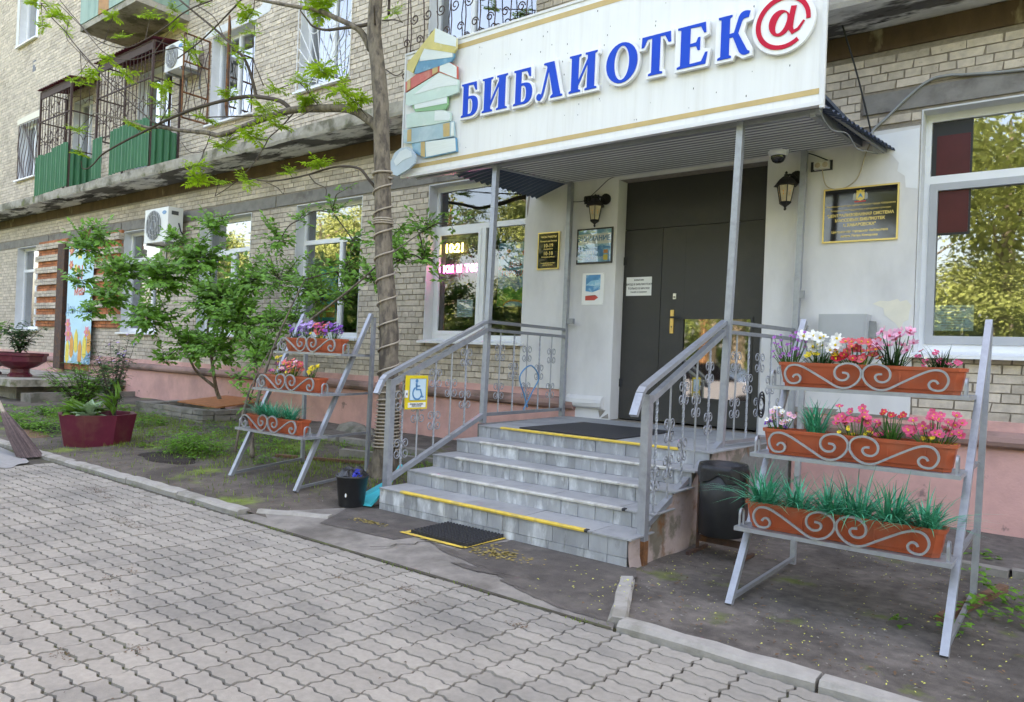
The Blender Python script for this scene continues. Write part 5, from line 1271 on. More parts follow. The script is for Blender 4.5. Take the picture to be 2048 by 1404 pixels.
BRANCH=[(0.052,0.01,[(-5.71,-2.15,3.53),(-5.83,-2.16,3.63),(-6.13,-2.18,3.79),(-6.68,-2.19,3.89),(-7.12,-2.21,3.94),(-7.56,-2.22,3.93),(-8.02,-2.24,3.89),(-8.48,-2.25,3.86),(-8.81,-2.26,3.94),(-9.38,-2.28,4.05),(-9.95,-2.29,4.18),(-10.25,-2.31,4.22),(-10.84,-2.32,4.41),(-11.35,-2.34,4.55),(-11.84,-2.35,4.67)]),(0.026,0.006,[(-7.13,-2.2,3.95),(-7.29,-2.23,4.07),(-7.73,-2.26,4.19),(-8.04,-2.29,4.23),(-8.55,-2.31,4.25),(-9.1,-2.34,4.24),(-9.65,-2.37,4.19),(-10.05,-2.4,4.13),(-10.57,-2.43,4.06),(-10.96,-2.46,3.99),(-11.21,-2.49,3.92),(-11.38,-2.51,3.82),(-11.51,-2.54,3.76),(-11.61,-2.57,3.78),(-11.58,-2.6,3.87)]),(0.008,0.004,[(-9.62,-2.45,4.13),(-9.4,-2.45,4.32),(-9.42,-2.45,4.59)]),(0.013,0.005,[(-7.16,-2.2,3.96),(-7.74,-2.17,4.0),(-8.44,-2.15,4.11),(-9.08,-2.12,4.22),(-9.79,-2.1,4.38)]),(0.02,0.011,[(-7.74,-2.25,4.2),(-7.79,-2.29,4.42),(-7.88,-2.33,4.63),(-8.0,-2.38,4.76),(-8.32,-2.42,5.02),(-8.78,-2.46,5.34),(-9.13,-2.5,5.59)]),(0.008,0.01,[(-9.31,-2.4,4.93),(-8.72,-2.43,5.0),(-8.17,-2.47,5.11),(-7.73,-2.5,5.22)]),(0.01,0.007,[(-9.72,-2.45,4.14),(-10.59,-2.49,4.66),(-11.33,-2.53,5.15),(-12.1,-2.58,5.71),(-12.32,-2.62,5.92),(-12.75,-2.66,6.22),(-13.06,-2.7,6.5)]),(0.007,0.004,[(-9.46,-2.6,4.25),(-10.41,-2.62,4.73),(-11.13,-2.64,5.1),(-11.87,-2.66,5.57),(-12.07,-2.68,5.74),(-11.98,-2.7,5.94)]),(0.005,0.008,[(-12.39,-2.7,6.32),(-11.62,-2.65,5.79),(-11.03,-2.6,5.33),(-10.61,-2.55,5.15),(-10.21,-2.5,5.08),(-9.85,-2.45,5.1),(-9.36,-2.4,5.08)]),(0.005,0.01,[(-12.05,-2.8,6.24),(-11.57,-2.76,5.86),(-10.96,-2.73,5.44),(-10.2,-2.69,5.16),(-9.67,-2.65,5.16),(-9.18,-2.61,5.24),(-8.93,-2.58,5.32),(-8.68,-2.54,5.37),(-8.36,-2.5,5.38)]),(0.006,0.006,[(-8.9,-2.4,5.5),(-8.48,-2.4,5.25),(-8.27,-2.4,5.0)]),(0.022,0.006,[(-5.89,-2.1,4.66),(-5.99,-2.17,4.63),(-6.24,-2.23,4.64),(-6.43,-2.3,4.64),(-6.55,-2.37,4.68),(-6.58,-2.43,4.74),(-6.61,-2.5,4.82)]),(0.036,0.016,[(-5.94,-2.1,4.39),(-6.01,-2.14,4.54),(-6.08,-2.19,4.62),(-6.39,-2.23,4.79),(-6.63,-2.27,4.91),(-6.88,-2.31,4.99),(-7.19,-2.36,5.09),(-7.72,-2.4,5.28)]),(0.016,0.006,[(-5.73,-2.15,2.95),(-5.78,-2.19,3.02),(-5.87,-2.24,3.13),(-6.07,-2.28,3.17),(-6.23,-2.33,3.16),(-6.54,-2.37,3.12),(-6.86,-2.41,3.1),(-7.12,-2.46,3.1),(-7.4,-2.5,3.15)]),(0.006,0.004,[(-6.62,-2.3,3.15),(-6.49,-2.3,3.04),(-6.32,-2.3,2.97),(-6.31,-2.3,2.89)]),(0.005,0.003,[(-7.39,-2.3,3.15),(-7.18,-2.3,3.07),(-7.06,-2.3,2.99),(-7.04,-2.3,3.05)]),(0.008,0.004,[(-7.0,-2.25,3.88),(-7.17,-2.3,3.73),(-7.29,-2.35,3.63),(-7.29,-2.4,3.53),(-7.36,-2.45,3.38),(-7.41,-2.5,3.27),(-7.61,-2.55,3.12),(-7.93,-2.6,2.99)]),(0.004,0.006,[(-9.32,-2.3,3.89),(-9.1,-2.3,3.73),(-8.77,-2.3,3.7),(-8.64,-2.3,3.85),(-8.62,-2.3,3.87)]),(0.012,0.009,[(-5.77,-2.2,4.57),(-5.68,-2.3,4.7)]),(0.009,0.005,[(-5.72,-2.15,4.62),(-5.45,-2.23,4.53),(-5.26,-2.3,4.43)]),(0.006,0.004,[(-7.62,-2.4,5.23),(-7.67,-2.4,5.09),(-7.99,-2.4,5.07)]),(0.004,0.007,[(-7.59,-2.4,4.93),(-7.6,-2.4,4.58),(-7.48,-2.4,4.37),(-7.37,-2.4,4.21)]),(0.007,0.004,[(-5.64,-2.15,4.11),(-5.47,-2.17,4.01),(-5.33,-2.2,4.01)]),(0.007,0.004,[(-6.11,-2.2,3.76),(-6.21,-2.2,4.1),(-6.13,-2.2,4.11)]),(0.007,0.004,[(-6.61,-2.2,3.89),(-6.72,-2.25,4.03),(-6.86,-2.3,4.19)])]
TUFT=[(-13.78,-2.58,6.75),(-13.5,-2.43,6.66),(-12.69,-2.52,6.26),(-12.85,-2.4,6.1),(-13.87,-2.39,6.46),(-12.66,-2.67,6.22),(-10.53,-2.69,5.66),(-11.21,-2.28,5.69),(-9.73,-2.57,5.51),(-9.13,-2.58,5.43),(-9.79,-2.2,5.56),(-8.66,-2.46,5.46),(-9.21,-2.28,5.14),(-7.68,-2.46,5.1),(-7.77,-2.38,5.06),(-7.29,-2.62,4.7),(-8.38,-2.38,4.96),(-8.04,-2.27,4.79),(-7.85,-2.44,4.61),(-11.45,-2.33,5.39),(-10.83,-2.36,5.03),(-11.79,-2.67,5.05),(-12.03,-2.32,5.29),(-12.17,-2.4,5.16),(-9.33,-2.55,4.5),(-9.21,-2.68,4.26),(-9.78,-2.27,4.3),(-10.31,-2.46,4.22),(-12.39,-2.34,4.51),(-12.52,-2.26,4.18),(-8.16,-2.34,4.26),(-8.87,-2.24,4.12),(-6.98,-2.5,4.05),(-6.93,-2.3,4.2),(-6.23,-2.48,4.1),(-6.61,-2.23,4.94),(-6.74,-2.26,3.95),(-6.96,-2.65,3.8),(-6.79,-2.63,3.63),(-6.73,-2.59,3.6),(-8.37,-2.22,3.75),(-8.02,-2.48,3.59),(-7.55,-2.39,3.67),(-8.44,-2.55,3.41),(-8.57,-2.45,3.27),(-8.02,-2.51,3.18),(-7.43,-2.52,3.12),(-6.81,-2.41,3.17),(-6.3,-2.41,3.19),(-6.24,-2.25,3.98),(-5.96,-2.36,3.79),(-10.71,-2.24,4.31),(-9.26,-2.27,5.05),(-6.65,-2.21,4.94),(-5.31,-2.36,4.51),(-5.71,-2.62,3.77),(-5.9,-2.27,3.79),(-6.6,-2.22,4.28),(-6.75,-2.25,3.97),(-6.59,-2.42,4.09)]
CL1=[(-12.73,-2.0,2.77,0.36),(-12.71,-2.1,2.24,0.24),(-11.79,-1.9,2.34,0.42),(-12.3,-2.0,2.94,0.23),(-11.06,-1.6,2.28,0.49),(-11.19,-1.7,1.63,0.41),(-10.56,-1.3,2.55,0.45),(-10.38,-1.2,3.04,0.26),(-10.09,-1.3,1.95,0.51),(-10.55,-1.4,1.28,0.41),(-9.42,-1.3,1.66,0.49),(-8.75,-1.4,1.25,0.33),(-12.17,-1.9,1.93,0.35),(-9.73,-1.4,1.23,0.35),(-10.93,-1.5,2.85,0.23),(-11.08,-1.5,1.04,0.19),(-9.22,-1.3,2.21,0.35),(-12.54,-2.0,1.73,0.2)]
CL2=[(-8.22,-1.5,2.16,0.38),(-7.59,-1.5,2.05,0.37),(-7.87,-1.5,1.65,0.31),(-8.25,-1.6,1.58,0.29),(-7.34,-1.5,1.89,0.3),(-6.94,-1.5,2.24,0.26),(-6.95,-1.4,2.61,0.21),(-7.35,-1.4,2.97,0.17),(-7.22,-1.4,3.2,0.08),(-6.41,-1.3,2.59,0.29),(-5.86,-1.3,2.69,0.25),(-6.13,-1.4,2.33,0.28),(-5.54,-1.2,2.7,0.12),(-5.87,-1.3,2.33,0.22),(-6.46,-1.5,2.11,0.28),(-6.92,-1.5,1.89,0.23),(-8.41,-1.4,2.7,0.29),(-8.0,-1.4,2.93,0.16),(-8.39,-1.7,1.13,0.22),(-8.31,-1.8,0.63,0.14),(-8.71,-1.7,0.86,0.14),(-5.59,-1.3,2.1,0.11)]
K1=[[(-11.28,-0.36,0.17),(-11.33,-0.42,0.39),(-11.37,-0.48,0.59),(-11.25,-0.65,1.08),(-11.14,-0.8,1.53),(-10.68,-1.0,1.98),(-10.62,-1.1,2.43)],[(-11.37,-0.48,0.59),(-11.57,-0.7,0.83),(-11.46,-0.9,1.04),(-11.4,-1.2,1.5),(-11.31,-1.5,1.95)],[(-11.25,-0.65,1.08),(-10.3,-1.0,1.6),(-9.6,-1.2,1.95)]]
K2=[[(-7.09,-2.52,0.11),(-7.19,-2.47,0.45),(-7.23,-2.37,0.82),(-7.25,-2.22,1.27),(-7.1,-2.12,1.73),(-6.99,-2.02,2.07)],[(-7.25,-2.22,1.27),(-6.73,-2.12,1.61),(-6.08,-2.12,1.93),(-5.61,-2.02,2.28),(-5.85,-1.3,2.66)],[(-7.35,-2.57,0.14),(-7.35,-2.52,0.43),(-7.35,-2.42,0.82),(-7.3,-2.22,1.27)]]
random.seed(11)
# ------------------------------------------------------------------ flower racks
def scroll_pts():
    zp = [(120, 830), (135, 805), (165, 800), (190, 830), (180, 870), (140, 890), (90, 885), (55, 840), (45, 780), (75, 720), (130, 700), (200, 715), (300, 770), (420, 845), (520, 905), (600, 910), (670, 870), (715, 800), (715, 730), (670, 680), (600, 665), (530, 690), (495, 740), (500, 800), (540, 835), (590, 830), (615, 795), (600, 765), (560, 760)]
    P = [Vector(((x - 722) / 1605, 0, (912 - y) / 1605 * .92 + .008)) for x, y in zp]; out = []
    for i in range(len(P) - 1):
        a, b, c, d = P[max(0, i - 1)], P[i], P[i + 1], P[min(len(P) - 1, i + 2)]
        for k in range(3):
            s_ = k / 3; out.append(.5 * ((2 * b) + (c - a) * s_ + (2 * a - 5 * b + 4 * c - d) * s_ ** 2 + (3 * b - a - 3 * c + d) * s_ ** 3))
    return out + [P[-1]]
def ribbon(pts, w, d):
    """flat iron strip: w thick in the plane, d deep along y"""
    b = MB(); v = []; n = len(pts)
    for i, p in enumerate(pts):
        t = (pts[min(n - 1, i + 1)] - pts[max(0, i - 1)]).normalized(); nn = Vector((-t.z, 0, t.x))
        for s_, y in ((-1, -d / 2), (1, -d / 2), (1, d / 2), (-1, d / 2)): v.append(p + nn * (s_ * w / 2) + Vector((0, y, 0)))
    b.add(v, [(i * 4 + q, i * 4 + (q + 1) % 4, i * 4 + 4 + (q + 1) % 4, i * 4 + 4 + q) for i in range(n - 1) for q in range(4)]); return b
sp = scroll_pts()
SCL = ribbon(sp, .011, .013).mesh('scroll', 'silver paint'); SCR = ribbon([Vector((-p.x, p.y, p.z)) for p in sp], .011, .013).mesh('scroll', 'silver paint')
LOOP = ribbon([Vector((.03 * math.cos(a), 0, .06 + .03 * math.sin(a))) for a in [PI * k / 10 for k in range(11)]], .010, .012)
LOOPM = ribbon([Vector((.030, 0, 0))] + [Vector((.03 * math.cos(a), 0, .06 + .03 * math.sin(a))) for a in [PI * k / 10 for k in range(11)]] + [Vector((-.030, 0, 0))], .010, .012).mesh('end_loop', 'silver paint')
def rack(label, loc, rz, W, D, apex, shelves, zf=(0, 0, 0, 0), dx=0.0):
    t = thing('flower_rack', label, 'flower rack', loc, 'iron flower racks beside the steps', rz)
    L = dict(local=True)
    FT = [(0, 0, zf[0]), (W, 0, zf[1]), (W + dx, D, zf[2]), (dx, D, zf[3])]
    for i in (0, 1):
        MB().bar(FT[i], (FT[i][0] + dx + (.02 if i else -.02), apex[0], apex[1]), .036, .036).build('front_leg', 'silver paint', t, **L)
        k = 2 if i else 3
        MB().bar(FT[k], (FT[i][0] + dx + (.02 if i else -.02), apex[0] + .035, apex[1] - .03), .034, .034, (0, 1, 0)).build('back_leg', 'silver paint', t, **L)
        MB().bar((FT[i][0], FT[i][1] + .03, FT[i][2] + .03), (FT[k][0], FT[k][1], FT[k][2] + .04), .022, .022).build('foot_rail', 'dark silver', t, **L)
    for yf, yb, z in shelves:
        e = .022
        b = MB().box(-.03, W + .005, yf, yf + .028, z - e, z)
        b.box(-.03, W + .005, yb - .026, yb, z - e, z).box(-.03, 0, yf + .028, yb - .026, z - e, z).box(W - .024, W + .005, yf + .028, yb - .026, z - e, z).box(0, W - .024, yf + .0285, yb - .0265, z - .010, z - .002)
        b.build('shelf', 'silver paint', t, **L)
        for x in (.0, W - .012): MB().bar((x + .006, yb - .02, z - .012), (x + .006 + dx, D - .01 + (.05 * z if not dx else -.02), z - .012), .022, .02).build('side_rail', 'dark silver', t, **L)
        inst('scroll', SCL, t, (W / 2 - .01, yf + .0, z), scale=(W / 1.02, 1, 1)); inst('scroll', SCR, t, (W / 2 - .005, yf + .0, z), scale=(W / 1.02, 1, 1))
        for x in (-.012, W - .018): inst('end_loop', LOOPM, t, (x, yf + .07, z), (0, 0, PI / 2))
    return t
RR = (-1.53, -3.17, .012)
SHR = [(.11, .33, .405), (.32, .62, .80), (.56, .96, 1.188)]
rack('grey iron three-tier flower rack right of the steps, with long full troughs', RR, math.radians(.6), 1.02, 1.12, (1.24, 1.62), SHR)
RLc = (-6.45, -3.16, .06); RLA = 0.0
SHL = [(.04, .32, .465), (.21, .49, .845), (.43, .71, 1.21)]
rack('grey iron three-tier flower rack left of the tree, in front of the shrubs', RLc, RLA, 1.02, .90, (.86, 1.60), SHL, (.0, .0, .03, .04), dx=-.12)
def rp(loc, rz, x, y, z): c, s_ = math.cos(rz), math.sin(rz); return (loc[0] + c * x - s_ * y, loc[1] + s_ * x + c * y, loc[2] + z)
def trough_mesh(L, h=.145, d=.155):
    b = MB()
    def ring(x, y, z, c=.03):
        return [(-x + c, -y, z), (x - c, -y, z), (x, -y + c, z), (x, y - c, z), (x - c, y, z), (-x + c, y, z), (-x, y - c, z), (-x, -y + c, z)]
    R_ = [ring(L / 2 - .03, d / 2 - .03, 0), ring(L / 2 - .028, d / 2 - .028, .02), ring(L / 2 - .024, d / 2 - .02, .022), ring(L / 2 - .008, d / 2 - .006, h - .02), ring(L / 2, d / 2, h - .02), ring(L / 2 + .002, d / 2 + .002, h), ring(L / 2 - .008, d / 2 - .008, h), ring(L / 2 - .012, d / 2 - .012, h - .035)]
    v = [p for r in R_ for p in r]
    b.add(v, [(i * 8 + k, i * 8 + (k + 1) % 8, i * 8 + 8 + (k + 1) % 8, i * 8 + 8 + k) for i in range(len(R_) - 1) for k in range(8)] + [tuple(range(7, -1, -1))])
    for x in (-.36, -.18, 0, .18, .36): b.box(x * L - .003, x * L + .003, -d / 2 + .008, -d / 2 + .02, .024, h - .022)
    return b.mesh('trough', 'terracotta')
TR = [trough_mesh(.98), trough_mesh(.86, .135, .15)]
def soilm(L, d): return MB().box(-L / 2 + .035, L / 2 - .035, -d / 2 + .016, d / 2 - .016, .10, .118, .003).mesh('potting_soil', 'planting soil')
def planter(label, loc, rz, k, L):
    t = thing('flower_trough', label, 'flower trough', loc, 'terracotta troughs on the racks', rz)
    inst('trough', TR[k], t, (0, 0, 0)); inst('potting_soil', soilm(L, .15), t, (0, 0, -.012)); return t
# flowers -----------------------------------------------------------------------------
def blade(b, base, az, ln, w, lean, droop=.35, seg=4):
    """one strap leaf arching outwards"""
    d = Vector((math.cos(az), math.sin(az), 0)); s_ = Vector((-d.y, d.x, 0)); v = []
    for i in range(seg + 1):
        f = i / seg; a = lean * f + droop * f * f
        # integrate a simple arc
        x = ln * (f * math.sin(lean * .6) + f * f * math.sin(lean + droop) * .45); z = ln * (f * math.cos(lean * .5) - f * f * (.30 * lean + .45 * droop))
        ww = w * (1 - f ** 2 * .95) * (0.7 + .6 * f * (1 - f) * 2)
        p = Vector(base) + d * x + Vector((0, 0, z))
        v += [p - s_ * ww / 2, p + s_ * ww / 2]
    b.add(v, [(2 * i, 2 * i + 1, 2 * i + 3, 2 * i + 2) for i in range(seg)])
def bloom_mesh(petal, centre, r, n=6, cup=.35):
    b = MB(); b.use(petal)
    for k in range(n):
        a = 2 * PI * k / n; d = Vector((math.cos(a), math.sin(a), 0)); s_ = Vector((-d.y, d.x, 0)); u = Vector((0, 0, 1))
        w_ = .50 if n == 5 else .36
        b.add([d * r * .08, d * r * .5 + s_ * r * w_ + u * r * cup * .5, d * r * .92 + s_ * r * w_ * .55 + u * r * cup, d * r * .95 - s_ * r * w_ * .5 + u * r * cup * 1.1, d * r * .5 - s_ * r * w_ + u * r * cup * .6], [(0, 1, 2), (0, 2, 3), (0, 3, 4)])
    b.use(centre); b.lathe([(r * .2, r * .05), (r * .18, r * .28), (r * .05, r * .36)], (0, 0, 0), 6)
    return b.mesh('bloom')
BL = {}
def bloom(petal, centre='yellow petal', r=.03, n=6, cup=.35):
    k = (petal, centre, r, n)
    if k not in BL: BL[k] = bloom_mesh(petal, centre, r, n, cup)
    return BL[k]
def bunch(label, loc, leaf, nb, ln, sprd, blooms=(), w=.011, depth=.05, name='flower_bunch', cat='flowers', lean=(.1, .95)):
    t = thing(name, label, cat, loc, 'artificial plants in the troughs')
    b = MB()
    for k in range(nb):
        x, y = R(-sprd * .5, sprd * .5), R(-depth, depth); az = math.atan2(y * 2 + R(-.05, .05), x + R(-.06, .06)) if R(0, 1) < .65 else R(0, 2 * PI)
        if R(0, 1) < .25: az = -PI / 2 + R(-.8, .8)
        blade(b, (x * .55, y * .55, -.02), az, ln * R(.6, 1.1), w * R(.7, 1.2), R(*lean), R(.15, .75))
    b.build('leaves', leaf, t, local=True)
    st = MB()
    for m, cen, cnt, r, zlo, zhi, n in blooms:
        for k in range(cnt):
            x, y, z = R(-sprd * .62, sprd * .62), R(-depth * 1.1, depth), R(zlo, zhi)
            st.tube([(x * .4, y * .4, 0), (x * .8, y * .8, z * .6), (x, y, z)], .0022, 3)
            inst('bloom', bloom(m, cen, r, n), t, (x, y, z), (R(.3, 1.15), R(-.5, .5), R(-.7, .7)), (R(.85, 1.15),) * 3)
    if st.v: st.build('stems', 'green blade', t, local=True)
    return t
TOP = .115
def shelf_pt(side, row, x, dy=0.0):
    loc, rz, sh = (RR, math.radians(.6), SHR) if side else (RLc, RLA, SHL)
    yf, yb, z = sh[row]; return rp(loc, rz, x, yf + .025 + .085 + dy, z)
for row, (lab, x) in enumerate((('terracotta trough with long teal grass on the lowest shelf of the right rack', .50), ('terracotta trough of red and pink blooms on the middle shelf of the right rack', .51), ('terracotta trough of white, red and pink blooms on the top shelf of the right rack', .51))):
    planter(lab, shelf_pt(1, row, x), math.radians(.6), 0, .98)
for row, (lab, x) in enumerate((('terracotta trough with teal grass on the lowest shelf of the left rack', .50), ('terracotta trough of coral blooms on the middle shelf of the left rack', .50), ('terracotta trough of violet and pink blooms on the top shelf of the left rack', .50))):
    planter(lab, shelf_pt(0, row, x), RLA, 1, .86)
def B(side, row, x, *a, **k):
    p = shelf_pt(side, row, x - (0 if side else .05)); return bunch(a[0], (p[0], p[1], p[2] + TOP), *a[1:], **k)
G_ = dict(name='grass_clump', cat='grass clump')
for x, s_, lab in ((.10, .15, 'wide teal grass clump hanging over the left end of the lowest right trough'), (.28, .12, 'teal grass clump second from the left in the lowest right trough'), (.45, .11, 'short teal grass clump in the centre of the lowest right trough'),
                   (.58, .15, 'tall teal grass clump just right of centre in the lowest right trough'), (.74, .13, 'teal grass clump second from the right in the lowest right trough'), (.90, .10, 'teal grass clump at the right end of the lowest right trough')):
    B(1, 0, x, lab, 'teal blade', 120, .36 if s_ > .12 else .30, s_ * 1.15, w=.0105, depth=.06, lean=(.1, 1.35), **G_)
B(1, 1, .10, 'pale pink and white small blooms at the left end of the middle right trough', 'dark blade', 30, .13, .13, [('pale pink petal', 'yellow petal', 12, .018, .06, .13, 5), ('white petal', 'yellow petal', 10, .016, .07, .15, 5), ('violet petal', 'yellow petal', 5, .016, .03, .07, 5)], w=.008)
B(1, 1, .30, 'tall teal grass clump among the blooms of the middle right trough', 'teal blade', 70, .30, .15, w=.013, lean=(.05, .75), **G_)
B(1, 1, .52, 'crimson blooms with yellow buds left of centre in the middle right trough', 'lime blade', 30, .13, .19, [('pink petal', 'yellow petal', 22, .025, .06, .18, 5), ('yellow petal', 'yellow petal', 8, .014, .02, .07, 5)], w=.008)
B(1, 1, .68, 'spiky green and bronze leaves right of centre in the middle right trough', 'green blade', 50, .22, .11, [('red petal', 'yellow petal', 6, .020, .12, .18, 5), ('pink petal', 'yellow petal', 3, .026, .03, .09, 5)], w=.011, lean=(.05, .7))
B(1, 1, .89, 'rounded mass of crimson blooms at the right end of the middle right trough', 'lime blade', 34, .13, .20, [('pink petal', 'yellow petal', 34, .025, .06, .18, 5), ('yellow petal', 'yellow petal', 8, .013, .0, .06, 5)], w=.007)
B(1, 2, .07, 'spray of tiny purple flowers at the left end of the top right trough', 'green blade', 34, .20, .16, [('plum petal', 'magenta petal', 34, .013, .04, .22, 5)], w=.007)
B(1, 2, .25, 'white daffodil blooms with dark leaves in the top right trough', 'dark blade', 46, .20, .17, [('white petal', 'yellow petal', 17, .037, .09, .21, 6), ('yellow petal', 'yellow petal', 3, .03, .07, .1, 6)], w=.010)
B(1, 2, .46, 'scarlet blooms with yellow buds in the middle of the top right trough', 'lime blade', 30, .14, .20, [('coral petal', 'yellow petal', 24, .028, .05, .17, 5), ('red petal', 'yellow petal', 5, .03, .04, .1, 5), ('yellow petal', 'yellow petal', 8, .014, .0, .06, 5)], w=.008)
B(1, 2, .64, 'tall pale pink lilies with long dark leaves in the top right trough', 'dark blade', 50, .27, .16, [('pale pink petal', 'pink petal', 15, .035, .11, .24, 6)], w=.011, lean=(.05, .75))
B(1, 2, .87, 'low pink buds and pointed leaves at the right end of the top right trough', 'dark blade', 44, .20, .17, [('pink petal', 'pale pink petal', 13, .020, .03, .13, 5), ('white petal', 'yellow petal', 6, .011, .02, .09, 5)], w=.010, lean=(.1, .9))
for x, lab in ((.33, 'teal grass clump at the left of the lowest left trough'), (.47, 'bushy teal grass clump in the middle of the lowest left trough'), (.74, 'teal grass clump at the right of the lowest left trough')):
    B(0, 0, x, lab, 'teal blade', 150, .27, .17, w=.009, depth=.06, lean=(.1, 1.15), **G_)
B(0, 1, .28, 'mixed pink and yellow blooms at the left of the middle left trough', 'lime blade', 30, .15, .16, [('magenta petal', 'yellow petal', 12, .020, .04, .13, 5), ('yellow petal', 'yellow petal', 12, .018, .06, .20, 5)], w=.008)
B(0, 1, .50, 'coral pink blooms heaped in the centre of the middle left trough', 'lime blade', 26, .12, .17, [('coral petal', 'yellow petal', 20, .027, .06, .17, 5), ('pale pink petal', 'yellow petal', 8, .024, .08, .17, 5), ('yellow petal', 'yellow petal', 8, .015, .02, .08, 5)], w=.008)
B(0, 1, .78, 'small yellow flowers over green leaves at the right of the middle left trough', 'green blade', 36, .14, .12, [('yellow petal', 'yellow petal', 16, .017, .05, .14, 5)], w=.009)
B(0, 2, .24, 'dark violet buds at the left end of the top left trough', 'dark blade', 34, .15, .14, [('violet petal', 'lilac petal', 18, .017, .04, .15, 5)], w=.008)
B(0, 2, .42, 'lilac blooms left of centre in the top left trough', 'green blade', 26, .13, .15, [('lilac petal', 'white petal', 22, .025, .06, .18, 6)], w=.008)
B(0, 2, .62, 'hot pink and coral blooms right of centre in the top left trough', 'lime blade', 26, .12, .16, [('magenta petal', 'yellow petal', 14, .025, .06, .17, 5), ('coral petal', 'yellow petal', 12, .025, .05, .16, 5), ('yellow petal', 'yellow petal', 8, .014, .02, .07, 5)], w=.008)
B(0, 2, .82, 'bright violet blooms at the right end of the top left trough', 'green blade', 28, .14, .16, [('violet petal', 'magenta petal', 16, .024, .05, .17, 6), ('lilac petal', 'magenta petal', 12, .022, .06, .17, 6)], w=.008)

# ------------------------------------------------------------------ bins, bucket, dustpan, broom
t = thing('litter_bin', 'tall black litter bin, bag over its rim, on a rusty frame by the steps', 'bin', (-1.98, -2.2, .02))
c = (-1.98, -2.2, 0)
MB().lathe([(.146, .155), (.152, .16), (.153, .40), (.154, .62), (.148, .62), (.14, .30)], c, 22).build('barrel', 'black plastic', t, smooth=True)
b = MB(); n = 44; v = []
for i in range(n):
    a = 2 * PI * i / n; f1 = .012 * nz(math.cos(a) * 2, math.sin(a) * 2, 2.2, 1)
    for r, z in ((.130, .50), (.143, .634), (.160 + f1 * .6, .638), (.166 + f1, .600), (.168 + f1 * 1.5, .535 + .07 * nz(math.cos(a), math.sin(a), 2.5, 6))): v.append((c[0] + r * math.cos(a), c[1] + r * math.sin(a), z))
b.add(v, [(i * 5 + k, ((i + 1) % n) * 5 + k, ((i + 1) % n) * 5 + k + 1, i * 5 + k + 1) for i in range(n) for k in range(4)]); b.build('bag', 'black bag', t, smooth=True)
MB().lathe([(.138, .40), (.001, .38)], c, 16, cap=False).build('bag_lining', 'black bag', t)
b = MB()
for s_ in (-1, 1): b.bar((c[0] + s_ * .168, c[1], .0), (c[0] + s_ * .168, c[1], .56), .012, .03, (0, 1, 0)); b.bar((c[0] + s_ * .168, c[1] - .16, .02), (c[0] + s_ * .168, c[1] + .16, .02), .022, .022)
b.bar((c[0] - .168, c[1], .105), (c[0] + .168, c[1], .105), .014, .045); b.build('stand', 'rusty iron', t)
t = thing('bucket', 'black plastic bucket stuffed with a black bag beside the tree', 'bucket', (-4.76, -3.10, .03))
c = (-4.76, -3.10, .035)
MB().lathe([(.098, 0), (.103, .006), (.128, .235), (.136, .238), (.136, .256), (.122, .254), (.116, .15)], c, 24).build('pail', 'black plastic', t, smooth=True)
b = MB(); n = 26; v = [(c[0], c[1], c[2] + .30)]
for ring_, rr in enumerate((.045, .085, .118)):
    for i in range(n):
        a = 2 * PI * i / n; v.append((c[0] + rr * math.cos(a), c[1] + rr * math.sin(a), c[2] + (.30, .285, .24)[ring_] + .045 * nz(math.cos(a) * rr * 20, math.sin(a) * rr * 20, 1.3, ring_)))
f = [(0, 1 + i, 1 + (i + 1) % n) for i in range(n)] + [(1 + r * n + i, 1 + (r + 1) * n + i, 1 + (r + 1) * n + (i + 1) % n, 1 + r * n + (i + 1) % n) for r in (0, 1) for i in range(n)]
b.add(v, f).build('bag', 'black bag', t)
b = MB()
for k in range(10):
    p = Vector((c[0] + .09 + R(-.03, .03), c[1] - .02 + R(-.04, .04), c[2] + .25 + R(0, .05))); q = [p + Vector((R(-.03, .03), R(-.03, .03), R(-.03, .03))) for _ in range(4)]; b.add(q, [(0, 1, 2), (0, 2, 3), (0, 3, 1)])
tag(b.build('plastic_scrap', 'blue plastic'), 'crumpled bright blue plastic scrap poking out of the black bucket', 'wrapper')
MB().poly([ell(-4.70, .14, .010, .016, 10)], lambda x, z, d: (x, -3.212 + .002 * d, z + .0), True).build('label_mark', 'paper', t)
t = thing('dustpan', 'turquoise plastic dustpan leaning on the lowest step by the bucket', 'dustpan', (-4.66, -2.95, .03))
MB().add([(-4.80, -3.06, .035), (-4.57, -3.05, .05), (-4.555, -2.86, .20), (-4.70, -2.80, .17), (-4.81, -2.95, .07), (-4.81, -3.065, .05), (-4.565, -3.065, .07), (-4.545, -2.86, .235), (-4.70, -2.785, .215), (-4.82, -2.955, .10)],
         [(0, 1, 2, 3, 4), (1, 6, 7, 2), (2, 7, 8, 3), (3, 8, 9, 4), (4, 9, 5, 0)]).build('pan', 'turquoise plastic', t)
MB().tube([(-4.62, -2.82, .20), (-4.60, -2.76, .30), (-4.59, -2.72, .36)], .014, 8).build('handle', 'turquoise plastic', t, smooth=True)
t = thing('broom', 'twig broom with a pale wooden handle leaning in at the far left', 'broom', (-9.1, -3.95, 0))
p0, p1 = Vector((-10.35, -4.0, .78)), Vector((-9.62, -3.98, .29))
MB().tube([p0, p1], .024, 8).build('handle', 'pale wood', t, smooth=True)
b = MB(); random.seed(4); ax = (p1 - p0).normalized()
for k in range(330):
    a, r = R(0, 6.28), math.sqrt(R(0, 1)); o = Vector((0, math.cos(a), math.sin(a) * .8)); e = p1 + ax * R(.55, .80) + o * (.03 + .085 * r); e.z = max(e.z, .012); s0 = p1 - ax * R(0, .25) + o * .03 * r
    b.tube([s0, s0.lerp(e, .5) + o * .02 * r, e], [.005, .0045, .0025], 3, cap=False)
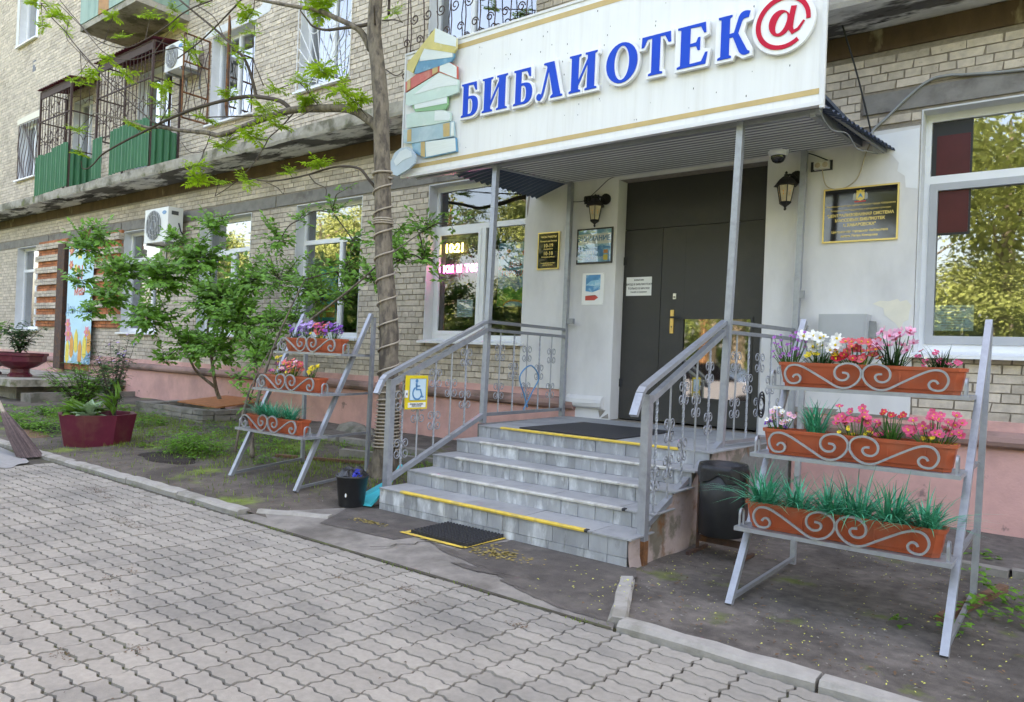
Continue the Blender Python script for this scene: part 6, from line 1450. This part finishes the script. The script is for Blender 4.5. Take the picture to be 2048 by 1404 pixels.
b.build('bristles', 'broom twig', t, kind='stuff')
b = MB(); b.tube([p1 - ax * .1, p1 - ax * .085], .040, 10).tube([p1 + ax * .1, p1 + ax * .12], .050, 10); b.build('binding', 'cable black', t)

# ------------------------------------------------------------------ concrete tubs and their plants
def leaf_add(b, p, d, up, L, w, fold=.15, bend=.2):
    d = Vector(d).normalized(); s_ = d.cross(Vector(up))
    if s_.length < 1e-4: s_ = d.orthogonal()
    s_.normalize(); n = s_.cross(d)
    P = Vector(p); m = P + d * L * .45 - n * L * .04
    b.add([P, m + s_ * w / 2 + n * w * fold, P + d * L - n * L * bend, m - s_ * w / 2 + n * w * fold, m], [(0, 1, 4), (1, 2, 4), (2, 3, 4), (3, 0, 4)])
t = thing('octagonal_tub', 'dark red octagonal concrete tub planted with hostas on the grass', 'planter', (-9.52, -3.09, .055))
oc = (-9.52, -3.09, .055)
b = MB().lathe([(.37, -.05), (.375, 0), (.44, .34), (.445, .36), (.40, .36), (.385, .28)], oc, 8, rot=math.radians(4)); b.build('tub', 'maroon paint', t)
MB().lathe([(.39, .285), (.001, .31)], oc, 16, cap=False).build('tub_soil', 'planting soil', t)
def hosta(label, x, y, z, n, L, m, rz=0):
    o = thing('hosta_plant', label, 'plant', (x, y, z), 'hostas in the octagonal tub')
    for k in range(n):
        b = MB(); az = 2 * PI * k / n + R(-.3, .3); el = R(.35, 1.25); d = Vector((math.cos(az) * math.cos(el), math.sin(az) * math.cos(el), math.sin(el)))
        leaf_add(b, d * L * .25, d, (0, 0, 1), L * R(.8, 1.1), L * .62, .18, .35); b.build('leaf', m, o, local=True)
    return o
hosta('yellow-green hosta at the left of the octagonal tub', oc[0] - .22, oc[1] - .10, oc[2] + .29, 22, .26, 'hosta leaf')
hosta('bright hosta in the middle of the octagonal tub', oc[0] - .02, oc[1] - .17, oc[2] + .29, 22, .25, 'hosta leaf')
hosta('pale variegated hosta near the right of the octagonal tub', oc[0] + .13, oc[1] - .16, oc[2] + .29, 18, .22, 'hosta pale')
o = thing('dumbcane_plant', 'upright broad variegated leaves at the right of the octagonal tub', 'plant', (oc[0] + .22, oc[1] + .08, oc[2] + .29))
for k in range(9):
    b = MB(); az = R(-1, 4); d = Vector((math.cos(az) * .5, math.sin(az) * .4, R(.5, 1))); leaf_add(b, (R(-.03, .03), R(-.03, .03), .04 + .03 * k), d, (0, 1, 0), .26, .11, .2, .4); b.build('leaf', 'hosta leaf', o, local=True)
def bushy(label, base, stems, h, sp, nl, L, w, m, name='leafy_bush', cat='bush', blooms=None, group=None, bare=.25, r=.007):
    o = thing(name, label, cat, base, group); sb = MB(); lb = MB(); nb = 0
    for k in range(stems):
        a = R(0, 6.28); q = sp * math.sqrt(R(.02, 1)); pts = []; tip = Vector((q * math.cos(a), q * math.sin(a), h * R(.7, 1.05)))
        for i in range(6):
            f = i / 5; pts.append(Vector((tip.x * f ** 1.3 + R(-.012, .012), tip.y * f ** 1.3 + R(-.012, .012), tip.z * f)))
        sb.tube(pts, [r * (1 - .7 * i / 5) for i in range(6)], 4)
        for j in range(nl):
            f = R(bare, 1.0); i = min(4, int(f * 5)); p = pts[i].lerp(pts[i + 1], f * 5 - i)
            az = R(0, 6.28); d = Vector((math.cos(az), math.sin(az), R(-.35, .5))); off = d * R(.0, sp * .16)
            if off.length > .02: sb.tube([p, p + off], .0022, 3, cap=False)
            leaf_add(lb, p + off, d, (0, 0, 1), L * R(.7, 1.15), w * R(.8, 1.1))
        if blooms: 
            for j in range(blooms[2]): inst('bloom', bloom(blooms[0], blooms[1], blooms[3], 6), o, tuple(pts[-1] + Vector((R(-.05, .05), R(-.05, .05), R(-.06, .04)))), (R(.2, 1.2), R(-.4, .4), 0))
    sb.build('stems', 'twig bark', o, local=True); lb.build('foliage', m, o, local=True, kind='stuff')
    return o
bushy('tall thin-stemmed lilac with pale flowers rising behind the octagonal tub', (oc[0] + .05, oc[1] + .17, oc[2] + .28), 15, .98, .36, 46, .062, .034, 'lilac leaf', 'lilac_shrub', 'shrub', ('lilac petal', 'white petal', 1, .022), bare=.30)
bushy('dark bushy weeds between the octagonal tub and the porch', (-12.6, -2.0, .14), 26, .80, .60, 50, .085, .05, 'shrub leaf', bare=.1)
def bowl(label, x, y, z, s_):
    o = thing('pedestal_bowl', label, 'planter', (x, y, z), 'red pedestal bowls on the porch')
    MB().lathe([(.22 * s_, 0), (.22 * s_, .05 * s_), (.17 * s_, .09 * s_), (.17 * s_, .17 * s_), (.30 * s_, .22 * s_), (.46 * s_, .33 * s_), (.47 * s_, .44 * s_), (.50 * s_, .45 * s_), (.50 * s_, .50 * s_), (.42 * s_, .50 * s_), (.40 * s_, .42 * s_)], (x, y, z), 10).build('bowl', 'maroon paint', o)
    MB().lathe([(.42 * s_, .44 * s_), (.001, .45 * s_)], (x, y, z), 12, cap=False).build('bowl_soil', 'planting soil', o); return o
bowl('red pedestal bowl with a leafy plant on the porch, nearer the banner', -16.7, -1.55, .50, .95)
bowl('red pedestal bowl cut by the left edge of the photo', -17.75, -1.75, .50, .95)
bushy('pale green leafy plant in the bowl nearer the banner', (-16.75, -1.55, .94), 12, .62, .42, 26, .13, .085, 'lilac leaf', 'potted_plant', 'plant', bare=.15)
bushy('green plant in the bowl at the left edge', (-17.8, -1.75, .94), 10, .70, .40, 26, .13, .09, 'shrub leaf', 'potted_plant', 'plant', bare=.1)
# porch of old concrete in front of the bannered doorway, brick light well with a lid
p = thing('concrete_porch', 'low crumbling concrete porch in front of the bannered doorway', 'porch', (-18, -1.2, 0))
MB().box(-20.6, -15.5, -2.1, -.03, .38, .50, .012).build('slab', 'slab concrete', p)
MB().box(-20.4, -16.0, -1.85, -.03, -.1, .38, .03).build('support', 'block stone', p)
MB().box(-15.5, -15.1, -1.9, -.03, .0, .28, .02).build('step', 'block stone', p)
p = thing('light_well', 'low brick light well with an orange lid by the pink wall', 'light well', (-11.0, -.9, .1))
for (xa, xb, ya, yb_) in ((-12.4, -10.3, -1.30, -1.12), (-10.48, -10.3, -1.1, -.06), (-12.4, -12.2, -1.1, -.06)):
    n = int((xb - xa) / .27) if xb - xa > .5 else 1; m_ = 1 if n > 1 else 4
    for r_ in range(3):
        for i in range(max(n, m_)):
            if n > 1: x0, x1, y0, y1 = xa + (xb - xa) * i / n, xa + (xb - xa) * (i + 1) / n, ya, yb_
            else: x0, x1, y0, y1 = xa, xb, ya + (yb_ - ya) * i / m_, ya + (yb_ - ya) * (i + 1) / m_
            MB().box(x0 + .006, x1 - .006, y0 + .006, y1 - .006, .10 + .075 * r_, .168 + .075 * r_, .006).build('brick', 'block stone', p)
MB().add([(-11.7, -.95, .34), (-10.5, -.95, .33), (-10.5, -.1, .42), (-11.7, -.1, .42), (-11.7, -.95, .36), (-10.5, -.95, .35), (-10.5, -.1, .44), (-11.7, -.1, .44)], [(3, 2, 1, 0), (4, 5, 6, 7), (0, 1, 5, 4), (1, 2, 6, 5), (2, 3, 7, 6), (3, 0, 4, 7)]).build('lid', 'orange lid', p)
b = MB(); v = []
MB().box(-9.6, -9.0, -.65, -.2, .1, .26, .03)
for i, (x, y, s_) in enumerate(((-7.6, -.55, .22), (-7.95, -.45, .26), (-7.35, -.42, .18))):
    b = MB(); pts = []
    for j, (r, z) in enumerate(((.9, -.1), (1.0, .25), (.75, .6), (.2, .75))):
        for k in range(8):
            a = 2 * PI * k / 8; q = r * s_ * (1 + .3 * nz(math.cos(a) * 2, math.sin(a) * 2 + j, 1.1, i)); pts.append((x + q * math.cos(a), y + q * .7 * math.sin(a), .13 + z * s_))
    b.add(pts, [(j * 8 + k, j * 8 + (k + 1) % 8, j * 8 + 8 + (k + 1) % 8, j * 8 + 8 + k) for j in range(3) for k in range(8)] + [tuple(24 + k for k in range(8))])
    o = b.build('rubble_stone', 'block stone'); tag(o, ('squat grey stone against the pink wall left of the tree', 'largest grey rubble stone against the pink wall', 'smallest rubble stone against the pink wall')[i], 'stone', 'stones at the foot of the wall')
MB_ = MB().bar((-.40, -1.70, .035), (-.60, -2.62, .03), .05, .04); tag(MB_.build('timber_edging', 'dry wood'), 'rotten brown timber lying by the back leg of the right rack', 'timber')
MB_ = MB().bar((-7.05, -2.25, .115), (-5.62, -1.75, .135), .05, .03); tag(MB_.build('timber_edging', 'dry wood'), 'brown board lying on the soil behind the left rack', 'timber')
MB_ = MB().bar((-6.6, -1.72, .15), (-4.9, -1.10, .12), .10, .10); tag(MB_.build('edging_curb', 'block stone'), 'low concrete edging running behind the tree to the steps', 'edging')
# ------------------------------------------------------------------ the roped street tree
random.seed(17)
tree = thing('street_tree', 'slender tree with rope wound round its grey trunk and fresh lime leaf tufts', 'tree', (-5.45, -2.15, .1))
tp = [(-5.44, -2.15, -.02), (-5.435, -2.15, .10), (-5.407, -2.15, .35), (-5.39, -2.15, .73), (-5.416, -2.15, 1.07), (-5.43, -2.15, 1.48), (-5.48, -2.15, 1.82), (-5.55, -2.15, 2.22), (-5.60, -2.15, 2.76), (-5.647, -2.15, 3.30), (-5.69, -2.15, 3.79), (-5.765, -2.15, 4.18), (-5.84, -2.15, 4.51), (-5.835, -2.15, 4.86), (-5.84, -2.1, 5.6), (-5.85, -2.0, 6.6), (-5.8, -1.9, 7.8)]
tr_ = [.21, .155, .118, .102, .096, .092, .089, .086, .083, .081, .079, .074, .071, .068, .062, .05, .03]
def trunk(pts, rad, m, par, name='trunk', n=14, sub=5, rough=.06, local=False):
    b = MB(); P = []; RR_ = []
    for i in range(len(pts) - 1):
        for k in range(sub):
            f = k / sub; P.append(Vector(pts[i]).lerp(Vector(pts[i + 1]), f)); RR_.append(rad[i] + (rad[i + 1] - rad[i]) * f)
    P.append(Vector(pts[-1])); RR_.append(rad[-1]); v = []
    for i, (p, r) in enumerate(zip(P, RR_)):
        for k in range(n):
            a = 2 * PI * k / n; q = r * (1 + rough * nz(math.cos(a) * 1.5 + p.z * 2, math.sin(a) * 1.5, 1.6, 3) + (.35 * max(0, .25 - p.z) / .25 * math.sin(a * 5 + 1) if p.z < .25 and not local else 0))
            v.append((p.x + q * math.cos(a), p.y + q * math.sin(a), p.z))
    b.add(v, [(i * n + k, i * n + (k + 1) % n, (i + 1) * n + (k + 1) % n, (i + 1) * n + k) for i in range(len(P) - 1) for k in range(n)])
    return b.build(name, m, par, smooth=True, local=local)
trunk(tp, tr_, 'bark', tree)
def smooth(P, k_=4):
    P = [Vector(p) for p in P]; out = []
    for i in range(len(P) - 1):
        a, b, c, d = P[max(0, i - 1)], P[i], P[i + 1], P[min(len(P) - 1, i + 2)]
        for k in range(k_):
            s_ = k / k_; out.append(.5 * ((2 * b) + (c - a) * s_ + (2 * a - 5 * b + 4 * c - d) * s_ ** 2 + (3 * b - a - 3 * c + d) * s_ ** 3))
    return out + [P[-1]]
def tr_at(z):
    for i in range(len(tp) - 1):
        if tp[i][2] <= z <= tp[i + 1][2]:
            f = (z - tp[i][2]) / (tp[i + 1][2] - tp[i][2]); return Vector(tp[i]).lerp(Vector(tp[i + 1]), f), tr_[i] + (tr_[i + 1] - tr_[i]) * f
for r0, r1, pts in BRANCH:
    P = smooth(pts); MB().tube(P, [r0 + (r1 - r0) * i / (len(P) - 1) for i in range(len(P))], 7).build('branch', 'twig bark' if r0 < .03 else 'bark', tree, smooth=True)
def rope(pairs, r=.009):
    pts = []
    for (z0, z1, turns, a0) in pairs:
        n = max(8, int(turns * 14))
        for i in range(n + 1):
            z = z0 + (z1 - z0) * i / n; a = a0 + turns * 2 * PI * i / n; c, rr = tr_at(z); pts.append((c.x + (rr * 1.03 + r) * math.cos(a), c.y + (rr * 1.03 + r) * math.sin(a), z))
    return MB().tube(pts, r, 5).build('rope', 'rope', tree, smooth=True)
rope([(.36, .80, 13, 0)]); rope([(.80, 1.0, 3, 1)]); rope([(1.02, 3.02, 9, 2)]); rope([(2.55, 2.62, 3.2, .5)]); rope([(3.02, 3.1, 1.3, 0)], .011)
# pinnate spring leaf tufts
def tuft(nl, L, seed):
    random.seed(seed); b = MB()
    for k in range(nl):
        az = 2 * PI * k / nl + R(-.5, .5); el = R(-.25, .8); d = Vector((math.cos(az) * math.cos(el), math.sin(az) * math.cos(el), math.sin(el))); ln = L * R(.6, 1.1)
        b.tube([(0, 0, 0), d * ln * .5, d * ln + Vector((0, 0, -.1 * ln))], .0022, 3, cap=False)
        s_ = d.cross(Vector((0, 0, 1))).normalized()
        for j in range(6):
            f = .15 + .15 * j; p = d * ln * f - Vector((0, 0, .1 * ln * f * f))
            for sg in (-1, 1): leaf_add(b, p, s_ * sg + d * .55 + Vector((0, 0, R(-.3, .25))), (0, 0, 1), ln * .46 * (1 - .35 * abs(f - .5)), ln * .18, .1, .25)
        leaf_add(b, d * ln * .97, d, (0, 0, 1), ln * .45, ln * .16)
    return b.mesh('leaf_tuft', 'young leaf')
TF = [tuft(8, .14, 1), tuft(9, .13, 2), tuft(10, .15, 3), tuft(7, .15, 4)]
random.seed(8)
bp_ = [Vector(p) for br_ in BRANCH for p in smooth(br_[2], 3)]
tw = MB()
for p in TUFT:
    P = Vector(p); q = min(bp_, key=lambda b_: (b_ - P).length)
    if (q - P).length < 1.2: tw.tube([q, q.lerp(P, .55) + Vector((0, 0, R(-.02, .03))), P], [.005, .004, .003], 4, cap=False)
    s_ = R(.85, 1.25); inst('leaf_tuft', random.choice(TF), tree, P - tree.location, (R(-.4, .4), R(-.4, .4), R(0, 6.3)), (s_, s_, s_))
tw.build('twigs', 'twig bark', tree, kind='stuff')
# crown above the frame, so that the tree is whole
random.seed(31)
cb = MB()
for k in range(60):
    z = R(5.6, 8.6); a = R(0, 6.28); r = R(.4, 2.4); c = Vector((-5.8, -2.0, z - R(.3, .9))); e = Vector((-5.8 + r * math.cos(a), -2.0 + r * .8 * math.sin(a), z))
    if inview(e, 1.02): continue
    cb.tube([c, c.lerp(e, .5) + Vector((0, 0, .15)), e], [.02, .012, .005], 4, cap=False)
    for j in range(2): inst('leaf_tuft', random.choice(TF), tree, e.lerp(c, .25 * j) - tree.location, (R(-.4, .4), R(-.4, .4), R(0, 6.3)))
cb.build('twigs', 'twig bark', tree, kind='stuff')

# ------------------------------------------------------------------ the two leafy shrubs
def shrub(label, stems, clusters, dens, seed, r0, L=.062, W=.036):
    random.seed(seed); base = stems[0][0]
    t = thing('leafy_shrub', label, 'shrub', base, 'leafy shrubs before the windows')
    nodes = []; sb = MB()
    for k, s_ in enumerate(stems):
        P = smooth(s_, 4); ra = r0 * (1 if k == 0 else .7)
        sb.tube(P, [max(.006, ra * (1 - .8 * i / (len(P) - 1))) for i in range(len(P))], 6); nodes += P
    sb.build('stems', 'bark', t, smooth=True)
    tw, lf = MB(), MB(); ends = []
    order = sorted(clusters, key=lambda c: min((Vector(c[:3]) - n).length for n in nodes))
    for c in order:
        C_ = Vector(c[:3]); q = min(nodes, key=lambda n: (n - C_).length + .35 * max(0, n.z - C_.z))
        mid = q.lerp(C_, .5) + Vector((R(-.05, .05), R(-.05, .05), R(.0, .08))); P = smooth([q, mid, C_], 4)
        tw.tube(P, [.010 - .006 * i / (len(P) - 1) for i in range(len(P))], 5, cap=False); nodes += P[2:]
        m = int(dens * (c[3] / .4) ** 2)
        for j in range(m):
            a, u = R(0, 6.28), R(-1, 1); rr = c[3] * R(.25, 1.12) ; d0 = Vector((math.cos(a) * math.sqrt(1 - u * u), math.sin(a) * math.sqrt(1 - u * u), u * .85))
            e = C_ + d0 * rr; s0 = C_ + d0 * rr * R(.05, .35); ax = (e - s0) + Vector((R(-.1, .1), R(-.1, .1), R(-.02, .12)))
            if ax.length < .05: continue
            tw.tube([s0, s0 + ax * .5, s0 + ax], [.004, .003, .0018], 3, cap=False); axn = ax.normalized(); sd = axn.cross(Vector((0, 0, 1)))
            if sd.length < .1: continue
            sd.normalize(); n = max(4, int(ax.length / .032))
            for i in range(n):
                p = s0 + ax * (.25 + .75 * (i + .5) / n); sg = 1 if i % 2 else -1
                leaf_add(lf, p, sd * sg + axn * .55 + Vector((0, 0, R(-.45, .25))), Vector((R(-.2, .9), R(-1.3, .1), R(.5, 1))), L * R(.65, 1.2), W * R(.75, 1.1), .12, .22)
            leaf_add(lf, s0 + ax, axn, (.4, -.6, .8), L, W * .9)
    tw.build('twigs', 'twig bark', t, smooth=True, kind='stuff')
    lf.build('foliage', 'shrub leaf', t, kind='stuff'); return t
shrub('broad leafy green shrub leaning over the tub in front of the pink wall', K1, CL1, 72, 41, .040, .100, .062)
shrub('leafy green shrub rising behind the left flower rack before a window', K2, CL2, 72, 43, .026, .076, .046)

# ------------------------------------------------------------------ weeds, moss, debris
random.seed(77)
w = MB()
def sprig(x, y, h, n, L, W, b=w):
    z0 = soil_h(x, y) if x < -2.6 else .015
    for k in range(n):
        a = R(0, 6.28); r = R(0, h * .7); z = z0 + R(.01, h) * (1 - .5 * r / (h * .7 + .001)); d = Vector((math.cos(a), math.sin(a), R(-.2, .6))); leaf_add(b, (x + r * math.cos(a), y + r * math.sin(a), z), d, (0, 0, 1), L * R(.6, 1.2), W * R(.7, 1.2))
for k in range(62): sprig(R(-13.6, -10.4), R(-3.3, -1.7), R(.10, .26), 34, .085, .04)
for k in range(26): sprig(-7.95 + random.gauss(0, .28), -2.72 + random.gauss(0, .17), R(.16, .30), 34, .07, .024)
for k in range(60): sprig(R(-10.2, -6.4), R(-2.6, -1.2), R(.05, .10), 14, .05, .025)
for x, y, h, n in ((-8.05, -2.75, .30, 120), (-7.9, -2.55, .24, 80), (-8.3, -2.6, .2, 70), (-7.55, -2.9, .08, 10), (-10.35, -3.3, .12, 30), (-10.5, -3.05, .14, 40), (-6.9, -2.4, .14, 40), (-5.3, -1.75, .16, 30), (-5.05, -.55, .2, 26), (-7.05, -2.0, .2, 40), (-7.5, -2.05, .22, 50), (-9.4, -1.3, .18, 40), (-8.7, -2.9, .10, 24)): sprig(x, y, h, n, .07, .025)
o = w.build('weeds', 'weed leaf', kind='stuff')
w2 = MB()
for x, y, h, n in ((-.46, -2.35, .13, 26), (-.52, -2.75, .12, 22), (-.40, -2.1, .16, 30), (-.30, -2.0, .12, 20), (-.62, -.9, .10, 18), (-.50, -1.0, .09, 14), (-.55, -1.55, .1, 14), (-.75, -2.85, .06, 10), (-.25, -2.4, .12, 20)): sprig(x, y, h, n, .055, .040, w2)
w2.build('seedlings', 'weed leaf', kind='stuff')
gr = MB()
for k in range(30000):
    x, y = R(-13, -5.0), R(-3.74, -.95)
    f = noise.fractal(Vector((x * 1.55 + 0, y * 1.55, 0)), .62, 2.0, 4)
    if f < -.14 + 1.1 * max(0, (-2.75 - y)) and R(0, 1) < .93: continue
    z = soil_h(x, y) - .004; a = R(0, 6.28); h = R(.018, .06); dx, dy = math.cos(a), math.sin(a); wd = .0035
    gr.add([(x - dy * wd, y + dx * wd, z), (x + dy * wd, y - dx * wd, z), (x + dx * h * .5, y + dy * h * .5, z + h)], [(0, 1, 2)])
gr.build('grass', 'grass', kind='stuff')
def scatter(name, m, n, fn, s0, s1):
    b = MB()
    for k in range(n):
        q = fn()
        if q is None: continue
        x, y, z = q; a = R(0, 6.28); s_ = R(s0, s1); t = R(-.4, .4)
        b.add([(x + s_ * math.cos(a), y + s_ * math.sin(a), z + s_ * t * .5), (x - s_ * .4 * math.sin(a), y + s_ * .4 * math.cos(a), z + .002), (x - s_ * math.cos(a), y - s_ * math.sin(a), z - s_ * t * .3 + .002), (x + s_ * .4 * math.sin(a), y - s_ * .4 * math.cos(a), z + .004)], [(0, 1, 2, 3)])
    b.build(name, m, kind='stuff')
def rbed():
    x, y = R(-2.2, .4), R(-3.75, -1.2)
    if nz(x, y, 1.1, 6) < -.12 and R(0, 1) < .7: return None
    return x, y, .022 + .010 * nz(x, y, 1.5, 5)
scatter('fallen_petals', 'yellow debris', 760, rbed, .004, .009)
scatter('fallen_petals', 'yellow debris', 60, lambda: (R(-2.5, -1.9), R(-3.85, -3.2), .042), .005, .011)
scatter('leaf_litter', 'brown debris', 700, rbed, .006, .020)
def lbed():
    x, y = R(-10.5, -4.7), R(-3.72, -1.0); return x, y, soil_h(x, y) + .006
scatter('leaf_litter', 'brown debris', 1100, lbed, .006, .020)
scatter('gravel_bits', 'kerb concrete', 420, lbed, .004, .010)
scatter('gravel_bits', 'block stone', 520, rbed, .004, .011)
cl_ = [(R(-6.5, -1.2), R(-5.9, -4.1), R(.02, .05)) for _ in range(16)] + [(R(-9, -5.2), R(-4.6, -4.0), .05) for _ in range(8)]
def stain():
    c = random.choice(cl_); return c[0] + random.gauss(0, c[2] * 1.6), c[1] + random.gauss(0, c[2] * .7), .005
scatter('pavement_dirt', 'brown debris', 700, stain, .003, .009)
scatter('pavement_dirt', 'brown debris', 90, lambda: (R(-6, -1), R(-6, -3.95), .004), .003, .008)
g = MB()
for k in range(900):
    x = R(-9, 2); y = (-3.932 if -5.1 < x < -1.95 else -3.885) + random.gauss(0, .012); a = R(0, 6.28); h = R(.006, .022)
    if nz(x, 0, 2.3, 4) < .02: continue
    g.add([(x - .004, y, .0), (x + .004, y, 0), (x + h * .4 * math.cos(a), y + h * .4 * math.sin(a), h)], [(0, 1, 2)])
g.build('kerb_moss', 'grass', kind='stuff')
def bedpatch(name, m, cx, cy, rx, ry, dz=.004, amp=.3, seed=0, fn=None):
    fn = fn or (lambda x, y: soil_h(x, y)); b = MB(); n = 36; rings = 6; v = [(cx, cy, fn(cx, cy) + dz)]
    for j in range(1, rings + 1):
        for k in range(n):
            a = 2 * PI * k / n; r = j / rings * (1 + amp * nz(math.cos(a), math.sin(a), 1.6, seed)); x, y = cx + rx * r * math.cos(a), cy + ry * r * math.sin(a); v.append((x, y, fn(x, y) + dz * (1 if j < rings else -1)))
    f = [(0, 1 + k, 1 + (k + 1) % n) for k in range(n)] + [(1 + j * n + k, 1 + (j + 1) * n + k, 1 + (j + 1) * n + (k + 1) % n, 1 + j * n + (k + 1) % n) for j in range(rings - 1) for k in range(n)]
    b.add(v, f); o = b.build(name, m, smooth=True); o['kind'] = 'stuff'; return o
bedpatch('dug_soil', 'dark soil', -7.85, -3.05, .50, .24, .016, .3, 3)
bedpatch('dug_soil', 'dark soil', -11.3, -3.0, .7, .2, .012, .3, 8)
bedpatch('sand_patch', 'dry wood', -10.8, -3.35, .5, .15, .008, .3, 5)

# ------------------------------------------------------------------ the trees across the yard, seen in the window panes
random.seed(101)
def leafcloud(name, n, s_, seed, rx, rz, m, flatn=1.0):
    random.seed(seed); b = MB()
    cl = [(Vector((R(-1, 1), R(-1, 1), R(-1, 1))), R(.25, .5)) for _ in range(26)]
    cl = [(c.normalized() * R(.3, .95), r) for c, r in cl]
    for k in range(n):
        c, r = random.choice(cl); d = Vector((random.gauss(0, .45), random.gauss(0, .45), random.gauss(0, .40 * flatn))) * r + c
        p = Vector((d.x * rx, d.y * rx, d.z * rz)); a = Vector((R(-1, 1), R(-1, 1), R(-1, 1))).normalized(); q = a.orthogonal().normalized()
        b.add([p, p + a * s_ * .5 + q * s_ * .3, p + a * s_, p + a * s_ * .5 - q * s_ * .3], [(0, 1, 2, 3)])
    return b.mesh(name, m)
LC = [leafcloud('crown', 7000, .20, 1, 3.4, 3.2, 'tree leaf'), leafcloud('crown', 7000, .19, 2, 2.8, 4.2, 'tree leaf'), leafcloud('crown', 6000, .20, 3, 3.0, 2.6, 'tree leaf dark', .6)]
NM = ('broad yellow-green tree across the yard', 'tall narrow green tree across the yard', 'dark pine across the yard')
k = 0
for x, y, h, ty in ((-46, -19, 8, 0), (-40, -25, 10, 1), (-34, -18, 8.5, 0), (-29, -23, 10, 2), (-25, -16.5, 8, 1), (-20.5, -22, 11, 2), (-17, -17, 8, 0), (-12.5, -21, 10.5, 2), (-9.5, -17, 9, 1), (-5.5, -22, 11, 2), (-2.2, -18.5, 8, 0), (2.5, -21, 10, 2), (5.5, -17, 9, 1), (10, -20, 9, 0), (15, -18, 9, 1), (-15, -28, 11, 0), (-3, -29, 12, 1), (8, -28, 11, 0), (-28, -30, 12, 0)):
    t = thing('yard_tree', NM[ty] + ', seen mirrored in the panes', 'tree', (x, y, -.1), 'trees across the yard')
    trunk([(0, 0, 0), (R(-.1, .1), 0, h * .35), (R(-.3, .3), R(-.2, .2), h * .7), (R(-.4, .4), 0, h * 1.0)], [.24, .2, .15, .05], 'pine bark' if ty == 2 else 'bark', t, n=8, sub=3, local=True)
    b = MB()
    for q in range(9):
        z = h * R(.35, .9); a = R(0, 6.28); r = R(1.2, 2.8); b.tube([(0, 0, z), (r * .5 * math.cos(a), r * .5 * math.sin(a), z + .4), (r * math.cos(a), r * math.sin(a), z + 1.0)], [.07, .05, .02], 5, cap=False)
    b.build('branches', 'bark', t, local=True, kind='stuff')
    inst('crown', LC[ty], t, (0, 0, h * .78), (0, 0, R(0, 6.3)), (R(.85, 1.15),) * 2 + (R(.85, 1.1),)); 
    if ty != 2: inst('crown', LC[ty], t, (R(-1, 1), R(-1, 1), h * .42), (0, 0, R(0, 6.3)), (.75, .75, .5))
hb = MB(); random.seed(5)
for k in range(5200):
    x = R(-45, 18); y = -15.5 + random.gauss(0, .45); z = R(0, 1.3) + .3 * nz(x, 0, .6, 2); a = Vector((R(-1, 1), R(-1, 1), R(-1, 1))).normalized(); q = a.orthogonal().normalized(); p = Vector((x, y, z)); hb.add([p, p + a * .1 + q * .08, p + a * .22, p + a * .1 - q * .08], [(0, 1, 2, 3)])
tag(hb.build('hedge', 'tree leaf'), 'low green hedge across the yard mirrored in the panes', 'hedge')
wb = MB(); random.seed(9)
for k in range(15000):
    x = R(-60, 26); y = -33 + random.gauss(0, 1.2); z = abs(R(-1, 1)) ** .8 * (4.6 + 1.6 * nz(x, 0, .25, 2)); a = Vector((R(-1, 1), R(-1, 1), R(-1, 1))).normalized(); q = a.orthogonal().normalized(); p = Vector((x, y, z)); wb.add([p, p + a * .3 + q * .25, p + a * .6, p + a * .3 - q * .25], [(0, 1, 2, 3)])
wb.build('far_thicket', 'tree leaf dark', kind='stuff')
car = thing('parked_car', 'white parked car across the pavement, mirrored in the door pane', 'car', (-8.5, -12.5, -.1))
def carprof(l, y0, y1, m, nm):
    b = MB(); b.poly([l], lambda x, z, d: (-8.5 + x, y0 + (y1 - y0) * d, z - .1), True); return b.build(nm, m, car)
carprof([(-2.1, .35), (2.1, .35), (2.15, .7), (1.9, .88), (1.1, .95), (-1.5, .98), (-2.1, .9)], -13.35, -11.65, 'white car', 'body')
carprof([(-1.5, .975), (1.1, .945), (.5, 1.42), (-1.0, 1.45)], -13.2, -11.8, 'camera dome', 'glasshouse')
for x in (-1.35, 1.3):
    for y in (-11.66, -13.34): MB().tube([(-8.5 + x, y, .22), (-8.5 + x, y - .02 if y < -12.5 else y + .02, .22)], .32, 16).build('wheel', 'black rubber', car)
